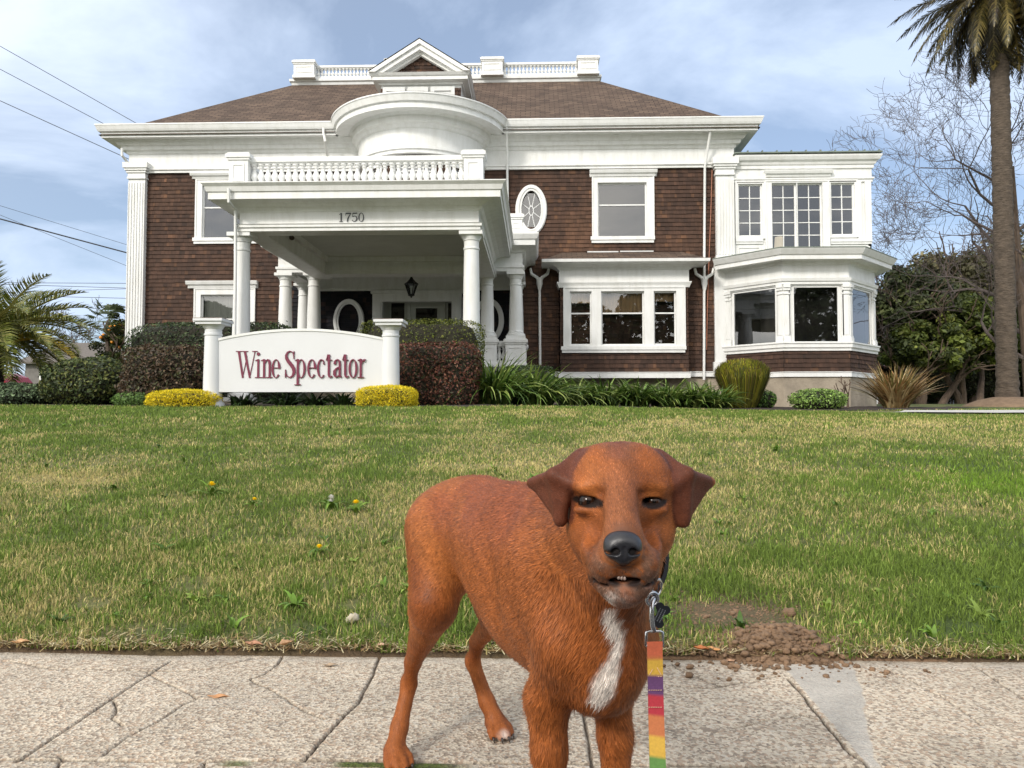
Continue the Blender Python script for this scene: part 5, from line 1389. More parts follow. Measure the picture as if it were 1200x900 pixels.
shrub('clipped_hedge', 'small square dark green hedge under the porch railing', 'hedge', pbox(588, 428.5, 650, 452, 19.0, 1.0), 4500, .06, [lin(44, 58, 32), lin(58, 74, 40), lin(34, 44, 26)], p=7, depth=.15)
shrub('leafy_plant', 'low bright green rounded plant in front of the bay foundation', 'plant', pbox(930, 455, 995, 483, 18.9, 1.2), 3800, .07, [lin(84, 108, 44), lin(108, 134, 62), lin(62, 82, 36), lin(126, 148, 84)], p=2.3, depth=.45)
shrub('leafy_plant', 'small leafy green plant between the broom bush and the bay foundation', 'plant', pbox(880, 457, 911, 478, 20.2, .7), 1500, .08, [lin(70, 96, 40), lin(92, 122, 50), lin(52, 72, 34)], p=2.3, depth=.5)

# strap leaved clumps
def strap_mesh(r, c, n, length, width, palette, spread=1.0, droop=1.0, seg=5, ell_=(1, 1), dry=None):
    V = []; Q = []; Tn = []; o = 0
    for k in range(n):
        a = r.uniform(0, 2 * PI); rad = r.random() ** .6
        bx, by = c[0] + math.cos(a) * rad * spread * .35 * ell_[0], c[1] + math.sin(a) * rad * spread * .35 * ell_[1]
        L_ = length * r.uniform(.65, 1.15); w = width * r.uniform(.7, 1.2); el = r.uniform(.75, 1.5); dr = droop * r.uniform(.7, 1.6)
        da = a + r.normal(0, .5); col = np.array(palette[r.integers(len(palette))]) * r.lognormal(0, .16)
        p = np.array((bx, by, c[2])); e = el; side = np.array((-math.sin(da), math.cos(da), 0)); up_t = r.normal(0, .25)
        for s in range(seg + 1):
            t = s / seg; ww = w * (1 - t ** 2.2) * .5 + .001
            sd = side * ww + np.array((0, 0, up_t * ww))
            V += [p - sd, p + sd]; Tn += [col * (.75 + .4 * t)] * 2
            p = p + np.array((math.cos(da) * math.cos(e), math.sin(da) * math.cos(e), math.sin(e))) * (L_ / seg); e -= dr * 1.35 / seg
        for s in range(seg): Q.append((o + 2 * s, o + 2 * s + 1, o + 2 * s + 3, o + 2 * s + 2))
        o += 2 * (seg + 1)
    return np.array(V), np.array(Q), np.array(Tn)
AGA = [lin(74, 100, 40), lin(94, 124, 52), lin(58, 80, 34), lin(120, 146, 68), lin(150, 166, 88)]
def strap_plant(label, px, py_top, Y, width_px, n, group='strap leaved clumps along the house front', pal=AGA, name='strap_leaf_plant', droop=1.0):
    _seed[0] += 3; r = np.random.default_rng(_seed[0])
    x = ux(px, Y, 465); z = tz(x, Y); W = width_px * Y / F_PX; H = uz(py_top, Y, px) - z
    root = empty(name, (x, Y, z), label, 'plant', group)
    V, Q, Tn = strap_mesh(r, (x, Y, z), int(n * 1.35), H * 1.3, .052, pal, W * .8, droop, 6, (1, .7))
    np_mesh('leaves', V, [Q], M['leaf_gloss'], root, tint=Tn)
for d in [('large strap leaved clump beside the red and bronze hedge', 575, 420, 15.3, 74, 330), ('large strap leaved clump below the porch pedestals', 625, 430, 15.9, 80, 330),
          ('strap leaved clump left of the triple window, before the small square hedge', 672, 441, 17.8, 56, 240), ('strap leaved clump under the left part of the triple window', 708, 442, 18.3, 56, 240),
          ('strap leaved clump under the middle of the triple window', 744, 444, 18.6, 56, 240), ('strap leaved clump under the right end of the triple window', 780, 445, 18.8, 56, 240),
          ('strap leaved clump before the long downspout', 812, 447, 18.9, 52, 220), ('strap leaved clump beside the broom bush, right end of the row', 838, 450, 19.0, 48, 200)]:
    strap_plant(*d)
for i, (px, l) in enumerate(((285, 'dark strap leaved plant under the left end of the signboard'), (335, 'dark strap leaved plant under the middle of the signboard, left of the other'), (370, 'dark strap leaved plant under the middle of the signboard, right of the other'), (402, 'dark strap leaved plant under the right end of the signboard'))):
    strap_plant(l, px, 458, 13.75, 44, 60, 'dark strap plants under the signboard', [lin(46, 66, 34), lin(60, 84, 42), lin(36, 52, 28)])
M['seed'] = None
strap_plant('tan and brown dry grass clump at the right corner of the bay', 1050, 436, 20.6, 46, 300, None, [lin(176, 150, 104), lin(150, 116, 74), lin(120, 92, 60), lin(196, 176, 130), lin(110, 104, 60)], 'ornamental_grass', .45)
# broom: dense fan of thin upright green stems
def broom(label, px0, py0, px1, Y):
    r = np.random.default_rng(55); x = ux((px0 + px1) / 2, Y, 450); z = tz(x, Y) - .02; H = uz(py0, Y, 870) - z; W = (px1 - px0) * Y / F_PX
    root = empty('broom_bush', (x, Y, z), label, 'shrub'); V = []; Q = []; Tn = []; o = 0
    pal = [lin(92, 98, 26), lin(116, 116, 30), lin(70, 74, 24), lin(138, 132, 40), lin(96, 82, 40)]
    for k in range(8000):
        a = r.uniform(0, 2 * PI); q = math.sqrt(r.random()); ex = math.cos(a) * q * W * .5; ey = math.sin(a) * q * W * .42
        top_ = H * (1.0 - .20 * q ** 4) * r.uniform(.86, 1.0); b0 = np.array((x + ex * .46, Y + ey * .46, z)); e = np.array((x + ex * 1.0, Y + ey, z + top_)); m = (b0 + e) / 2 + np.array((ex * .12, ey * .12, .02)) ; s0 = r.uniform(.0, .55)
        pts = [b0 * (1 - s0) + m * s0, m * .35 + e * .65 + r.normal(0, .015, 3), e + r.normal(0, .02, 3)]
        w = np.array((math.cos(a + 1.57), math.sin(a + 1.57), 0)) * .008; c = np.array(pal[r.integers(5)]) * r.lognormal(0, .2)
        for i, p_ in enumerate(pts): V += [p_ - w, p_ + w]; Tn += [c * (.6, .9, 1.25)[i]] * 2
        Q += [(o, o + 1, o + 3, o + 2), (o + 2, o + 3, o + 5, o + 4)]; o += 6
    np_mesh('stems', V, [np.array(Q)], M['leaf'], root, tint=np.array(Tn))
    mb = MB(); mb.lathe([(W * .19, z), (W * .27, z + H * .4), (W * .40, z + H * .80), (W * .02, z + H * .9)], x, Y, 18); mb.build('inner_stems', mat('broom_core', lin(52, 54, 20), .95, .4, 12), root, smooth=True)
broom('yellow green vase shaped broom bush before the white corner pilaster', 838, 421, 902, 20.0)
# pruned bare shrub by the foundation
def branch_tree(mb, p, d, L_, r, depth, R, kids=(2, 3), spread=.6, up=.1, shrink=.72, seg=4, bias=None, wob=.18, minr=.004):
    P = [p.copy()]; Rr = [r]; q = p.copy(); v = d.normalized()
    for s in range(seg):
        v = (v + Vector((R.gauss(0, wob), R.gauss(0, wob), R.gauss(0, wob) + up * .3))).normalized()
        if bias is not None: v = (v + bias * .05).normalized()
        q = q + v * (L_ / seg); P.append(q.copy()); Rr.append(max(minr, r * (1 - .5 * (s + 1) / seg)))
    mb.tube([tuple(a) for a in P], Rr, 5 if r < .05 else 8, cap=False)
    if depth <= 0: return
    n = R.randint(*kids)
    for k in range(n):
        i = R.randint(max(1, seg // 2), seg) if k else seg
        base = P[i]; a = R.uniform(0, 2 * PI); o = v.orthogonal().normalized(); o2 = v.cross(o)
        w = (v + (o * math.cos(a) + o2 * math.sin(a)) * R.uniform(.4, 1.1) * spread * 1.6).normalized()
        branch_tree(mb, base, w, L_ * shrink * R.uniform(.75, 1.15), max(minr, Rr[i] * .72), depth - 1, R, kids, spread, up, shrink, seg, bias, wob, minr)
R_ = random.Random(5)
Yb_ = 20.6; xb_ = ux(982, Yb_, 470); mb = MB(); zb_ = tz(xb_, Yb_)
for k in range(4): branch_tree(mb, Vector((xb_ + R_.uniform(-.3, .35), Yb_, zb_)), Vector((R_.uniform(-.35, .5), R_.uniform(-.2, .2), 1)), .42, .035, 2, R_, (2, 2), .55, .2, .7, 3, minr=.012)
tag(mb.build('bare_shrub', M['bark']), 'leafless pruned shrub against the bay foundation', 'shrub')

# ---- palms
def frond_mesh(r, L_, n, leaf, wid, droop0, curl, palette, hang=.5, seg=14, tip_taper=.8, vee=.5, along=(.45, .75)):
    """frond along +x from the origin, arching down"""
    V = []; Q = []; Tn = []; o = 0; pts = []; p = np.zeros(3); e = droop0
    for s in range(seg + 1):
        pts.append((p.copy(), e)); p = p + np.array((math.cos(e), 0, math.sin(e))) * (L_ / seg); e -= curl / seg
    for s in range(seg):
        w0, w1 = .05 * (1 - s / seg) + .012, .05 * (1 - (s + 1) / seg) + .012
        a, b = pts[s][0], pts[s + 1][0]
        V += [a + (0, -w0, 0), a + (0, w0, 0), b + (0, w1, 0), b + (0, -w1, 0), a + (0, 0, -w0), b + (0, 0, -w1)]; c = np.array(palette[-1])
        Tn += [c] * 6; Q += [(o, o + 1, o + 2, o + 3), (o, o + 3, o + 5, o + 4), (o + 1, o + 4, o + 5, o + 2)]; o += 6
    for k in range(n):
        t = .12 + .88 * (k + r.random()) / n; f = t * seg; i = min(int(f), seg - 1); g = f - i
        p = pts[i][0] * (1 - g) + pts[i + 1][0] * g; e = pts[i][1] * (1 - g) + pts[i + 1][1] * g
        ax = np.array((math.cos(e), 0, math.sin(e))); upv = np.array((-math.sin(e), 0, math.cos(e)))
        l = leaf * (math.sin(PI * min(1, t * .9 + .12)) ** .6) * r.uniform(.8, 1.1) * (1 - tip_taper * max(0, t - .75))
        for s in (-1, 1):
            d = ax * r.uniform(*along) + np.array((0, s, 0)) * .8 + upv * (vee + r.normal(0, .12)); d /= np.linalg.norm(d)
            m = p + d * l * .5; tip = p + d * l + np.array((0, 0, -hang * l * .5)); wv = np.cross(d, upv); wv = ax * wid * .5
            c = np.array(palette[r.integers(len(palette))]) * r.lognormal(0, .15)
            V += [p - wv * .6, p + wv * .6, m + wv, m - wv, tip]; Tn += [c] * 5
            Q += [(o, o + 1, o + 2, o + 3), (o + 3, o + 2, o + 4, o + 4)]; o += 5
    Q = np.array(Q); tri = Q[:, 2] == Q[:, 3]
    return np.array(V), [Q[~tri], Q[tri][:, :3]], np.array(Tn)
def palm(label, x, y, zg, ztop, r0, r1, lean, nf, L_, leaf, elev, palettes, seed, frond_n=46, name='palm_tree', boots=True, curl=(1.2, 1.9), wid=.05, az=None, flare=1.35, along=(.45, .75), vee=.5, hang=.5):
    r = np.random.default_rng(seed); root = empty(name, (x, y, zg), label, 'palm')
    mb = MB(); n = 26; k = 150; vs = []; fs = []
    H = ztop - zg
    for i in range(k + 1):
        t = i / k; z = zg - .15 + (H + .15) * t; cx = x + lean * t; rr = r0 + (r1 - r0) * t + (flare - 1) * r0 * math.exp(-t * H / .55)
        for j in range(n):
            a = 2 * PI * j / n; q = rr * (1 + .035 * math.sin(i * 2.1 + j * 0) * 1 + .03 * math.sin(3 * a + i * .9)) + r.normal(0, .006)
            vs.append((cx + q * math.cos(a), y + q * math.sin(a), z))
    for i in range(k):
        for j in range(n): fs.append((i * n + j, i * n + (j + 1) % n, (i + 1) * n + (j + 1) % n, (i + 1) * n + j))
    mb.add(vs, fs); mb.build('trunk', M['palm_bark'], root, smooth=True)
    top = Vector((x + lean, y, ztop)); meshes = []
    for v in range(5):
        V, F_, Tn = frond_mesh(r, L_ * (.92 + .04 * v), frond_n, leaf, wid, 0, 0 if curl is None else r.uniform(*curl), palettes[v % len(palettes)], hang, along=along, vee=vee)
        o = np_mesh('frond', V, F_, M['leaf_gloss'], None, tint=Tn); meshes.append(o.data); bpy.data.objects.remove(o)
    for i in range(nf):
        o = link('frond', meshes[i % 5], root); t = (i + .5) / nf
        el = elev[0] + (elev[1] - elev[0]) * t + r.normal(0, .07)
        a = (i * 2.39996) if az is None else az[i % len(az)] + r.normal(0, .1)
        loc = top + Vector((math.cos(a) * r1 * .6, math.sin(a) * r1 * .6, .35 * (1 - t) + r.normal(0, .05)))
        o.matrix_parent_inverse = Matrix.Identity(4)
        o.location = loc - Vector(root.location); o.rotation_euler = (r.normal(0, .15), -el, a)
    if boots:
        bmb = MB()
        for i in range(130):
            t = i / 130; a = i * 2.39996; z = ztop - 1.0 + 1.3 * t; q = r1 * (1.0 + .18 * math.sin(PI * t)); e = .2 + .9 * t
            p0 = Vector((x + lean + math.cos(a) * q, y + math.sin(a) * q, z)); d = Vector((math.cos(a) * math.cos(e), math.sin(a) * math.cos(e), math.sin(e)))
            bmb.tube([tuple(p0 - d * .1), tuple(p0 + d * .2), tuple(p0 + d * .42)], [.09, .07, .05], 5)
        bmb.build('leaf_bases', M['palm_boot'], root)
    return root
M['palm_bark'] = mat('palm_bark', lin(82, 72, 62), .95, .35, 5, .05, 9, stretch=(1, 1, 2.6)); M['palm_boot'] = mat('palm_leaf_base', lin(150, 128, 72), .8, .35, 5)
DARKF = [lin(56, 52, 32), lin(42, 40, 26), lin(72, 66, 40), lin(54, 44, 32), lin(110, 98, 58)]
OLIVE = [lin(88, 82, 40), lin(70, 68, 34), lin(110, 98, 50), lin(58, 54, 32), lin(134, 118, 66)]
YP_ = 24.5; xb0 = ux(1180, YP_, 440)
palm('tall thick trunked palm with a skirt of dark hanging fronds', xb0, YP_, tz(xb0, YP_), uz(-6, YP_, 1170), .30, .27, ux(1170, YP_, 30) - xb0, 88, 3.05, .50, (-1.4, .9), [DARKF, DARKF, DARKF, OLIVE, DARKF], 3, 60, curl=(.8, 1.4), wid=.055, along=(1.0, 1.5), vee=.1, hang=.7)
mb = MB(); zz0 = tz(xb0, YP_); mb.lathe([(1.5, zz0 - .1), (1.2, zz0 + .06), (.8, zz0 + .22), (.4, zz0 + .3)], xb0, YP_, 24); tag(mb.build('soil_mound', mat('root_soil', lin(120, 100, 80), .95, .2, 5, .02, 20), smooth=True), kind='structure')
YLp = 17.0; xl0 = ux(-18, YLp, 440)
GREENF = [lin(98, 108, 44), lin(124, 130, 54), lin(72, 82, 40), lin(138, 140, 84), lin(156, 150, 84)]
YELF = [lin(176, 150, 40), lin(150, 136, 44), lin(120, 118, 40), lin(190, 164, 60), lin(180, 150, 60)]
palm('young palm with arching feathery fronds, some yellowing, at the left edge', xl0, YLp, tz(xl0, YLp), uz(402, YLp, 0), .34, .36, 0.0, 54, 2.35, .50, (-.35, 1.3), [GREENF, GREENF, GREENF, GREENF, GREENF], 9, 66, curl=(.9, 1.4), wid=.034, boots=False)
# the yellow lowest frond, a part of the young palm
r = np.random.default_rng(4); V, F_, Tn = frond_mesh(r, 2.5, 60, .42, .03, .55, 1.55, YELF)
pl = [o for o in bpy.data.objects if o.name.startswith('palm_tree')][-1]
o = np_mesh('frond', V, F_, M['leaf_gloss'], None, tint=Tn); o.parent = pl; o.location = (0.25, -.1, uz(412, YLp, 0) - pl.location.z); o.rotation_euler = (0, 0, -.12); o['label'] = 'yellowed lowest frond'
# small fan palm behind the left corner
Yf = 27.0; xf = ux(128, Yf, 400); rf = np.random.default_rng(8)
fan = empty('fan_palm', (xf, Yf, tz(xf, Yf)), 'small dull green fan palm behind the left corner of the house', 'palm')
mb = MB(); zt = uz(378, Yf, 128); mb.tube([(xf, Yf, tz(xf, Yf) - .1), (xf, Yf, zt)], [.16, .13], 10); mb.build('trunk', M['palm_bark'], fan)
for k in range(13):
    a = rf.uniform(0, 2 * PI); e = rf.uniform(-.3, 1.3); V = []; F_ = []; Tn = []; d = np.array((math.cos(a) * math.cos(e), math.sin(a) * math.cos(e), math.sin(e))); s = np.array((-math.sin(a), math.cos(a), 0)); u_ = np.cross(d, s)
    p0 = np.array((xf, Yf, zt)) + d * rf.uniform(.35, .8); V = [np.array((xf, Yf, zt)) - s * .015, np.array((xf, Yf, zt)) + s * .015, p0 + s * .01, p0 - s * .01]; F_ = []; Tn = [np.array(lin(90, 100, 60))] * 4; tri = []
    for q in range(22):
        t = -1.5 + 3.0 * q / 21; c = d * math.cos(t) + s * math.sin(t); w = np.cross(c, u_) * .03; o_ = len(V); l = .42 * rf.uniform(.7, 1.15)
        V += [p0, p0 + c * l * .6 + w, p0 + c * l + np.array((0, 0, -.08)), p0 + c * l * .6 - w]; F_.append((o_, o_ + 1, o_ + 2, o_ + 3)); Tn += [np.array(lin(104, 116, 84)) * rf.lognormal(0, .2)] * 4
    np_mesh('frond', V, [np.array([(0, 1, 2, 3)]), np.array(F_)], M['leaf'], fan, tint=np.array(Tn))

# ---- trees
def clump_tree(name, label, x, y, zg, height, crown, n, size, palette, seed, trunk_r=.2, cat='tree', group=None, nclump=60, low=.15, fruit=None, aspect=.55, shape=1.0, trunks=1):
    r = np.random.default_rng(seed); R2 = random.Random(seed); root = empty(name, (x, y, zg), label, cat, group)
    rx, ry = crown; zc0 = zg + height * low; hz = (height * (1 - low)) / 2; cz = zc0 + hz
    mb = MB()
    for q in range(trunks):
        ox = R2.uniform(-.3, .3) * rx * (trunks > 1)
        branch_tree(mb, Vector((x + ox, y, zg - .1)), Vector((ox * .15 + R2.uniform(-.1, .1), 0, 1)), height * .45, trunk_r, 3, R2, (2, 3), .55, .25, .7, 4, minr=.02)
    mb.build('trunk', M['bark'], root)
    d = r.normal(0, 1, (nclump, 3)); d /= np.linalg.norm(d, axis=1)[:, None]; rad = r.uniform(.35, .95, nclump)[:, None]
    cl = d * rad; w = 1 - .35 * np.clip(cl[:, 2:3], 0, 1) * shape
    cl = np.array((x, y, cz)) + cl * np.array((rx, ry, hz)) * np.concatenate([w, w, np.ones_like(w)], 1)
    cr = r.uniform(.16, .32, nclump) * min(rx, hz) * 1.15
    ctone = r.lognormal(0, .22, nclump); cpal = r.integers(0, len(palette), nclump)
    k = r.integers(0, nclump, n); dd = r.normal(0, 1, (n, 3)); dd /= np.linalg.norm(dd, axis=1)[:, None]
    P = cl[k] + dd * (cr[k] * r.random(n) ** .4)[:, None] * np.array((1.15, 1.15, .8))
    out = dd * .7 + np.array((0, 0, .5))
    pal = np.array(palette); mixp = np.where(r.random(n) < .65, cpal[k], r.integers(0, len(palette), n))
    cols = pal[mixp] * (ctone[k] * r.lognormal(0, .2, n))[:, None]
    V, q, Tn = leaves_at(P, out, size, cols, aspect, .6, seed)
    np_mesh('crown', V, [q], M['leaf'], root, tint=Tn)
    if fruit:
        mb = MB()
        for i in range(fruit):
            p = P[r.integers(0, n)] ; p = np.array((p[0], p[1] - .1, p[2])); mb.lathe([(.01, p[2] - .06), (.05, p[2] - .035), (.062, p[2]), (.05, p[2] + .035), (.01, p[2] + .06)], p[0], p[1], 8)
        mb.build('fruit', mat('orange_peel', lin(214, 138, 32), .5, .1, 6), root, smooth=True)
    return root
Yt = 26.5; xo = ux(139, Yt, 400)
clump_tree('orange_tree', 'small orange tree with fruit behind the left corner of the house', xo, Yt, tz(xo, Yt), uz(352, Yt, 139) - tz(xo, Yt), (.78, .9), 9000, .11, [lin(52, 64, 30), lin(72, 84, 36), lin(40, 50, 26), lin(96, 100, 40)], 13, .05, fruit=40, low=.02)
EVG = [lin(74, 84, 48), lin(92, 102, 58), lin(60, 68, 42), lin(106, 112, 64)]
OLV = [lin(80, 92, 40), lin(98, 110, 46), lin(62, 72, 36), lin(114, 120, 56)]
BRN = [lin(104, 100, 70), lin(90, 90, 60), lin(120, 112, 80), lin(76, 78, 52)]
for (px, top, Y, w, pal, seed, lab, tr, low) in (
        (1066, 300, 33, 2.3, EVG, 21, 'dark evergreen tree nearest the bay, with several slim stems', 4, .30),
        (1085, 372, 31, 2.0, OLV, 22, 'lower olive green tree in front of the dark evergreen by the bay', 3, .34),
        (1118, 284, 35, 2.7, BRN, 23, 'broad grey green tree just left of the palm trunk', 3, .30),
        (1140, 340, 31.5, 1.8, OLV, 24, 'yellow green bushy tree touching the left side of the palm trunk', 3, .3),
        (1168, 268, 37, 2.8, BRN, 25, 'tall grey green tree behind the palm trunk', 2, .3),
        (1205, 300, 34, 2.2, EVG, 26, 'dark evergreen tree at the right edge beyond the palm', 3, .15),
        (1030, 372, 44, 1.6, [lin(96, 72, 74), lin(84, 66, 60), lin(70, 66, 50)], 27, 'distant purplish tree glimpsed past the bay corner', 1, .1)):
    x = ux(px, Y, 400); zg = tz(x, Y)
    clump_tree('evergreen_tree', lab, x, Y, zg, uz(top, Y, px) - zg, (w, w), 17000, .21, pal, seed, .16, group='trees beyond the right side of the house', nclump=75, low=low, trunks=tr)
# dark undergrowth and fence behind the trees
Yfz = 40; 
mb = MB(); x0, x1 = ux(1070, Yfz, 450), ux(1290, Yfz, 450); zg = tz(x0, Yfz); x = x0
fn = empty('board_fence', (x0, Yfz, zg), 'dark weathered board fence deep under the trees at right', 'fence')
while x < x1: mb.box(x, x + .14, Yfz, Yfz + .03, zg - .1, zg + 1.7 + rnd.uniform(-.03, .03)); x += .16
mb.build('boards', M['darkwall'], fn)
mb = MB(); mb.box(x0, x1, Yfz + .04, Yfz + .1, zg + .4, zg + .5); mb.box(x0, x1, Yfz + .04, Yfz + .1, zg + 1.3, zg + 1.4); mb.build('rail', M['darkwall'], fn)
for px, l in ((1098, 'dense dark undergrowth between the tree stems near the bay'), (1150, 'dense dark undergrowth left of the palm trunk'), (1208, 'dense dark undergrowth right of the palm trunk')):
    shrub('undergrowth_bush', l, 'bush', pbox(px - 30, 418, px + 32, 466, 34.5, 2.0), 7000, .13, [lin(40, 46, 26), lin(54, 60, 32), lin(30, 36, 22)], p=2.6, depth=.4, group='bushes under the right hand trees')
# white outbuilding glimpsed behind
def small_house(label, px0, px1, py_eave, py_ridge, Y, wall, roof, depth=7.0, name='cottage', ridge_x=True, porch_=False):
    x0, x1 = ux(px0, Y, 420), ux(px1, Y, 420); zg = tz((x0 + x1) / 2, Y); ze_, zr2 = uz(py_eave, Y, px0), uz(py_ridge, Y + depth / 2, px0)
    root = empty(name, ((x0 + x1) / 2, Y, zg), label, 'house')
    mb = MB(); mb.box(x0, x1, Y, Y + depth, zg - .2, ze_)
    for x in (x0 + .001, x1 - .001): mb.poly([(x, Y, ze_), (x, Y + depth, ze_), (x, Y + depth / 2, zr2 - .05)])
    mb.build('wall', wall, root); e = .4
    mb = MB(); mb.slab([(0, 0)], 0, 0) if False else None
    for (ya, za, yb2, zb2) in ((Y - e, ze_ - e * (zr2 - ze_) / (depth / 2), Y + depth / 2, zr2), (Y + depth + e, ze_ - e * (zr2 - ze_) / (depth / 2), Y + depth / 2, zr2)):
        mb.add([(x0 - e, ya, za), (x1 + e, ya, za), (x1 + e, yb2, zb2), (x0 - e, yb2, zb2), (x0 - e, ya, za + .12), (x1 + e, ya, za + .12), (x1 + e, yb2, zb2 + .12), (x0 - e, yb2, zb2 + .12)], [(0, 3, 2, 1), (4, 5, 6, 7), (0, 1, 5, 4), (1, 2, 6, 5), (2, 3, 7, 6), (3, 0, 4, 7)])
    mb.build('roof', roof, root)
    w = x1 - x0; h = ze_ - zg
    for t in (.2, .72):
        a, b = x0 + w * t, x0 + w * t + min(1.2, w * .2); mb = MB(); mb.ring(a, b, zg + h * .35, zg + h * .8, a + .1, b - .1, zg + h * .35 + .1, zg + h * .8 - .1, Y - .06, Y + .02); wd = mb.build('window', M['white'], root)
        mb = MB(); mb.poly([(a + .1, Y - .01, zg + h * .35 + .1), (b - .1, Y - .01, zg + h * .35 + .1), (b - .1, Y - .01, zg + h * .8 - .1), (a + .1, Y - .01, zg + h * .8 - .1)]); mb.build('pane', M['room'], wd)
    a = x0 + w * .48; mb = MB(); mb.box(a, a + .95, Y - .05, Y + .02, zg, zg + min(2.1, h * .85)); mb.build('door', M['darkwall'], root)
    return root
M['cot_wall'] = mat('cottage_wall', (.62, .62, .62), .8, .08, 3); M['cot_roof'] = mat('grey_roof', lin(104, 98, 92), .95, .3, 8, stretch=(1, 6, 6))
M['cot_roof2'] = mat('dark_roof', lin(90, 84, 80), .95, .25, 8)
small_house('white outbuilding glimpsed between the tree stems at right', 1036, 1096, 432, 418, 50, M['cot_wall'], M['cot_roof2'], 6)
small_house('low grey roofed cottage beyond the young palm', 30, 116, 424, 404, 46, mat('dull_siding', (.16, .15, .14), .8, .15, 4), M['cot_roof'], 8)

# bare trees
def bare_tree(label, x, y, h, lean, seed, depth=6, r0=.28, spread=.6, minr=.008, material='twig', L0=None, bias=None, boughs=7, name='bare_tree', up=.12, group=None):
    R3 = random.Random(seed); zg = tz(x, y); root = empty(name, (x, y, zg), label, 'tree', group)
    mb = MB(); t = [Vector((x, y, zg - .2)), Vector((x + lean * .2, y, zg + h * .2)), Vector((x + lean * .5, y + .1, zg + h * .45)), Vector((x + lean * .8, y, zg + h * .7))]
    mb.tube([tuple(p) for p in t], [r0, r0 * .85, r0 * .65, r0 * .4], 10); mb.build('trunk', M['bark'], root)
    mb = MB()
    for k in range(boughs):
        f = .22 + .75 * k / boughs; q = f * 3; i = min(2, int(q)); p = t[i].lerp(t[i + 1], q - i); a = R3.uniform(0, 2 * PI)
        d = Vector((math.cos(a), math.sin(a) * .6, R3.uniform(.1, .8)))
        if bias is not None: d = d + bias * R3.uniform(.4, 1.6)
        branch_tree(mb, p, d, (L0 or h * .26) * R3.uniform(.8, 1.15), r0 * .45 * (1.15 - f * .6), depth, R3, (2, 3), spread, up, .76, 5, None, .16, minr)
    mb.build('branches', M[material], root)
    return root
bare_tree('tall leafless tree spreading fine twigs behind the palm', ux(1206, 29, 400), 29, 13.0, -.6, 12, 6, .22, .62, .006, bias=Vector((-.6, .0, .25)), boughs=13, L0=2.7)
bare_tree('distant leafless tree at the left beyond the cottage', ux(84, 52, 400), 52, uz(372, 52, 92) - tz(-28, 52) + .5, .2, 34, 5, .16, .6, .014, boughs=7)

# ---- parked red car, seen between the shrubs
Yc = 31.0
def car(xc, zg):
    root = empty('parked_car', (xc, Yc, zg), 'red parked car with pale windows behind the low shrubs at left', 'car')
    L2, W2 = 4.6, 1.8; red = mat('red_car_paint', lin(150, 30, 36), .25, .03, 2); dark = mat('car_trim', (.02, .02, .022), .4)
    side_ = [(-2.25, .35), (-2.3, .65), (-2.2, .95), (-1.9, 1.0), (-1.5, 1.55), (-1.2, 1.66), (.55, 1.66), (.95, 1.5), (1.35, 1.05), (2.1, .92), (2.28, .7), (2.25, .35)]
    X = [-1, -.985, -.93]; mb = MB(Frame((xc, Yc), (1, 0)))
    mb.v = []; 
    prof = [(x, z + zg) for x, z in side_]
    mb.prism(prof, -W2 / 2, W2 / 2); b = mb.build('body', red, root)
    bev = b.modifiers.new('soft', 'BEVEL'); bev.width = .07; bev.segments = 3
    for s in (-1, 1):
        for a, c, l in (([(-1.42, 1.02), (-1.15, 1.52), (-.45, 1.55), (-.45, 1.02)], 0, 0), ([(-.35, 1.02), (-.35, 1.55), (.5, 1.55), (.98, 1.05)], 0, 0)):
            mb = MB(Frame((xc, Yc), (1, 0))); y = s * (W2 / 2 + .004); mb.poly([(x, y, z + zg) for x, z in a]); mb.build('side_window', M['glass'], root)
        for x in (-1.4, 1.4):
            mb = MB(); n = 22; vs = []
            wy = Yc - s * (W2 / 2 - .08); ring_ = [(.33, -.1), (.33, .1), (.22, .115), (.0, .10)]
            pts = [[(xc + x + r_ * math.cos(2 * PI * k / n), wy - s * o_, zg + .33 + r_ * math.sin(2 * PI * k / n)) for k in range(n)] for r_, o_ in ring_[:3]]
            for q in range(2): mb.add(pts[q] + pts[q + 1], [(k, (k + 1) % n, n + (k + 1) % n, n + k) for k in range(n)])
            w = mb.build('wheel', dark, root); mb = MB(); mb.poly([(xc + x + .22 * math.cos(2 * PI * k / n), wy - s * .117, zg + .33 + .22 * math.sin(2 * PI * k / n)) for k in range(n)]); mb.build('rim', mat('alloy', (.5, .5, .52), .35, .05, metal=.8), w)
    mb = MB(); 
    for s in (-1, 1): mb = MB(); mb.box(xc + 2.2, xc + 2.30, Yc + s * .65 - .2, Yc + s * .65 + .2, zg + .68, zg + .84); mb.build('headlight', M['white'], root)
car(ux(-8, Yc, 440), tz(-20, Yc) - .28)

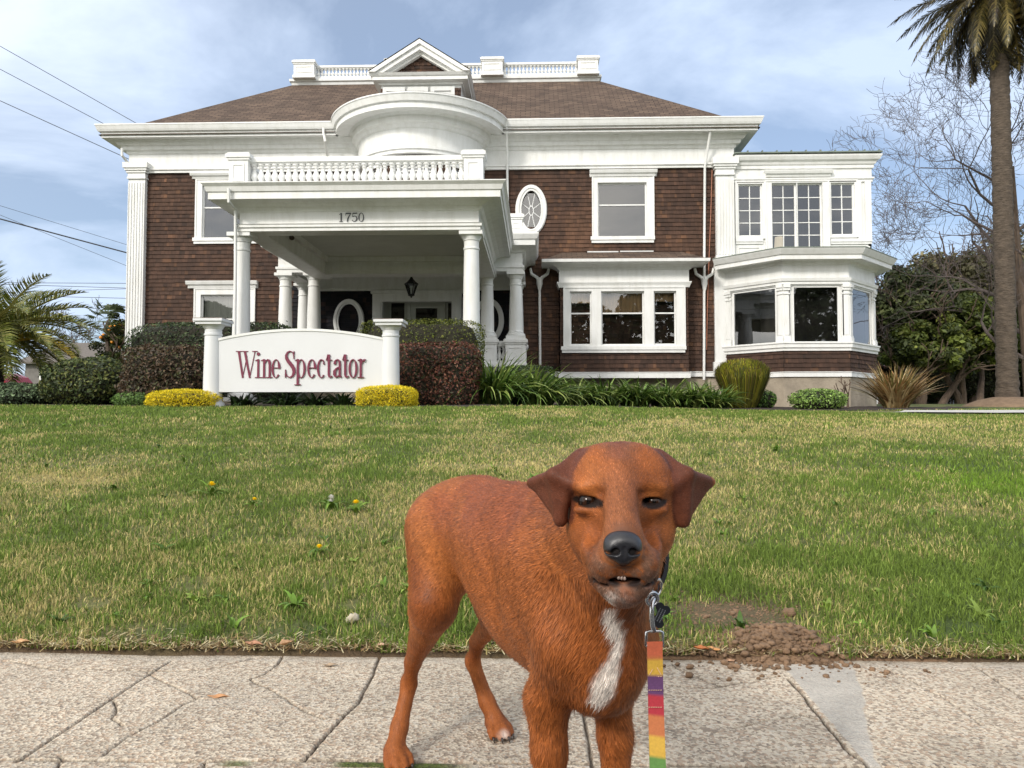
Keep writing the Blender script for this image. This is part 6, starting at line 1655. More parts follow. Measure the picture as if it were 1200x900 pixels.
# ---- overhead wires
M['wire'] = mat('wire', (.03, .03, .035), .6)
def wire(label, a, b, r, sag=.3):
    A, B = U(*a), U(*b); P = []
    for k in range(25): t = k / 24; p = A.lerp(B, t); p.z -= sag * 4 * t * (1 - t); P.append(tuple(p))
    mb = MB(); mb.tube(P, r, 6); tag(mb.build('overhead_wire', M['wire']), label, 'wire', 'overhead wires left of the house')
G_ = 40
def ext(x0, y0, x1, y1, e0=-60):
    s = (y1 - y0) / (x1 - x0); return (e0, y0 + (e0 - x0) * s), (x1 + 45, y1 + 45 * s)
for (x0, y0, x1, y1, r, lab) in ((0, 54, 151, 139.5, .016, 'topmost sloping wire meeting the left eave'), (0, 81, 112, 140, .016, 'second sloping wire from the top at the left eave'), (0, 118, 150, 186, .018, 'third sloping wire from the top passing below the left eave'),
                                 (0, 241, 146, 286, .010, 'thin sloping wire just above the thick black cable'), (0, 256.5, 146, 295.5, .034, 'thick black sloping cable reaching the left pilaster'), (60, 276, 146, 310.5, .010, 'thin sloping wire just below the thick black cable'),
                                 (40, 331.5, 146, 332, .016, 'level wire, uppermost of the bundle above the young palm'), (30, 334, 146, 337.5, .016, 'level wire, second of the bundle above the young palm'), (30, 342, 146, 338.5, .014, 'slightly rising wire in the bundle above the young palm'), (40, 347, 146, 349.5, .016, 'level wire, lowest of the bundle above the young palm')):
    p, q = ext(x0, y0, x1, y1); Y = 40 if y0 < 300 else 48
    wire(lab, (*p, Y - 4), (*q, Y), r, .0)

# ---- dark trees across the street behind the camera, mirrored in the window glass
r = np.random.default_rng(77); n = 46000; cxs = np.array([-38, -29, -21, -12, -4, 5, 14, 22, 31, 40.]); k = r.integers(0, 10, n)
d = r.normal(0, 1, (n, 3)); d /= np.linalg.norm(d, axis=1)[:, None]
hs = np.array([13.5, 15, 12, 14, 15.5, 13, 16, 12.5, 15, 13.])
P = np.stack([cxs[k] + d[:, 0] * 5.2, -36 + d[:, 1] * 3.5, hs[k] * .5 + d[:, 2] * hs[k] * .5], -1) * 1.0
P[:, :2] += r.normal(0, .4, (n, 2))
V, q, Tn = leaves_at(P, d, .75, pick(r, n, [lin(50, 58, 34), lin(66, 74, 40), lin(38, 44, 28)]), .7, .6, 5)
tag(np_mesh('far_tree_row', V, [q], M['leaf'], tint=Tn), 'dark row of trees across the street mirrored in the windows', 'trees', kind='stuff')
# ================================================================== the dog
CROUP = np.array((-0.098, 1.66)); FW = np.array((.42, -.907)); PW = np.array((.907, .42))
def W2(xc, d, z): return np.array((xc * _cy - d * _sy, xc * _sy + d * _cy, z))          # camera plan axes -> world
def P(s, t, z): q = CROUP + FW * s + PW * t; return W2(q[0], q[1], z)
fwd3 = P(1, 0, 0) - P(0, 0, 0)
prims = []
def cap(a, b, ra, rb, k=.03, sub=False, flow=None): prims.append(('cap', np.array(a, float), np.array(b, float), ra, rb, k, sub, flow))
def elp(c, r, k=.03, axes=None, sub=False, flow=None): prims.append(('elp', np.array(c, float), np.array(r, float), axes, None, k, sub, flow))
def tri_(a, b, c, th, k=.01): prims.append(('tri', np.array(a, float), np.array(b, float), np.array(c, float), th, k, False, None))
AX_BODY = np.stack([fwd3, P(0, 1, 0) - P(0, 0, 0), np.array((0, 0, 1.))])
# trunk
elp(P(.01, 0, .525), (.125, .105, .110), .05, AX_BODY)
cap(P(.05, 0, .535), P(.25, 0, .525), .096, .104, .06)
elp(P(.36, 0, .482), (.20, .104, .146), .06, AX_BODY)
elp(P(.49, 0, .465), (.125, .088, .130), .05, AX_BODY)
elp(P(.56, 0, .425), (.075, .070, .085), .04, AX_BODY)
elp(P(.545, 0, .362), (.045, .038, .030), .04, AX_BODY)
cap(P(.10, 0, .60), P(.40, 0, .605), .032, .036, .06)                        # spine and withers
# hind legs: (stifle, hock, foot) for the viewer's left and right
paw_info = []
for sg, stif, hock, foot in ((-1, (.065, -.098, .395), (-.165, -.080, .150), (-.118, -.128)), (1, (.02, .098, .385), (-.225, .104, .158), (-.165, .138))):
    hip = (-.01, sg * .052, .53)
    cap(P(*hip), P(*stif), .083, .050, .04)
    cap(P(-.065, sg * .052, .50), P(-.075, sg * .078, .34), .056, .032, .04)
    cap(P(stif[0] - .02, stif[1] * .98, stif[2] - .03), P(hock[0] + .03, hock[1], hock[2] + .06), .041, .0185, .03)
    cap(P(hock[0] + .03, hock[1], hock[2] + .06), P(*hock), .0175, .0165, .014)
    elp(P(hock[0] - .012, hock[1], hock[2] + .008), (.014, .014, .018), .012)
    mid = ((hock[0] * .35 + foot[0] * .65), (hock[1] * .35 + foot[1] * .65), .07)
    cap(P(*hock), P(*mid), .0175, .0185, .014); cap(P(*mid), P(foot[0] + .005, foot[1], .035), .0185, .022, .014)
    paw_info.append((foot, sg))
# fore legs
for sg in (-1, 1):
    sh, el, wr, ft = (.545, sg * .051, .435), (.49, sg * .058, .335), (.505, sg * .058, .135), (.53, sg * .060)
    cap(P(.43, sg * .040, .565), P(*sh), .044, .045, .028); cap(P(*sh), P(*el), .044, .034, .02)
    cap(P(*el), P(.50, sg * .060, .26), .035, .0265, .016); cap(P(.50, sg * .060, .26), P(*wr), .0265, .0205, .016)
    elp(P(wr[0] + .004, wr[1], wr[2]), (.026, .026, .028), .015)
    cap(P(*wr), P(ft[0], ft[1], .04), .0225, .025, .015)
    paw_info.append((ft, sg))
claws = []
for (s, t), sg in paw_info:
    yaw_ = 0.0
    elp(P(s + .006, t, .024), (.034, .026, .021), .010, AX_BODY)
    for i, o in enumerate((-.0245, -.0085, .0085, .0245)):
        l = .052 if abs(o) < .02 else .040
        cap(P(s + .010, t + o * .7, .033), P(s + l - .010, t + o, .022), .0095, .0095, .003); cap(P(s + l - .010, t + o, .022), P(s + l + .004, t + o * 1.03, .0115), .0095, .0088, .002)
        claws.append((P(s + l + .008, t + o * 1.03, .012), P(s + l + .017, t + o * 1.05, .003)))
# tail, hanging behind the viewer's left leg
TL = [P(-.105, 0, .565), P(-.145, -.015, .50), P(-.150, -.045, .40), P(-.150, -.068, .30), P(-.152, -.075, .22)]
for a, b, ra, rb in zip(TL[:-1], TL[1:], (.024, .020, .016, .013), (.020, .016, .013, .009)): cap(a, b, ra, rb, .02)
# neck
HD = lambda px, py, d: C(px, py, d)
K = 1.0 / F_PX
neck1 = HD(728, 618, 1.085)
cap(P(.44, 0, .530), neck1, .093, .066, .035)
cap(P(.53, 0, .44), HD(728, 672, 1.075), .066, .050, .035)
# head (built facing the lens, as the animal does)
vx = np.array(_R); vz = np.array((0, 0, 1.)); vy = np.array(_F); vy = vy / np.linalg.norm(vy)
AXH = np.stack([vx, vy, np.array(_U)])
elp(HD(726, 575, 1.02), (.0640, .082, .0655), .02, AXH)
elp(HD(700, 559, 1.0), (.036, .05, .038), .022, AXH); elp(HD(753, 559, 1.0), (.036, .05, .038), .022, AXH)
for sx in (-1, 1):
    elp(HD(727 + sx * 37, 606, 1.012), (.0300, .045, .042), .022, AXH)
    elp(HD(727 + sx * 29, 633, .995), (.030, .042, .034), .022, AXH)
    elp(HD(727 + sx * 36.5, 571.5, .960), (.018, .013, .0075), .014, AXH)           # brow
    elp(HD(727 + sx * 39, 597.5, .9585), (.0175, .012, .0062), .010, AXH)         # lower lid
cap(HD(727, 602, .985), HD(729, 636, .905), .037, .0285, .025)                        # muzzle
cap(HD(726, 560, .955), HD(729, 625, .885), .020, .0165, .02)                         # bridge
for sx in (-1, 1):
    cap(HD(728 + sx * 22, 638, .935), HD(731 + sx * 19, 660, .897), .0270, .0225, .016)  # flews
    cap(HD(728 + sx * 29, 653, .950), HD(730 + sx * 27, 675, .925), .0180, .0135, .012)
cap(HD(727, 660, .99), HD(731, 688, .912), .040, .0245, .022)                         # lower jaw
elp(HD(732, 690, .900), (.0285, .018, .0140), .012, AXH)                              # chin
elp(HD(730, 645, .872), (.021, .012, .018), .008, AXH)                                # seat of the nose pad
for sx in (-1, 1): elp(HD(727 + sx * 34, 624, .922), (.012, .020, .013), .022, AXH, sub=True)
cap(P(.33, -.128, .57), P(.43, -.122, .36), .016, .018, .035, sub=True)
cap(P(.13, -.125, .47), P(.20, -.128, .40), .014, .012, .03, sub=True)
# eye slits and mouth are cut out
EYES = [(689.5, 587.5), (765.5, 588.5)]
for ex, ey in EYES: elp(HD(ex, ey - 7.5, .935), (.019, .010, .006), .010, AXH, sub=True)
for ex, ey in EYES: elp(HD(ex, ey, .937), (.0138, .030, .0040), .003, AXH, sub=True)
elp(HD(732, 679.5, .885), (.0195, .030, .0030), .003, AXH, sub=True)
for sx in (-1, 1): elp(HD(731 + sx * 24, 681, .905), (.012, .020, .0022), .003, AXH, sub=True)
cap(HD(731, 662, .864), HD(731.5, 676, .868), .0016, .0016, .004, sub=True)           # philtrum
# ears: thin folded flaps
def ear(pts):
    A, B, Cc, D, E = [HD(*p) for p in pts]
    for q in ((A, B, E), (B, Cc, E), (Cc, D, E), (D, A, E)): tri_(*q, .0040, .013)
ear([(680, 533, 1.02), (623, 566, 1.035), (656, 611, .985), (667, 566, .975), (649, 557, .984)])
ear([(772, 533, 1.02), (832, 565, 1.035), (802, 612, .985), (789, 568, .975), (805, 556, .984)])

# ---- grid: fine round the head, coarser elsewhere
def axis(lo, hi, f0, f1, cs, fs):
    a = np.arange(lo, f0, cs); b = np.arange(f0, f1, fs); c = np.arange(f1, hi, cs); return np.concatenate([a, b, c])
h0 = C(600 + 15, 720, 1.0); h1 = C(840, 505, 1.0)
gx = axis(-.36, .32, h0[0] - .0, h1[0] + .02, .005, .0022)
gy = axis(.96 - .16, 2.0, .80, 1.07, .005, .0024)
gz = axis(-.012, .80, .50, .75, .005, .0022)
S = np.full((len(gx), len(gy), len(gz)), .2, np.float32)
def seg_dist(px, a, b):
    ab = b - a; t = np.clip(((px[0] - a[0]) * ab[0] + (px[1] - a[1]) * ab[1] + (px[2] - a[2]) * ab[2]) / max(1e-9, ab @ ab), 0, 1)
    return np.sqrt((px[0] - a[0] - ab[0] * t) ** 2 + (px[1] - a[1] - ab[1] * t) ** 2 + (px[2] - a[2] - ab[2] * t) ** 2), t
def tri_dist(px, a, b, c):
    n = np.cross(b - a, c - a); n /= np.linalg.norm(n)
    h = (px[0] - a[0]) * n[0] + (px[1] - a[1]) * n[1] + (px[2] - a[2]) * n[2]
    q = [px[i] - n[i] * h for i in range(3)]
    inside = np.ones(h.shape, bool)
    for u, v in ((a, b), (b, c), (c, a)):
        e = np.cross(n, v - u); inside &= ((q[0] - u[0]) * e[0] + (q[1] - u[1]) * e[1] + (q[2] - u[2]) * e[2]) >= 0
    d = np.minimum(np.minimum(seg_dist(px, a, b)[0], seg_dist(px, b, c)[0]), seg_dist(px, c, a)[0])
    return np.where(inside, np.abs(h), d)
for kind, a, b, c, d, k, sub, flow in prims:
    if kind == 'cap': lo, hi = np.minimum(a - c, b - d), np.maximum(a + c, b + d)
    elif kind == 'elp': r_ = np.max(b); lo, hi = a - r_, a + r_
    else: lo, hi = np.minimum(np.minimum(a, b), c) - d, np.maximum(np.maximum(a, b), c) + d
    m = k + .012; sl = []
    for g, l, h_ in zip((gx, gy, gz), lo - m, hi + m): i0, i1 = np.searchsorted(g, [l, h_]); sl.append(slice(max(0, i0 - 1), i1 + 1))
    sl = tuple(sl); px = np.meshgrid(gx[sl[0]], gy[sl[1]], gz[sl[2]], indexing='ij')
    if kind == 'cap': q, t = seg_dist(px, a, b); q = q - (c + (d - c) * t)
    elif kind == 'elp':
        ax = c if c is not None else np.eye(3); rel = [px[i] - a[i] for i in range(3)]
        l = [sum(rel[i] * ax[j][i] for i in range(3)) for j in range(3)]
        k0 = np.sqrt(sum((l[j] / b[j]) ** 2 for j in range(3))); k1 = np.sqrt(sum((l[j] / b[j] ** 2) ** 2 for j in range(3)))
        q = k0 * (k0 - 1) / np.maximum(k1, 1e-6)
    else: q = tri_dist(px, a, b, c) - d
    o = S[sl]
    if sub:
        q = -q; h = np.clip(.5 - .5 * (o - q) / k, 0, 1); S[sl] = o * (1 - h) + q * h + k * h * (1 - h)
    else:
        h = np.clip(.5 + .5 * (o - q) / k, 0, 1); S[sl] = o * (1 - h) + q * h - k * h * (1 - h)

def surface_nets(S, gx, gy, gz):
    I = S < 0; n = np.array(S.shape) - 1
    cnt = np.zeros(n, np.int8)
    off = [(i, j, k) for i in (0, 1) for j in (0, 1) for k in (0, 1)]
    for i, j, k in off: cnt += I[i:n[0] + i, j:n[1] + j, k:n[2] + k]
    act = np.argwhere((cnt > 0) & (cnt < 8)); idm = np.full(n, -1, np.int32); idm[act[:, 0], act[:, 1], act[:, 2]] = np.arange(len(act))
    G = (gx, gy, gz); acc = np.zeros((len(act), 3)); ct = np.zeros(len(act))
    val = {o: S[act[:, 0] + o[0], act[:, 1] + o[1], act[:, 2] + o[2]] for o in off}
    pos = {o: np.stack([G[q][act[:, q] + o[q]] for q in range(3)], -1) for o in off}
    for a in off:
        for q in range(3):
            if a[q] == 0:
                b = list(a); b[q] = 1; b = tuple(b); va, vb = val[a], val[b]; m = (va < 0) != (vb < 0)
                t = va[m] / (va[m] - vb[m]); acc[m] += pos[a][m] + (pos[b][m] - pos[a][m]) * t[:, None]; ct[m] += 1
    V = acc / ct[:, None]; Q = []
    for q in range(3):
        u, v = (q + 1) % 3, (q + 2) % 3
        A = np.take(I, range(0, S.shape[q] - 1), q); B = np.take(I, range(1, S.shape[q]), q)
        e = np.argwhere(A != B); e = e[(e[:, u] > 0) & (e[:, v] > 0) & (e[:, u] < n[u]) & (e[:, v] < n[v])]
        c = []
        for du, dv in ((-1, -1), (0, -1), (0, 0), (-1, 0)): f = e.copy(); f[:, u] += du; f[:, v] += dv; c.append(idm[f[:, 0], f[:, 1], f[:, 2]])
        f = np.stack(c, -1); fl = ~A[e[:, 0], e[:, 1], e[:, 2]]; f[fl] = f[fl][:, ::-1]; Q.append(f)
    Q = np.concatenate(Q); return V, Q[(Q >= 0).all(1)]
V, Q = surface_nets(S, gx, gy, gz)
del S
# one light relaxation
def relax(V, Q, it, lam):
    for _ in range(it):
        acc = np.zeros_like(V); ct = np.zeros(len(V))
        for i in range(4): 
            for j in (1, 3): np.add.at(acc, Q[:, i], V[Q[:, (i + j) % 4]]); np.add.at(ct, Q[:, i], 1)
        V = V + lam * (acc / ct[:, None] - V)
    return V
V = relax(V, Q, 3, .5)
fn_ = np.cross(V[Q[:, 2]] - V[Q[:, 0]], V[Q[:, 3]] - V[Q[:, 1]])
VN = np.zeros_like(V)
for i in range(4): np.add.at(VN, Q[:, i], fn_)
VN /= np.linalg.norm(VN, axis=1)[:, None] + 1e-12

def hit(px, py):
    """the skin point nearest the lens along a sight line"""
    d = np.array(ray(px, py)); d /= np.linalg.norm(d); rel = V - np.array((0, 0, CAM_H)); l = rel @ d
    off = np.linalg.norm(rel - l[:, None] * d, axis=1); k = np.where(off < .004)[0]
    return V[k[np.argmin(l[k])]]
# ---- coat colour, anchored to places on the animal
def dist_path(V, pts):
    d = np.full(len(V), 9.0)
    for a, b in zip(pts[:-1], pts[1:]): d = np.minimum(d, seg_dist(V.T, np.array(a), np.array(b))[0])
    return d
def fall(V, p, r0, r1): return 1 - sstep(r0, r1, np.linalg.norm(V - np.array(p), axis=1))
def n3(V, s, seed): return (fbm(V[:, 0] * s + V[:, 2] * s * .63, V[:, 1] * s - V[:, 2] * s * .81, seed, 3) - .5)
loc_s = (V - P(0, 0, 0)) @ fwd3; loc_t = (V - P(0, 0, 0)) @ AX_BODY[1]
RUST, DEEP, TAN, WHITE, BLACK = (np.array(lin(*c)) for c in ((150, 85, 41), (124, 67, 33), (172, 104, 53), (232, 222, 212), (26, 22, 22)))
EARC, SADDLE, GREY, BRIDGE = (np.array(lin(*c)) for c in ((88, 48, 34), (130, 70, 44), (104, 80, 66), (126, 78, 52)))
def coat(V, VN):
    n = len(V); col = np.tile(RUST, (n, 1)).astype(float)
    def mix(c, w): nonlocal col; w = np.clip(w, 0, 1)[:, None]; col = col * (1 - w) + c * w
    s = (V - P(0, 0, 0)) @ fwd3; t = (V - P(0, 0, 0)) @ AX_BODY[1]; z = V[:, 2]
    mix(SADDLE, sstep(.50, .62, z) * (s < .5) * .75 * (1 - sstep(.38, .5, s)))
    mix(TAN, sstep(.35, .1, np.abs(z - .38)) * .0)
    mix(TAN, .55 * sstep(.0, .2, n3(V, 9, 3) + .05)); mix(DEEP, .65 * sstep(.0, .2, n3(V, 7, 9))); mix(DEEP * .75, .08 * sstep(.05, .25, n3(V, 30, 19)) * (s > .3))
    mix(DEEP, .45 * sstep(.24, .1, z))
    head = fall(V, HD(727, 600, .99), .11, .13) * (V[:, 2] > .53)
    ears_ = np.minimum(dist_path(V, [HD(674, 537, 1.0), HD(650, 558, .985), HD(634, 568, 1.02), HD(656, 600, .985), HD(655, 565, .978)]), dist_path(V, [HD(778, 537, 1.0), HD(806, 557, .985), HD(820, 568, 1.02), HD(802, 600, .985), HD(801, 565, .978)]))
    mix(BRIDGE, .85 * (1 - sstep(.012, .034, dist_path(V, [HD(724, 521, 1.0), HD(727, 560, .955), HD(729, 625, .885)]))))
    mix(np.array(lin(112, 62, 44)), .7 * (1 - sstep(.004, .02, dist_path(V, [HD(723, 519, 1.01), HD(723, 545, .965)]))))
    mix(TAN, .5 * np.maximum(fall(V, HD(688, 576, .95), .006, .020), fall(V, HD(766, 577, .95), .006, .020)))
    mix(TAN, .12 * np.maximum(fall(V, HD(690, 603, .95), .005, .022), fall(V, HD(766, 604, .95), .005, .022)))
    mix(DEEP, .55 * np.maximum(fall(V, HD(706, 580, .94), .004, .016), fall(V, HD(749, 581, .94), .004, .016)))
    mix(EARC, .92 * (1 - sstep(.018, .026, ears_)))
    m = fall(V, HD(730, 670, .895), .030, .056)
    mix(GREY, m * np.clip(.5 + 2.4 * n3(V, 160, 4) + .35 * sstep(.0, .01, np.abs(V @ vx - HD(730, 660, .9) @ vx) - .014), 0, .9))
    mix(np.array(lin(86, 62, 52)), .75 * fall(V, HD(730, 627, .872), .004, .022)); mix(BLACK, fall(V, HD(730, 643, .866), .014, .022))
    mix(np.array(lin(206, 200, 194)), .28 * fall(V, HD(731, 698, .893), .008, .024) * (.5 + 1.2 * (n3(V, 220, 6) + .2)))
    lip = dist_path(V, [HD(694, 676, .925), HD(712, 681, .892), HD(732, 682, .872), HD(752, 683, .892), HD(768, 676, .925)])
    mix(BLACK, .95 * (1 - sstep(.0034, .0088, lip)))
    mix(np.array(lin(40, 30, 28)), .8 * (1 - sstep(.002, .006, dist_path(V, [HD(731, 660, .866), HD(731.5, 678, .868)]))))
    for ex, ey in EYES: 
        e = V - HD(ex, ey, .953); u = e @ vx / .0195; w = (e @ np.array(_U) + .0006) / .0072; mix(np.array(lin(30, 20, 16)), (1 - sstep(.80, 1.12, np.hypot(u, w))) * (np.abs(e @ vy) < .03))
    bl = [(hit(a_, b_), c_) for a_, b_, c_ in ((712, 704, .007), (718, 722, .0105), (724, 742, .012), (727, 758, .007), (724, 772, .0075), (718, 788, .014), (708, 808, .017), (699, 824, .013))]
    db = np.full(n, 9.)
    wob = n3(V, 90, 12) * .012
    for (a0, r0), (a1, r1) in zip(bl[:-1], bl[1:]):
        dq, q = seg_dist(V.T, a0, a1); db = np.minimum(db, dq - (r0 + (r1 - r0) * q))
    mix(WHITE, (1 - sstep(-.006, .006, db + wob * 1.3)) * (head < .9))
    tf = paw_info[1][0]; mix(WHITE, .8 * fall(V, P(tf[0] + .048, tf[1] - .0, .01), .008, .022))
    return col * (1 + .25 * n3(V, 60, 15))[:, None]
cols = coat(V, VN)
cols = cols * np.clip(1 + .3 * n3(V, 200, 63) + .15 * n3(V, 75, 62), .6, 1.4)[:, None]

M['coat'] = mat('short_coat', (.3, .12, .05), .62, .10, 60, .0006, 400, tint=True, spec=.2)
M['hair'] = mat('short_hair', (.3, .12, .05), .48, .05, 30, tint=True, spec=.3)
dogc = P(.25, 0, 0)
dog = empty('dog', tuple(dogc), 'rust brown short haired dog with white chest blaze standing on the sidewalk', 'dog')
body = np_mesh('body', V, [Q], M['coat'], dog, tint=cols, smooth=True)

# ---- short fur: thin blades lying along the coat
ns = 240000
A4 = np.linalg.norm(fn_, axis=1) * .5
mid = V[Q].mean(1)
face_w = A4 * np.where((mid[:, 2] > .52) & (mid[:, 1] < 1.06), 4.5, 1.0) * np.where(mid[:, 2] < .02, 0, 1)
skip = np.zeros(len(Q), bool)
for ex, ey in EYES: skip |= np.linalg.norm((mid - HD(ex, ey, .95)) * np.array((1, .5, 1.4)), axis=1) < .015
skip |= np.linalg.norm(mid - HD(730, 643, .868), axis=1) < .026
skip |= np.linalg.norm((mid - HD(732, 680, .88)) * np.array((.8, .6, 1.6)), axis=1) < .017
face_w[skip] = 0
r = np.random.default_rng(2); fi = r.choice(len(Q), ns, p=face_w / face_w.sum())
w4 = r.dirichlet((1, 1, 1, 1), ns)
Pb = (V[Q[fi]] * w4[..., None]).sum(1); Nb = (VN[Q[fi]] * w4[..., None]).sum(1); Nb /= np.linalg.norm(Nb, axis=1)[:, None]
back = -fwd3
dirv = np.tile(back * .8 + np.array((0, 0, -.55)), (ns, 1))
ps = (Pb - P(0, 0, 0)) @ fwd3; pt = (Pb - P(0, 0, 0)) @ AX_BODY[1]
leg = sstep(.36, .28, Pb[:, 2])[:, None]; dirv = dirv * (1 - leg) + np.array((0, 0, -1.)) * leg
chestw = (sstep(.48, .56, ps) * (Pb[:, 2] < .55))[:, None]; dirv = dirv * (1 - chestw) + np.array((0, 0, -1.)) * chestw + chestw * (AX_BODY[1][None] * np.sign(pt)[:, None] * .35)
nosep = HD(730, 640, .87); hw_ = ((Pb @ np.array((-_sy, _cy, 0)) < 1.045) & (Pb[:, 2] > .535))[:, None]
hd = Pb - nosep; hd[:, 2] = np.where(hd[:, 2] < 0, hd[:, 2] - .02, hd[:, 2]); hd /= np.linalg.norm(hd, axis=1)[:, None]
dirv = np.where(hw_, hd, dirv)
sw = np.stack([n3(Pb, 6, 40), n3(Pb, 6, 41), n3(Pb, 6, 42)], -1) * .9 + np.stack([n3(Pb, 26, 43), n3(Pb, 26, 44), n3(Pb, 26, 45)], -1) * .25
dirv = dirv / np.linalg.norm(dirv, axis=1)[:, None] + np.where(hw_, sw * .35, sw)
dirv -= Nb * (dirv * Nb).sum(1)[:, None]; dirv /= np.linalg.norm(dirv, axis=1)[:, None] + 1e-9
dirv += r.normal(0, .10, (ns, 3)); 
eard = np.minimum(dist_path(Pb, [HD(674, 537, 1.0), HD(634, 568, 1.02), HD(656, 605, .985), HD(655, 565, .978)]), dist_path(Pb, [HD(778, 537, 1.0), HD(820, 568, 1.02), HD(802, 605, .985), HD(801, 565, .978)])) < .024
ln = np.where(eard, .7, 1) * r.uniform(.7, 1.3, ns) * np.where(hw_[:, 0], .0036, np.where(Pb[:, 2] < .25, .0055, .0085)) * (1 + .25 * chestw[:, 0] + .2 * sstep(.3, .5, ps) * (~hw_[:, 0]))
side_v = np.cross(dirv, Nb); wd = np.where(hw_[:, 0], .00035, .0005)[:, None]
lift = (.07 + .10 * r.random(ns) + np.where((r.random(ns) < .06) & ~eard, .45 * r.random(ns), 0))[:, None]
tip = Pb + dirv * ln[:, None] + Nb * lift * ln[:, None]; mp_ = Pb + dirv * ln[:, None] * .5 + Nb * lift * 1.2 * ln[:, None] * .5
FV = np.stack([Pb - side_v * wd - Nb * .0005, Pb + side_v * wd - Nb * .0005, mp_ + side_v * wd * .8, mp_ - side_v * wd * .8, tip], 1).reshape(-1, 3)
bc = (cols[Q[fi]] * w4[..., None]).sum(1) * r.lognormal(0, .24, ns)[:, None]
bc *= np.clip(1 + .5 * n3(Pb, 240, 61) + .25 * n3(Pb, 75, 62), .5, 1.6)[:, None]
lt = r.random(ns) < .10; bc[lt] = bc[lt] * 1.25 + .015
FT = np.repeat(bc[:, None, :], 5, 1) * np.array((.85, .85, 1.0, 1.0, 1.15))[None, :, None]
FN = np.repeat((Nb + dirv * .04)[:, None, :], 5, 1).reshape(-1, 3); FN /= np.linalg.norm(FN, axis=1)[:, None]
i5 = np.arange(ns) * 5
np_mesh('fur', FV, [np.stack([i5, i5 + 1, i5 + 2, i5 + 3], -1), np.stack([i5 + 3, i5 + 2, i5 + 4], -1)], M['hair'], dog, tint=FT.reshape(-1, 3), smooth=True, normals=FN)

# ---- eyes, nose, teeth, claws
def ball(mb, c, r3, ax, n=20, m=12):
    vs = []; fs = []
    for i in range(m + 1):
        ph = -PI / 2 + PI * i / m
        for j in range(n):
            th = 2 * PI * j / n; l = (r3[0] * math.cos(ph) * math.cos(th), r3[1] * math.cos(ph) * math.sin(th), r3[2] * math.sin(ph)); vs.append(tuple(np.array(c) + ax[0] * l[0] + ax[1] * l[1] + ax[2] * l[2]))
    for i in range(m):
        for j in range(n): fs.append((i * n + j, i * n + (j + 1) % n, (i + 1) * n + (j + 1) % n, (i + 1) * n + j))
    mb.add(vs, fs)
m_eye, nt, b = new_mat('eye_surface'); L = nt.links.new
at = N(nt, 'ShaderNodeAttribute', attribute_name='tint'); L(at.outputs['Color'], b.inputs['Base Color']); b.inputs['Roughness'].default_value = .12; b.inputs['Specular IOR Level'].default_value = .3
for ex, ey in EYES:
    c = HD(ex, ey, .9648); mb = MB(); ball(mb, c, (.0132, .0132, .0132), AXH, 32, 24); vs = np.array(mb.v)
    front = HD(ex + .5, ey + 1, .953); dd = np.linalg.norm(vs - front, axis=1)
    t = np.where(dd[:, None] < .0034, np.array(lin(10, 8, 8)), np.where(dd[:, None] < .0082, np.array(lin(46, 27, 16)), np.array(lin(22, 16, 14))))
    np_mesh('eye', vs, [np.array(mb.f)], m_eye, dog, tint=t, smooth=True)
# nose pad with nostrils from its own small field
nc = HD(730, 641, .868)
gx_ = np.arange(-.032, .032, .0011); gy_ = np.arange(-.028, .03, .0011); gz_ = np.arange(-.03, .03, .0011)
Xn, Yn, Zn = np.meshgrid(gx_, gy_, gz_, indexing='ij')
def e_(cx, cy, cz, rx, ry, rz): k0 = np.sqrt(((Xn - cx) / rx) ** 2 + ((Yn - cy) / ry) ** 2 + ((Zn - cz) / rz) ** 2); k1 = np.sqrt(((Xn - cx) / rx ** 2) ** 2 + ((Yn - cy) / ry ** 2) ** 2 + ((Zn - cz) / rz ** 2) ** 2); return k0 * (k0 - 1) / np.maximum(k1, 1e-6)
def sm(a, b, k): h = np.clip(.5 + .5 * (b - a) / k, 0, 1); return b + (a - b) * h - k * h * (1 - h)
f = e_(0, .004, .006, .0195, .016, .0125)
for sx in (-1, 1): f = sm(f, e_(sx * .0125, .002, -.002, .0095, .013, .0115), .008)
f = sm(f, e_(0, .002, -.009, .011, .013, .012), .008)
for sx in (-1, 1):
    f = -sm(-f, e_(sx * .0098, -.011, -.0035, .0050, .010, .0046), .002); f = -sm(-f, e_(sx * .0165, -.006, -.0055, .006, .010, .0020), .002)
f = -sm(-f, np.maximum(np.hypot(Xn, Yn + .012) - .0016, Zn - .002), .002)
Vn_, Qn = surface_nets(f.astype(np.float32), gx_, gy_, gz_); Vn_ = relax(Vn_, Qn, 2, .5)
Vw = nc + Vn_ @ np.stack([vx, vy, np.array(_U)])
M['nose'] = mat('wet_nose', lin(34, 34, 38), .30, .12, 300, .0004, 900, spec=.6)
np_mesh('nose', Vw, [Qn], M['nose'], dog, smooth=True)
mb = MB(); M['tooth'] = mat('tooth', lin(150, 132, 122), .3, .1, 60)
for px, w in ((725, .0036), (728.5, .0032), (732, .0032)): ball(mb, HD(px, 677.9 - abs(px - 732) * .15, .8815), (w * .55, .002, .0024), AXH, 10, 8)
mb.build('teeth', M['tooth'], dog, smooth=True)
mb = MB(); ball(mb, HD(732, 681.5, .8985), (.016, .009, .0030), AXH); mb.build('tongue', mat('tongue', lin(64, 36, 36), .35, .1, 60), dog, smooth=True)
M['claw'] = mat('claw', lin(52, 44, 40), .35, .2, 60)
for a, b_ in claws:
    mb = MB(); m = (a + b_) / 2 + np.array((0, 0, .003)); mb.tube([tuple(a), tuple(m), tuple(b_)], [.0036, .0028, .0010], 8); mb.build('claw', M['claw'], dog, smooth=True)
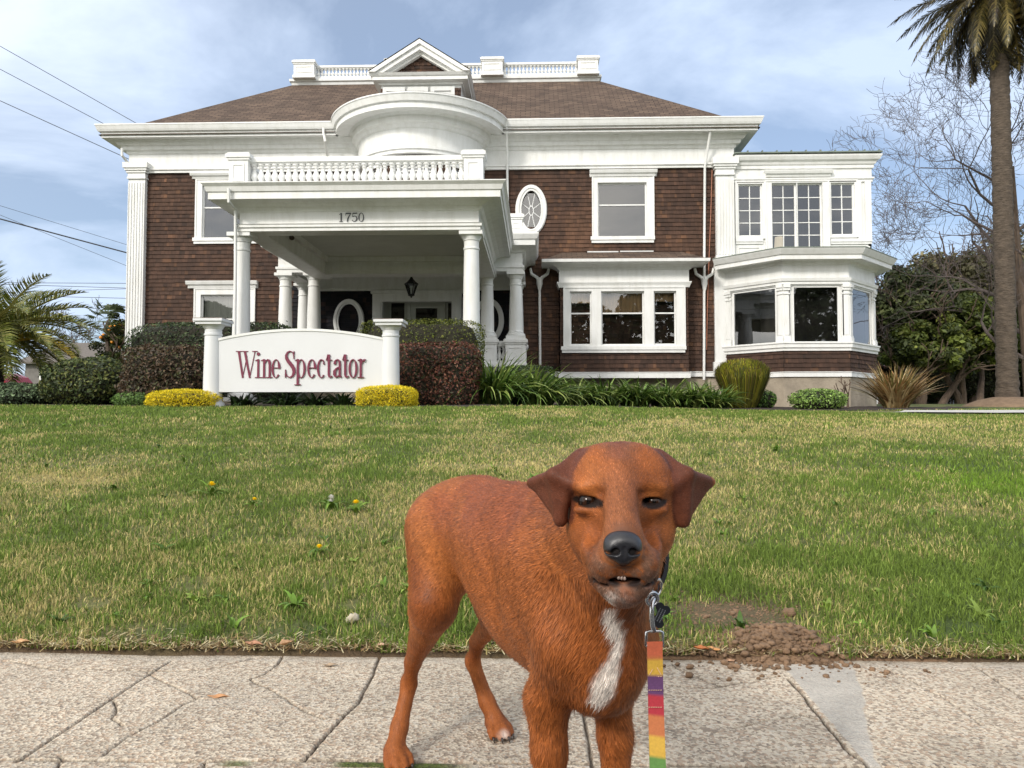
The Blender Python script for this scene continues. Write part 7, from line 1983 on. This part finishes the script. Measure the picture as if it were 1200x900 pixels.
# collar and its ring
M['steel'] = mat('steel', (.55, .55, .56), .25, .06, 30, metal=1.0)
cc = HD(729, 676, 1.075); ax_n = (neck1 - P(.47, 0, .52)); ax_n /= np.linalg.norm(ax_n)
u1 = vx - ax_n * (vx @ ax_n); u1 /= np.linalg.norm(u1); u2 = np.cross(ax_n, u1)
cb = MB(); nn = 40; vs = []; fs = []
ccen = neck1 * .62 + HD(728, 672, 1.075) * .38 - ax_n * .005
for i in range(nn):
    a = 2 * PI * i / nn; d = u1 * math.cos(a) + u2 * math.sin(a); R0 = .0745 if True else 0
    p = ccen + u1 * (math.cos(a) * .062 + .008) + u2 * math.sin(a) * .080
    for dr, dh in ((-.003, -.009), (.003, -.009), (.003, .009), (-.003, .009)): vs.append(tuple(p + d * dr + ax_n * dh))
for i in range(nn):
    j = (i + 1) % nn
    for q in range(4): fs.append((i * 4 + q, j * 4 + q, j * 4 + (q + 1) % 4, i * 4 + (q + 1) % 4))
cb.add(vs, fs); collar = cb.build('collar', mat('black_webbing', lin(24, 24, 26), .7, .2, 200), dog, smooth=False)
def torus(mb, c, R, r, a, b, n=26, m=8):
    a = np.array(a) / np.linalg.norm(a); b = np.array(b) - a * (np.array(b) @ a); b /= np.linalg.norm(b); nrm = np.cross(a, b); vs = []; fs = []
    for i in range(n):
        t = 2 * PI * i / n; d = a * math.cos(t) + b * math.sin(t)
        for j in range(m): q = 2 * PI * j / m; vs.append(tuple(np.array(c) + d * (R + r * math.cos(q)) + nrm * r * math.sin(q)))
    for i in range(n):
        for j in range(m): fs.append((i * m + j, ((i + 1) % n) * m + j, ((i + 1) % n) * m + (j + 1) % m, i * m + (j + 1) % m))
    mb.add(vs, fs)
DL = .985
mb = MB(); torus(mb, HD(769.5, 689, DL), .0112, .0019, np.array(_U) * 1.0 + vx * .15, vx * .55 + vy * .6); mb.build('ring', M['steel'], collar, smooth=True)
mb = MB(); mb.tube([tuple(HD(760, 680, 1.0)), tuple(HD(767, 681, .988))], .0035, 8); mb.build('ring_loop', M['steel'], collar, smooth=True)

# ---- bone shaped tag
tagc = HD(773, 721, DL - .012); tg = empty('name_tag', tuple(tagc), 'small black bone shaped tag hanging at the dog collar', 'dog tag')
ang = math.radians(62); e1 = vx * math.cos(ang) + np.array(_U) * math.sin(ang); e2 = -vx * math.sin(ang) + np.array(_U) * math.cos(ang); e1 = e1 + vy * .1; e1 /= np.linalg.norm(e1); e3 = np.cross(e1, e2)
outl = []
LB, WB, RB_ = .0098, .0042, .0056
def bone_r(th):
    best = 0
    c, s = math.cos(th), math.sin(th)
    for q in np.arange(0, .03, .0002):
        x, y = q * c, q * s; ins = abs(x) < LB and abs(y) < WB
        for sx in (-1, 1):
            for sy in (-1, 1): ins = ins or math.hypot(x - sx * LB, y - sy * .0044) < RB_
        if ins: best = q
    return best
for k_ in range(72): th = 2 * PI * k_ / 72; q = bone_r(th); outl.append((q * math.cos(th), q * math.sin(th)))
mb = MB(); n_ = len(outl)
f0 = [tuple(tagc + e1 * x + e2 * y + e3 * .0012) for x, y in outl]; f1 = [tuple(tagc + e1 * x + e2 * y - e3 * .0012) for x, y in outl]
mb.add(f0 + f1 + [tuple(tagc + e3 * .0012), tuple(tagc - e3 * .0012)], [(k_, (k_ + 1) % n_, n_ + (k_ + 1) % n_, n_ + k_) for k_ in range(n_)] + [(2 * n_, k_, (k_ + 1) % n_) for k_ in range(n_)] + [(2 * n_ + 1, n_ + (k_ + 1) % n_, n_ + k_) for k_ in range(n_)])
mb.build('plate', mat('black_enamel', lin(34, 36, 42), .35, .1, 100), tg)
mb = MB()
for row in (-.0035, 0, .0035):
    x = -.008
    while x < .008:
        l = rnd.uniform(.001, .002); q = [tagc + e1 * a + e2 * b_ + e3 * sgn * .0014 for sgn in (1,) for a, b_ in ((x, row - .0007), (x + l, row - .0007), (x + l, row + .0007), (x, row + .0007))]
        mb.add([tuple(p) for p in q] , [(0, 1, 2, 3)]); mb.add([tuple(p - e3 * .0028) for p in q], [(3, 2, 1, 0)]); x += l + .0006
mb.build('engraving', mat('engraved_mark', lin(120, 122, 126), .5), tg)
mb = MB(); torus(mb, HD(766.5, 705, DL - .008), .0062, .0011, np.array(_U), vx * .8 + vy * .4); mb.build('split_ring', M['steel'], tg, smooth=True)

# ---- leash
leash = empty('leash', tuple(HD(767, 750, DL - .02)), 'rainbow striped leash hanging from the dog collar by a metal clip', 'leash')
q0 = HD(767, 748, DL - .015); U_ = np.array(_U)
mb = MB(); cpts = [HD(768.5, 697, DL - .004), HD(764.5, 706, DL - .012), HD(763.5, 720, DL - .014), HD(765, 734, DL - .014), HD(767, 741, DL - .015)]
mb.tube([tuple(p) for p in cpts], [.0028, .003, .0034, .0036, .003], 10)
torus(mb, HD(764.5, 702, DL - .010), .0085, .0022, U_ * 1.3, vx * .7 + vy * .3)
w_ = .0112; h_ = .0092
fr_ = [q0 + vx * a * w_ + U_ * b_ * h_ for a, b_ in ((-1, -1), (-.92, .85), (-.6, 1), (.6, 1), (.92, .85), (1, -1), (-1, -1))]
mb.tube([tuple(p) for p in fr_], .0019, 8); mb.build('clip', M['steel'], leash, smooth=True)
path = [HD(767.3, 752, DL - .017), HD(768, 795, .968), HD(769, 842, .945), HD(770.5, 887, .918), HD(772, 940, .885), HD(773, 985, .84)]
path += [W2(.172, .80, .26), W2(.168, .70, .16), W2(.16, .58, .07), W2(.14, .42, .02), W2(.10, .25, .012), W2(.02, .10, .012), W2(-.1, -.1, .012)]
# resample
PP = np.array(path); dcum = np.concatenate([[0], np.cumsum(np.linalg.norm(np.diff(PP, axis=0), axis=1))]); ss = np.arange(0, dcum[-1], .004)
RP = np.stack([np.interp(ss, dcum, PP[:, i]) for i in range(3)], -1)
for _ in range(40): RP[1:-1] = (RP[:-2] + RP[1:-1] * 2 + RP[2:]) / 4
zpx = [752, 768, 774, 794, 819, 842, 864, 887]
def s_at(py): t = (py - 752) / (887 - 752); i = np.argmin(np.abs(RP[:, 2] - (C(769, py, .985 - .062 * t)[2]))); return ss[i]
brk = [s_at(p) for p in zpx]; step = brk[-1] - brk[-2]
OR, YE, GRN, PU, RE = (np.array(lin(*c)) * .8 for c in ((190, 110, 62), (206, 164, 60), (92, 134, 62), (92, 52, 98), (172, 38, 52)))
segc = [np.array(lin(178, 88, 58)), OR, YE, PU, RE, OR, YE]; cyc = [GRN, np.array(lin(50, 90, 150)), PU, RE, OR, YE]
def lcol(s):
    for i in range(7):
        if s < brk[i + 1]: return segc[i]
    return cyc[int((s - brk[7]) / step) % 6]
V_ = []; T_ = []; F_ = []
for i, p in enumerate(RP):
    tg_ = RP[min(i + 1, len(RP) - 1)] - RP[max(i - 1, 0)]; tg_ /= np.linalg.norm(tg_)
    sd = vx - tg_ * (vx @ tg_); sd /= np.linalg.norm(sd); nr = np.cross(sd, tg_); tw = .16 * math.sin(ss[i] * 9 + .6); sd, nr = sd * math.cos(tw) + nr * math.sin(tw), nr * math.cos(tw) - sd * math.sin(tw)
    for a, b_ in ((-1, -1), (1, -1), (1, 1), (-1, 1)): V_.append(p + sd * a * .0098 + nr * b_ * .0011); T_.append(lcol(ss[i]) * (.8 if abs(a) == 2 else 1))
for i in range(len(RP) - 1):
    for q in range(4): F_.append((i * 4 + q, i * 4 + (q + 1) % 4, (i + 1) * 4 + (q + 1) % 4, (i + 1) * 4 + q))
M['web'] = mat('woven_webbing', (.5, .3, .1), .75, .10, 300, .0005, 900, tint=True)
np_mesh('strap', V_, [np.array(F_)], M['web'], leash, tint=np.array(T_))
mb = MB()
for py in (764, 779, 793, 809, 829):
    p = C(768, py, .985 - .062 * (py - 752) / 135 - .0016)
    for k_ in range(6): c0 = p + vx * (-.0085 + k_ * .0029); mb.tube([tuple(c0), tuple(c0 + vx * .002 + U_ * .0004)], .0004, 5)
for s0, s1 in (((-.0075, 766), (.0075, 791)), ((.0075, 766), (-.0075, 791))):
    a = C(768, s0[1], .975) + vx * s0[0] - vy * .0005; b_ = C(768, s1[1], .962) + vx * s1[0]
    mb.tube([tuple(a), tuple(b_)], .0004, 5)
mb.build('stitching', mat('thread', lin(196, 160, 132), .8), leash)

# ================================================================== small things on the ground
def ground_pt(px, py):
    d = ray(px, py)
    lo, hi = .5, 25.0
    f = lambda k: CAM_H + d.z * k - (0.0 if d.y * k < 2.44 else tz(d.x * k, d.y * k))
    k = lo
    while k < hi and f(k) > 0: k += .01
    return Vector((d.x * k, d.y * k, CAM_H + d.z * k))
# loose soil mound: one pile with its clods
r = np.random.default_rng(31); mc = ground_pt(930, 782); mc = Vector((mc.x, 2.47, 0))
pile = empty('soil_pile', (mc.x, mc.y, 0), 'crumbly brown soil mound spilling from the lawn onto the sidewalk', 'soil pile')
def pile_h(x, y):
    u = (x - mc.x) / .22; v = (y - mc.y - .06) / .16; q = u * u + v * v
    return .062 * np.exp(-q * 1.6) + (fbm(x * 22, y * 22, 3, 4) - .5) * .045 * np.exp(-q * 1.0) + (fbm(x * 70, y * 70, 5, 2) - .5) * .014 * np.exp(-q) - .012
xs = np.linspace(mc.x - .50, mc.x + .50, 200); ys = np.linspace(mc.y - .19, mc.y + .42, 130); X, Y = np.meshgrid(xs, ys, indexing='ij')
base_ = np.where(Y < 2.44, -.003, terrain(X, Y)); base_ = np.where((Y >= 2.40) & (Y < 2.5), np.maximum(base_, 0.0), base_)
Zp = base_ + pile_h(X, Y); idx = np.arange(X.size).reshape(X.shape)
M['soil'] = mat('loose_soil', lin(122, 98, 76), .98, .3, 14, .008, 90)
np_mesh('mound', np.stack([X, Y, Zp], -1).reshape(-1, 3), [np.stack([idx[:-1, :-1], idx[1:, :-1], idx[1:, 1:], idx[:-1, 1:]], -1).reshape(-1, 4)], M['soil'], pile, smooth=True)
mb = MB()
for k in range(1500):
    a = r.uniform(0, 2 * PI); q = abs(r.normal(0, .62)); x = mc.x + math.cos(a) * q * .30; y = mc.y + .03 + math.sin(a) * q * .18
    if y < 2.2 : continue
    rr = float(np.clip(r.lognormal(-5.5, .75), .0012, .013)); z = (0.0 if y < 2.42 else tz(x, y)) + max(0, float(pile_h(np.array(x), np.array(y)))) + rr * .3
    n = 7; vs = []; ph = [(-.9, .35), (-.35, .9), (.3, 1.0), (.8, .6)]
    for e, c in ph:
        for j in range(n): t = 2 * PI * j / n; g = rr * c * r.uniform(.55, 1.35); vs.append((x + g * math.cos(t), y + g * math.sin(t), z + rr * e * .8))
    fs = [(i * n + j, i * n + (j + 1) % n, (i + 1) * n + (j + 1) % n, (i + 1) * n + j) for i in range(3) for j in range(n)] + [tuple(range(n - 1, -1, -1)), tuple(3 * n + j for j in range(n))]
    mb.add(vs, fs)
tag(mb.build('clods', M['soil'], pile, smooth=True), kind='stuff')
# crumbs of soil and thatch along the lawn edge (uncountable)
mb = MB()
for k in range(4200):
    x = r.uniform(-2.3, 2.4); y = 2.45 + abs(r.normal(0, .05)) - .012
    if k > 2600: x, y = r.normal(.72, .2), 2.83 + r.normal(0, .13)
    if y < 2.44: y = 2.45
    rr = float(np.clip(r.lognormal(-6.0, .5), .001, .008)); z = max(0.0, tz(x, y)) + rr * .2
    vs = [(x + rr * math.cos(t), y + rr * math.sin(t), z) for t in (0, 1.3, 2.6, 3.9, 5.2)] + [(x + rr * .2, y, z + rr * .9)]
    mb.add(vs, [(i, (i + 1) % 5, 5) for i in range(5)])
tag(mb.build('soil_crumbs', M['soil']), 'loose brown soil crumbs along the lawn edge', 'soil', kind='stuff')
V = []; Q_ = []; T_ = []; o = 0
for k in range(5200):
    x = r.uniform(-2.3, 2.5); y = 2.425 + abs(r.normal(0, .06)); z = tz(x, y) + r.uniform(.002, .018); a = r.uniform(0, PI); l = r.uniform(.012, .05); w = .0016
    d = np.array((math.cos(a), math.sin(a), r.normal(0, .25))); s = np.array((-math.sin(a), math.cos(a), 0)) * w; p = np.array((x, y, z))
    V += [p - d * l / 2 - s, p - d * l / 2 + s, p + d * l / 2 + s, p + d * l / 2 - s]; Q_.append((o, o + 1, o + 2, o + 3)); o += 4; T_ += [np.array(lin(*[(188, 170, 124), (150, 124, 84), (206, 194, 156), (120, 96, 66)][r.integers(4)])) * r.lognormal(0, .15)] * 4
tag(np_mesh('thatch', V, [np.array(Q_)], M['grass'], tint=np.array(T_)), 'dry straw coloured thatch scattered along the lawn edge', 'thatch', kind='stuff')

def dead_leaf(label, px, py, size, color, rot, curl=.5, aspect=.5, y=None, thick=.0009):
    p = ground_pt(px, py); root_z = (0.0 if p.y < 2.43 else tz(p.x, p.y) + .012); n, m = 12, 6; vs = []; fs = []
    ca, sa = math.cos(rot), math.sin(rot)
    for i in range(n + 1):
        t = i / n; w = aspect * (math.sin(PI * t ** .85) ** .8) * (1 + .12 * math.sin(t * 19))
        for j in range(m + 1):
            v = (j / m - .5) * w; u = t - .5; z = curl * (abs(v) * .9 + .5 * (u ** 2)) + .03 * math.sin(9 * u + 7 * v); X_, Y_ = u * size, v * size
            vs.append((p.x + X_ * ca - Y_ * sa, p.y + X_ * sa + Y_ * ca, root_z + .002 + z * size))
    for i in range(n):
        for j in range(m): a = i * (m + 1) + j; fs.append((a, a + 1, a + m + 2, a + m + 1))
    me = MB(); me.add(vs, fs); mt = mat('dry_leaf', lin(*color), .7, .25, 60, .001, 150)
    o = me.build('fallen_leaf', mt, None, smooth=True); sol = o.modifiers.new('thickness', 'SOLIDIFY'); sol.thickness = thick
    return tag(o, label, 'leaf', 'fallen leaves and litter')
for a in (('flat orange brown leaf lying in the middle of the left sidewalk slabs', 256, 817, .062, (190, 138, 92), .05, .12, .34),
          ('curled tan leaf on the soil at the far left lawn edge', 24, 760, .06, (190, 148, 104), .3, .5), ('brown leaf at the lawn edge, left one of the close pair', 297, 765, .065, (168, 122, 92), -.2, .45),
          ('upright curled tan leaf at the lawn edge, right one of the close pair', 336, 762, .055, (186, 146, 108), 1.0, .8, .6), ('small curled orange leaf between the leash and the soil pile', 822, 771, .05, (172, 104, 56), -.3, .7),
          ('pointed yellow brown leaf just left of the soil pile', 836, 772, .055, (196, 142, 88), 2.2, .4, .4), ('pale tan leaf touching the left foot of the soil pile', 856, 776, .04, (196, 156, 126), .4, .3, .6),
          ('flat grey brown leaf on the slab joint right of the left leaf pair', 387, 780, .05, (160, 138, 112), .1, .15, .4), ('pinkish curled leaf at the lawn edge above the slab joint', 448, 766, .035, (196, 160, 132), .1, .5, .5)):
    dead_leaf(*a)
# low broadleaf weeds and litter through the turf (uncountable)
Vs, Qs, Ts, o = [], [], [], 0
for k in range(130):
    y = 2.6 + 8.5 * r.random() ** 1.6; x = r.uniform(-.74, .74) * y; c_ = lin(*[(92, 124, 40), (110, 142, 52), (74, 104, 40), (128, 150, 62)][r.integers(4)])
    a, b_, t_ = strap_mesh(r, (x, y, tz(x, y)), int(r.integers(5, 12)), r.uniform(.03, .085), r.uniform(.010, .022), [c_], .02, 1.1, 4)
    Vs.append(a); Qs.append(b_ + o); Ts.append(t_); o += len(a)
tag(np_mesh('weeds', np.concatenate(Vs), [np.concatenate(Qs)], M['leaf'], tint=np.concatenate(Ts)), 'low broad leaved weeds scattered through the turf', 'weeds', kind='stuff')
# pale stone and twig
p = ground_pt(413, 732); mb = MB(); ball(mb, (p.x, p.y, p.z + .022), (.026, .017, .016), np.stack([np.array((.9, .2, .35)), np.array((-.2, 1, 0)), np.array((-.35, 0, .93))]), 14, 9)
mb.v = [(x + .003 * math.sin(z * 400 + x * 300), y, z + .003 * math.sin(x * 350)) for x, y, z in mb.v]
tag(mb.build('stone', mat('pale_stone', lin(178, 168, 148), .9, .2, 40, .002, 120), smooth=True), 'pale grey stone resting in the turf near the sidewalk', 'stone')
p = ground_pt(868, 762); p2 = ground_pt(925, 722); mb = MB(); ball(mb, (p2.x, p2.y, p2.z + .012), (.028, .02, .018), np.eye(3), 12, 8); mb.v = [(x + .004 * math.sin(z * 300 + x * 200), y, z + .003 * math.sin(x * 250)) for x, y, z in mb.v]
tag(mb.build('soil_clod', M['soil'], smooth=True), 'single tan soil clod in the grass above the soil pile', 'clod')
# dandelions
M['dand'] = mat('dandelion_yellow', lin(250, 218, 20), .6, .05, 60); M['stem'] = mat('pale_stem', lin(130, 140, 70), .6, .1, 10); M['fluff'] = mat('seed_fluff', lin(226, 222, 214), .9, .05, 10, trans=.3)
def dandelion(label, px, py, kind, s=1.0):
    s *= 1.35
    d = ray(px, py); p = ground_pt(px, py + 9 * s); top_ = Vector((d.x * p.y / d.y, p.y, CAM_H + d.z * p.y / d.y))
    root = empty('dandelion', (p.x, p.y, tz(p.x, p.y)), label, 'flower', 'dandelions in the lawn')
    mb = MB(); mb.tube([(p.x, p.y, tz(p.x, p.y)), (p.x + .004, p.y, (top_.z + tz(p.x, p.y)) / 2), tuple(top_)], .0028, 6); mb.build('stem', M['stem'], root)
    V = []; F_ = []; o = 0; r9 = np.random.default_rng(int(px)); c = np.array(top_); n = 90 if kind == 'yellow' else 170
    for k in range(n):
        if kind == 'yellow':
            a = r9.uniform(0, 2 * PI); e = r9.uniform(.05, 1.4); l = .019 * s
        else: a = r9.uniform(0, 2 * PI); e = math.asin(r9.uniform(-1, 1)); l = .017 * s
        dv = np.array((math.cos(a) * math.cos(e), math.sin(a) * math.cos(e), math.sin(e))); sd = np.cross(dv, (0.1, .2, .97)); sd /= np.linalg.norm(sd) + 1e-6; w = .0022 if kind == 'yellow' else .0014
        V += [c - sd * w * .4, c + sd * w * .4, c + dv * l + sd * w, c + dv * l - sd * w]; F_.append((o, o + 1, o + 2, o + 3)); o += 4
    np_mesh('flower_head' if kind == 'yellow' else 'seed_head', V, [np.array(F_)], M['dand'] if kind == 'yellow' else M['fluff'], root)
    V, Q2, T2 = strap_mesh(r9, (p.x, p.y, tz(p.x, p.y)), 14, .10 * s, .02, [lin(110, 140, 44), lin(90, 118, 40)], .03, 1.4, 4); np_mesh('leaves', V, [Q2], M['leaf'], root, tint=T2)
dandelion('open yellow dandelion, leftmost in the lawn', 248, 569, 'yellow', 1.1)
dandelion('white dandelion seed head between two yellow flowers', 388, 584, 'seed')
dandelion('yellow dandelion just right of the white seed head', 417, 590, 'yellow', .9)
dandelion('small yellow dandelion low in the lawn left of the dog', 374, 642, 'yellow', .7)
dandelion('tiny far yellow dandelion half closed above the white seed head', 298, 586, 'yellow', .7)
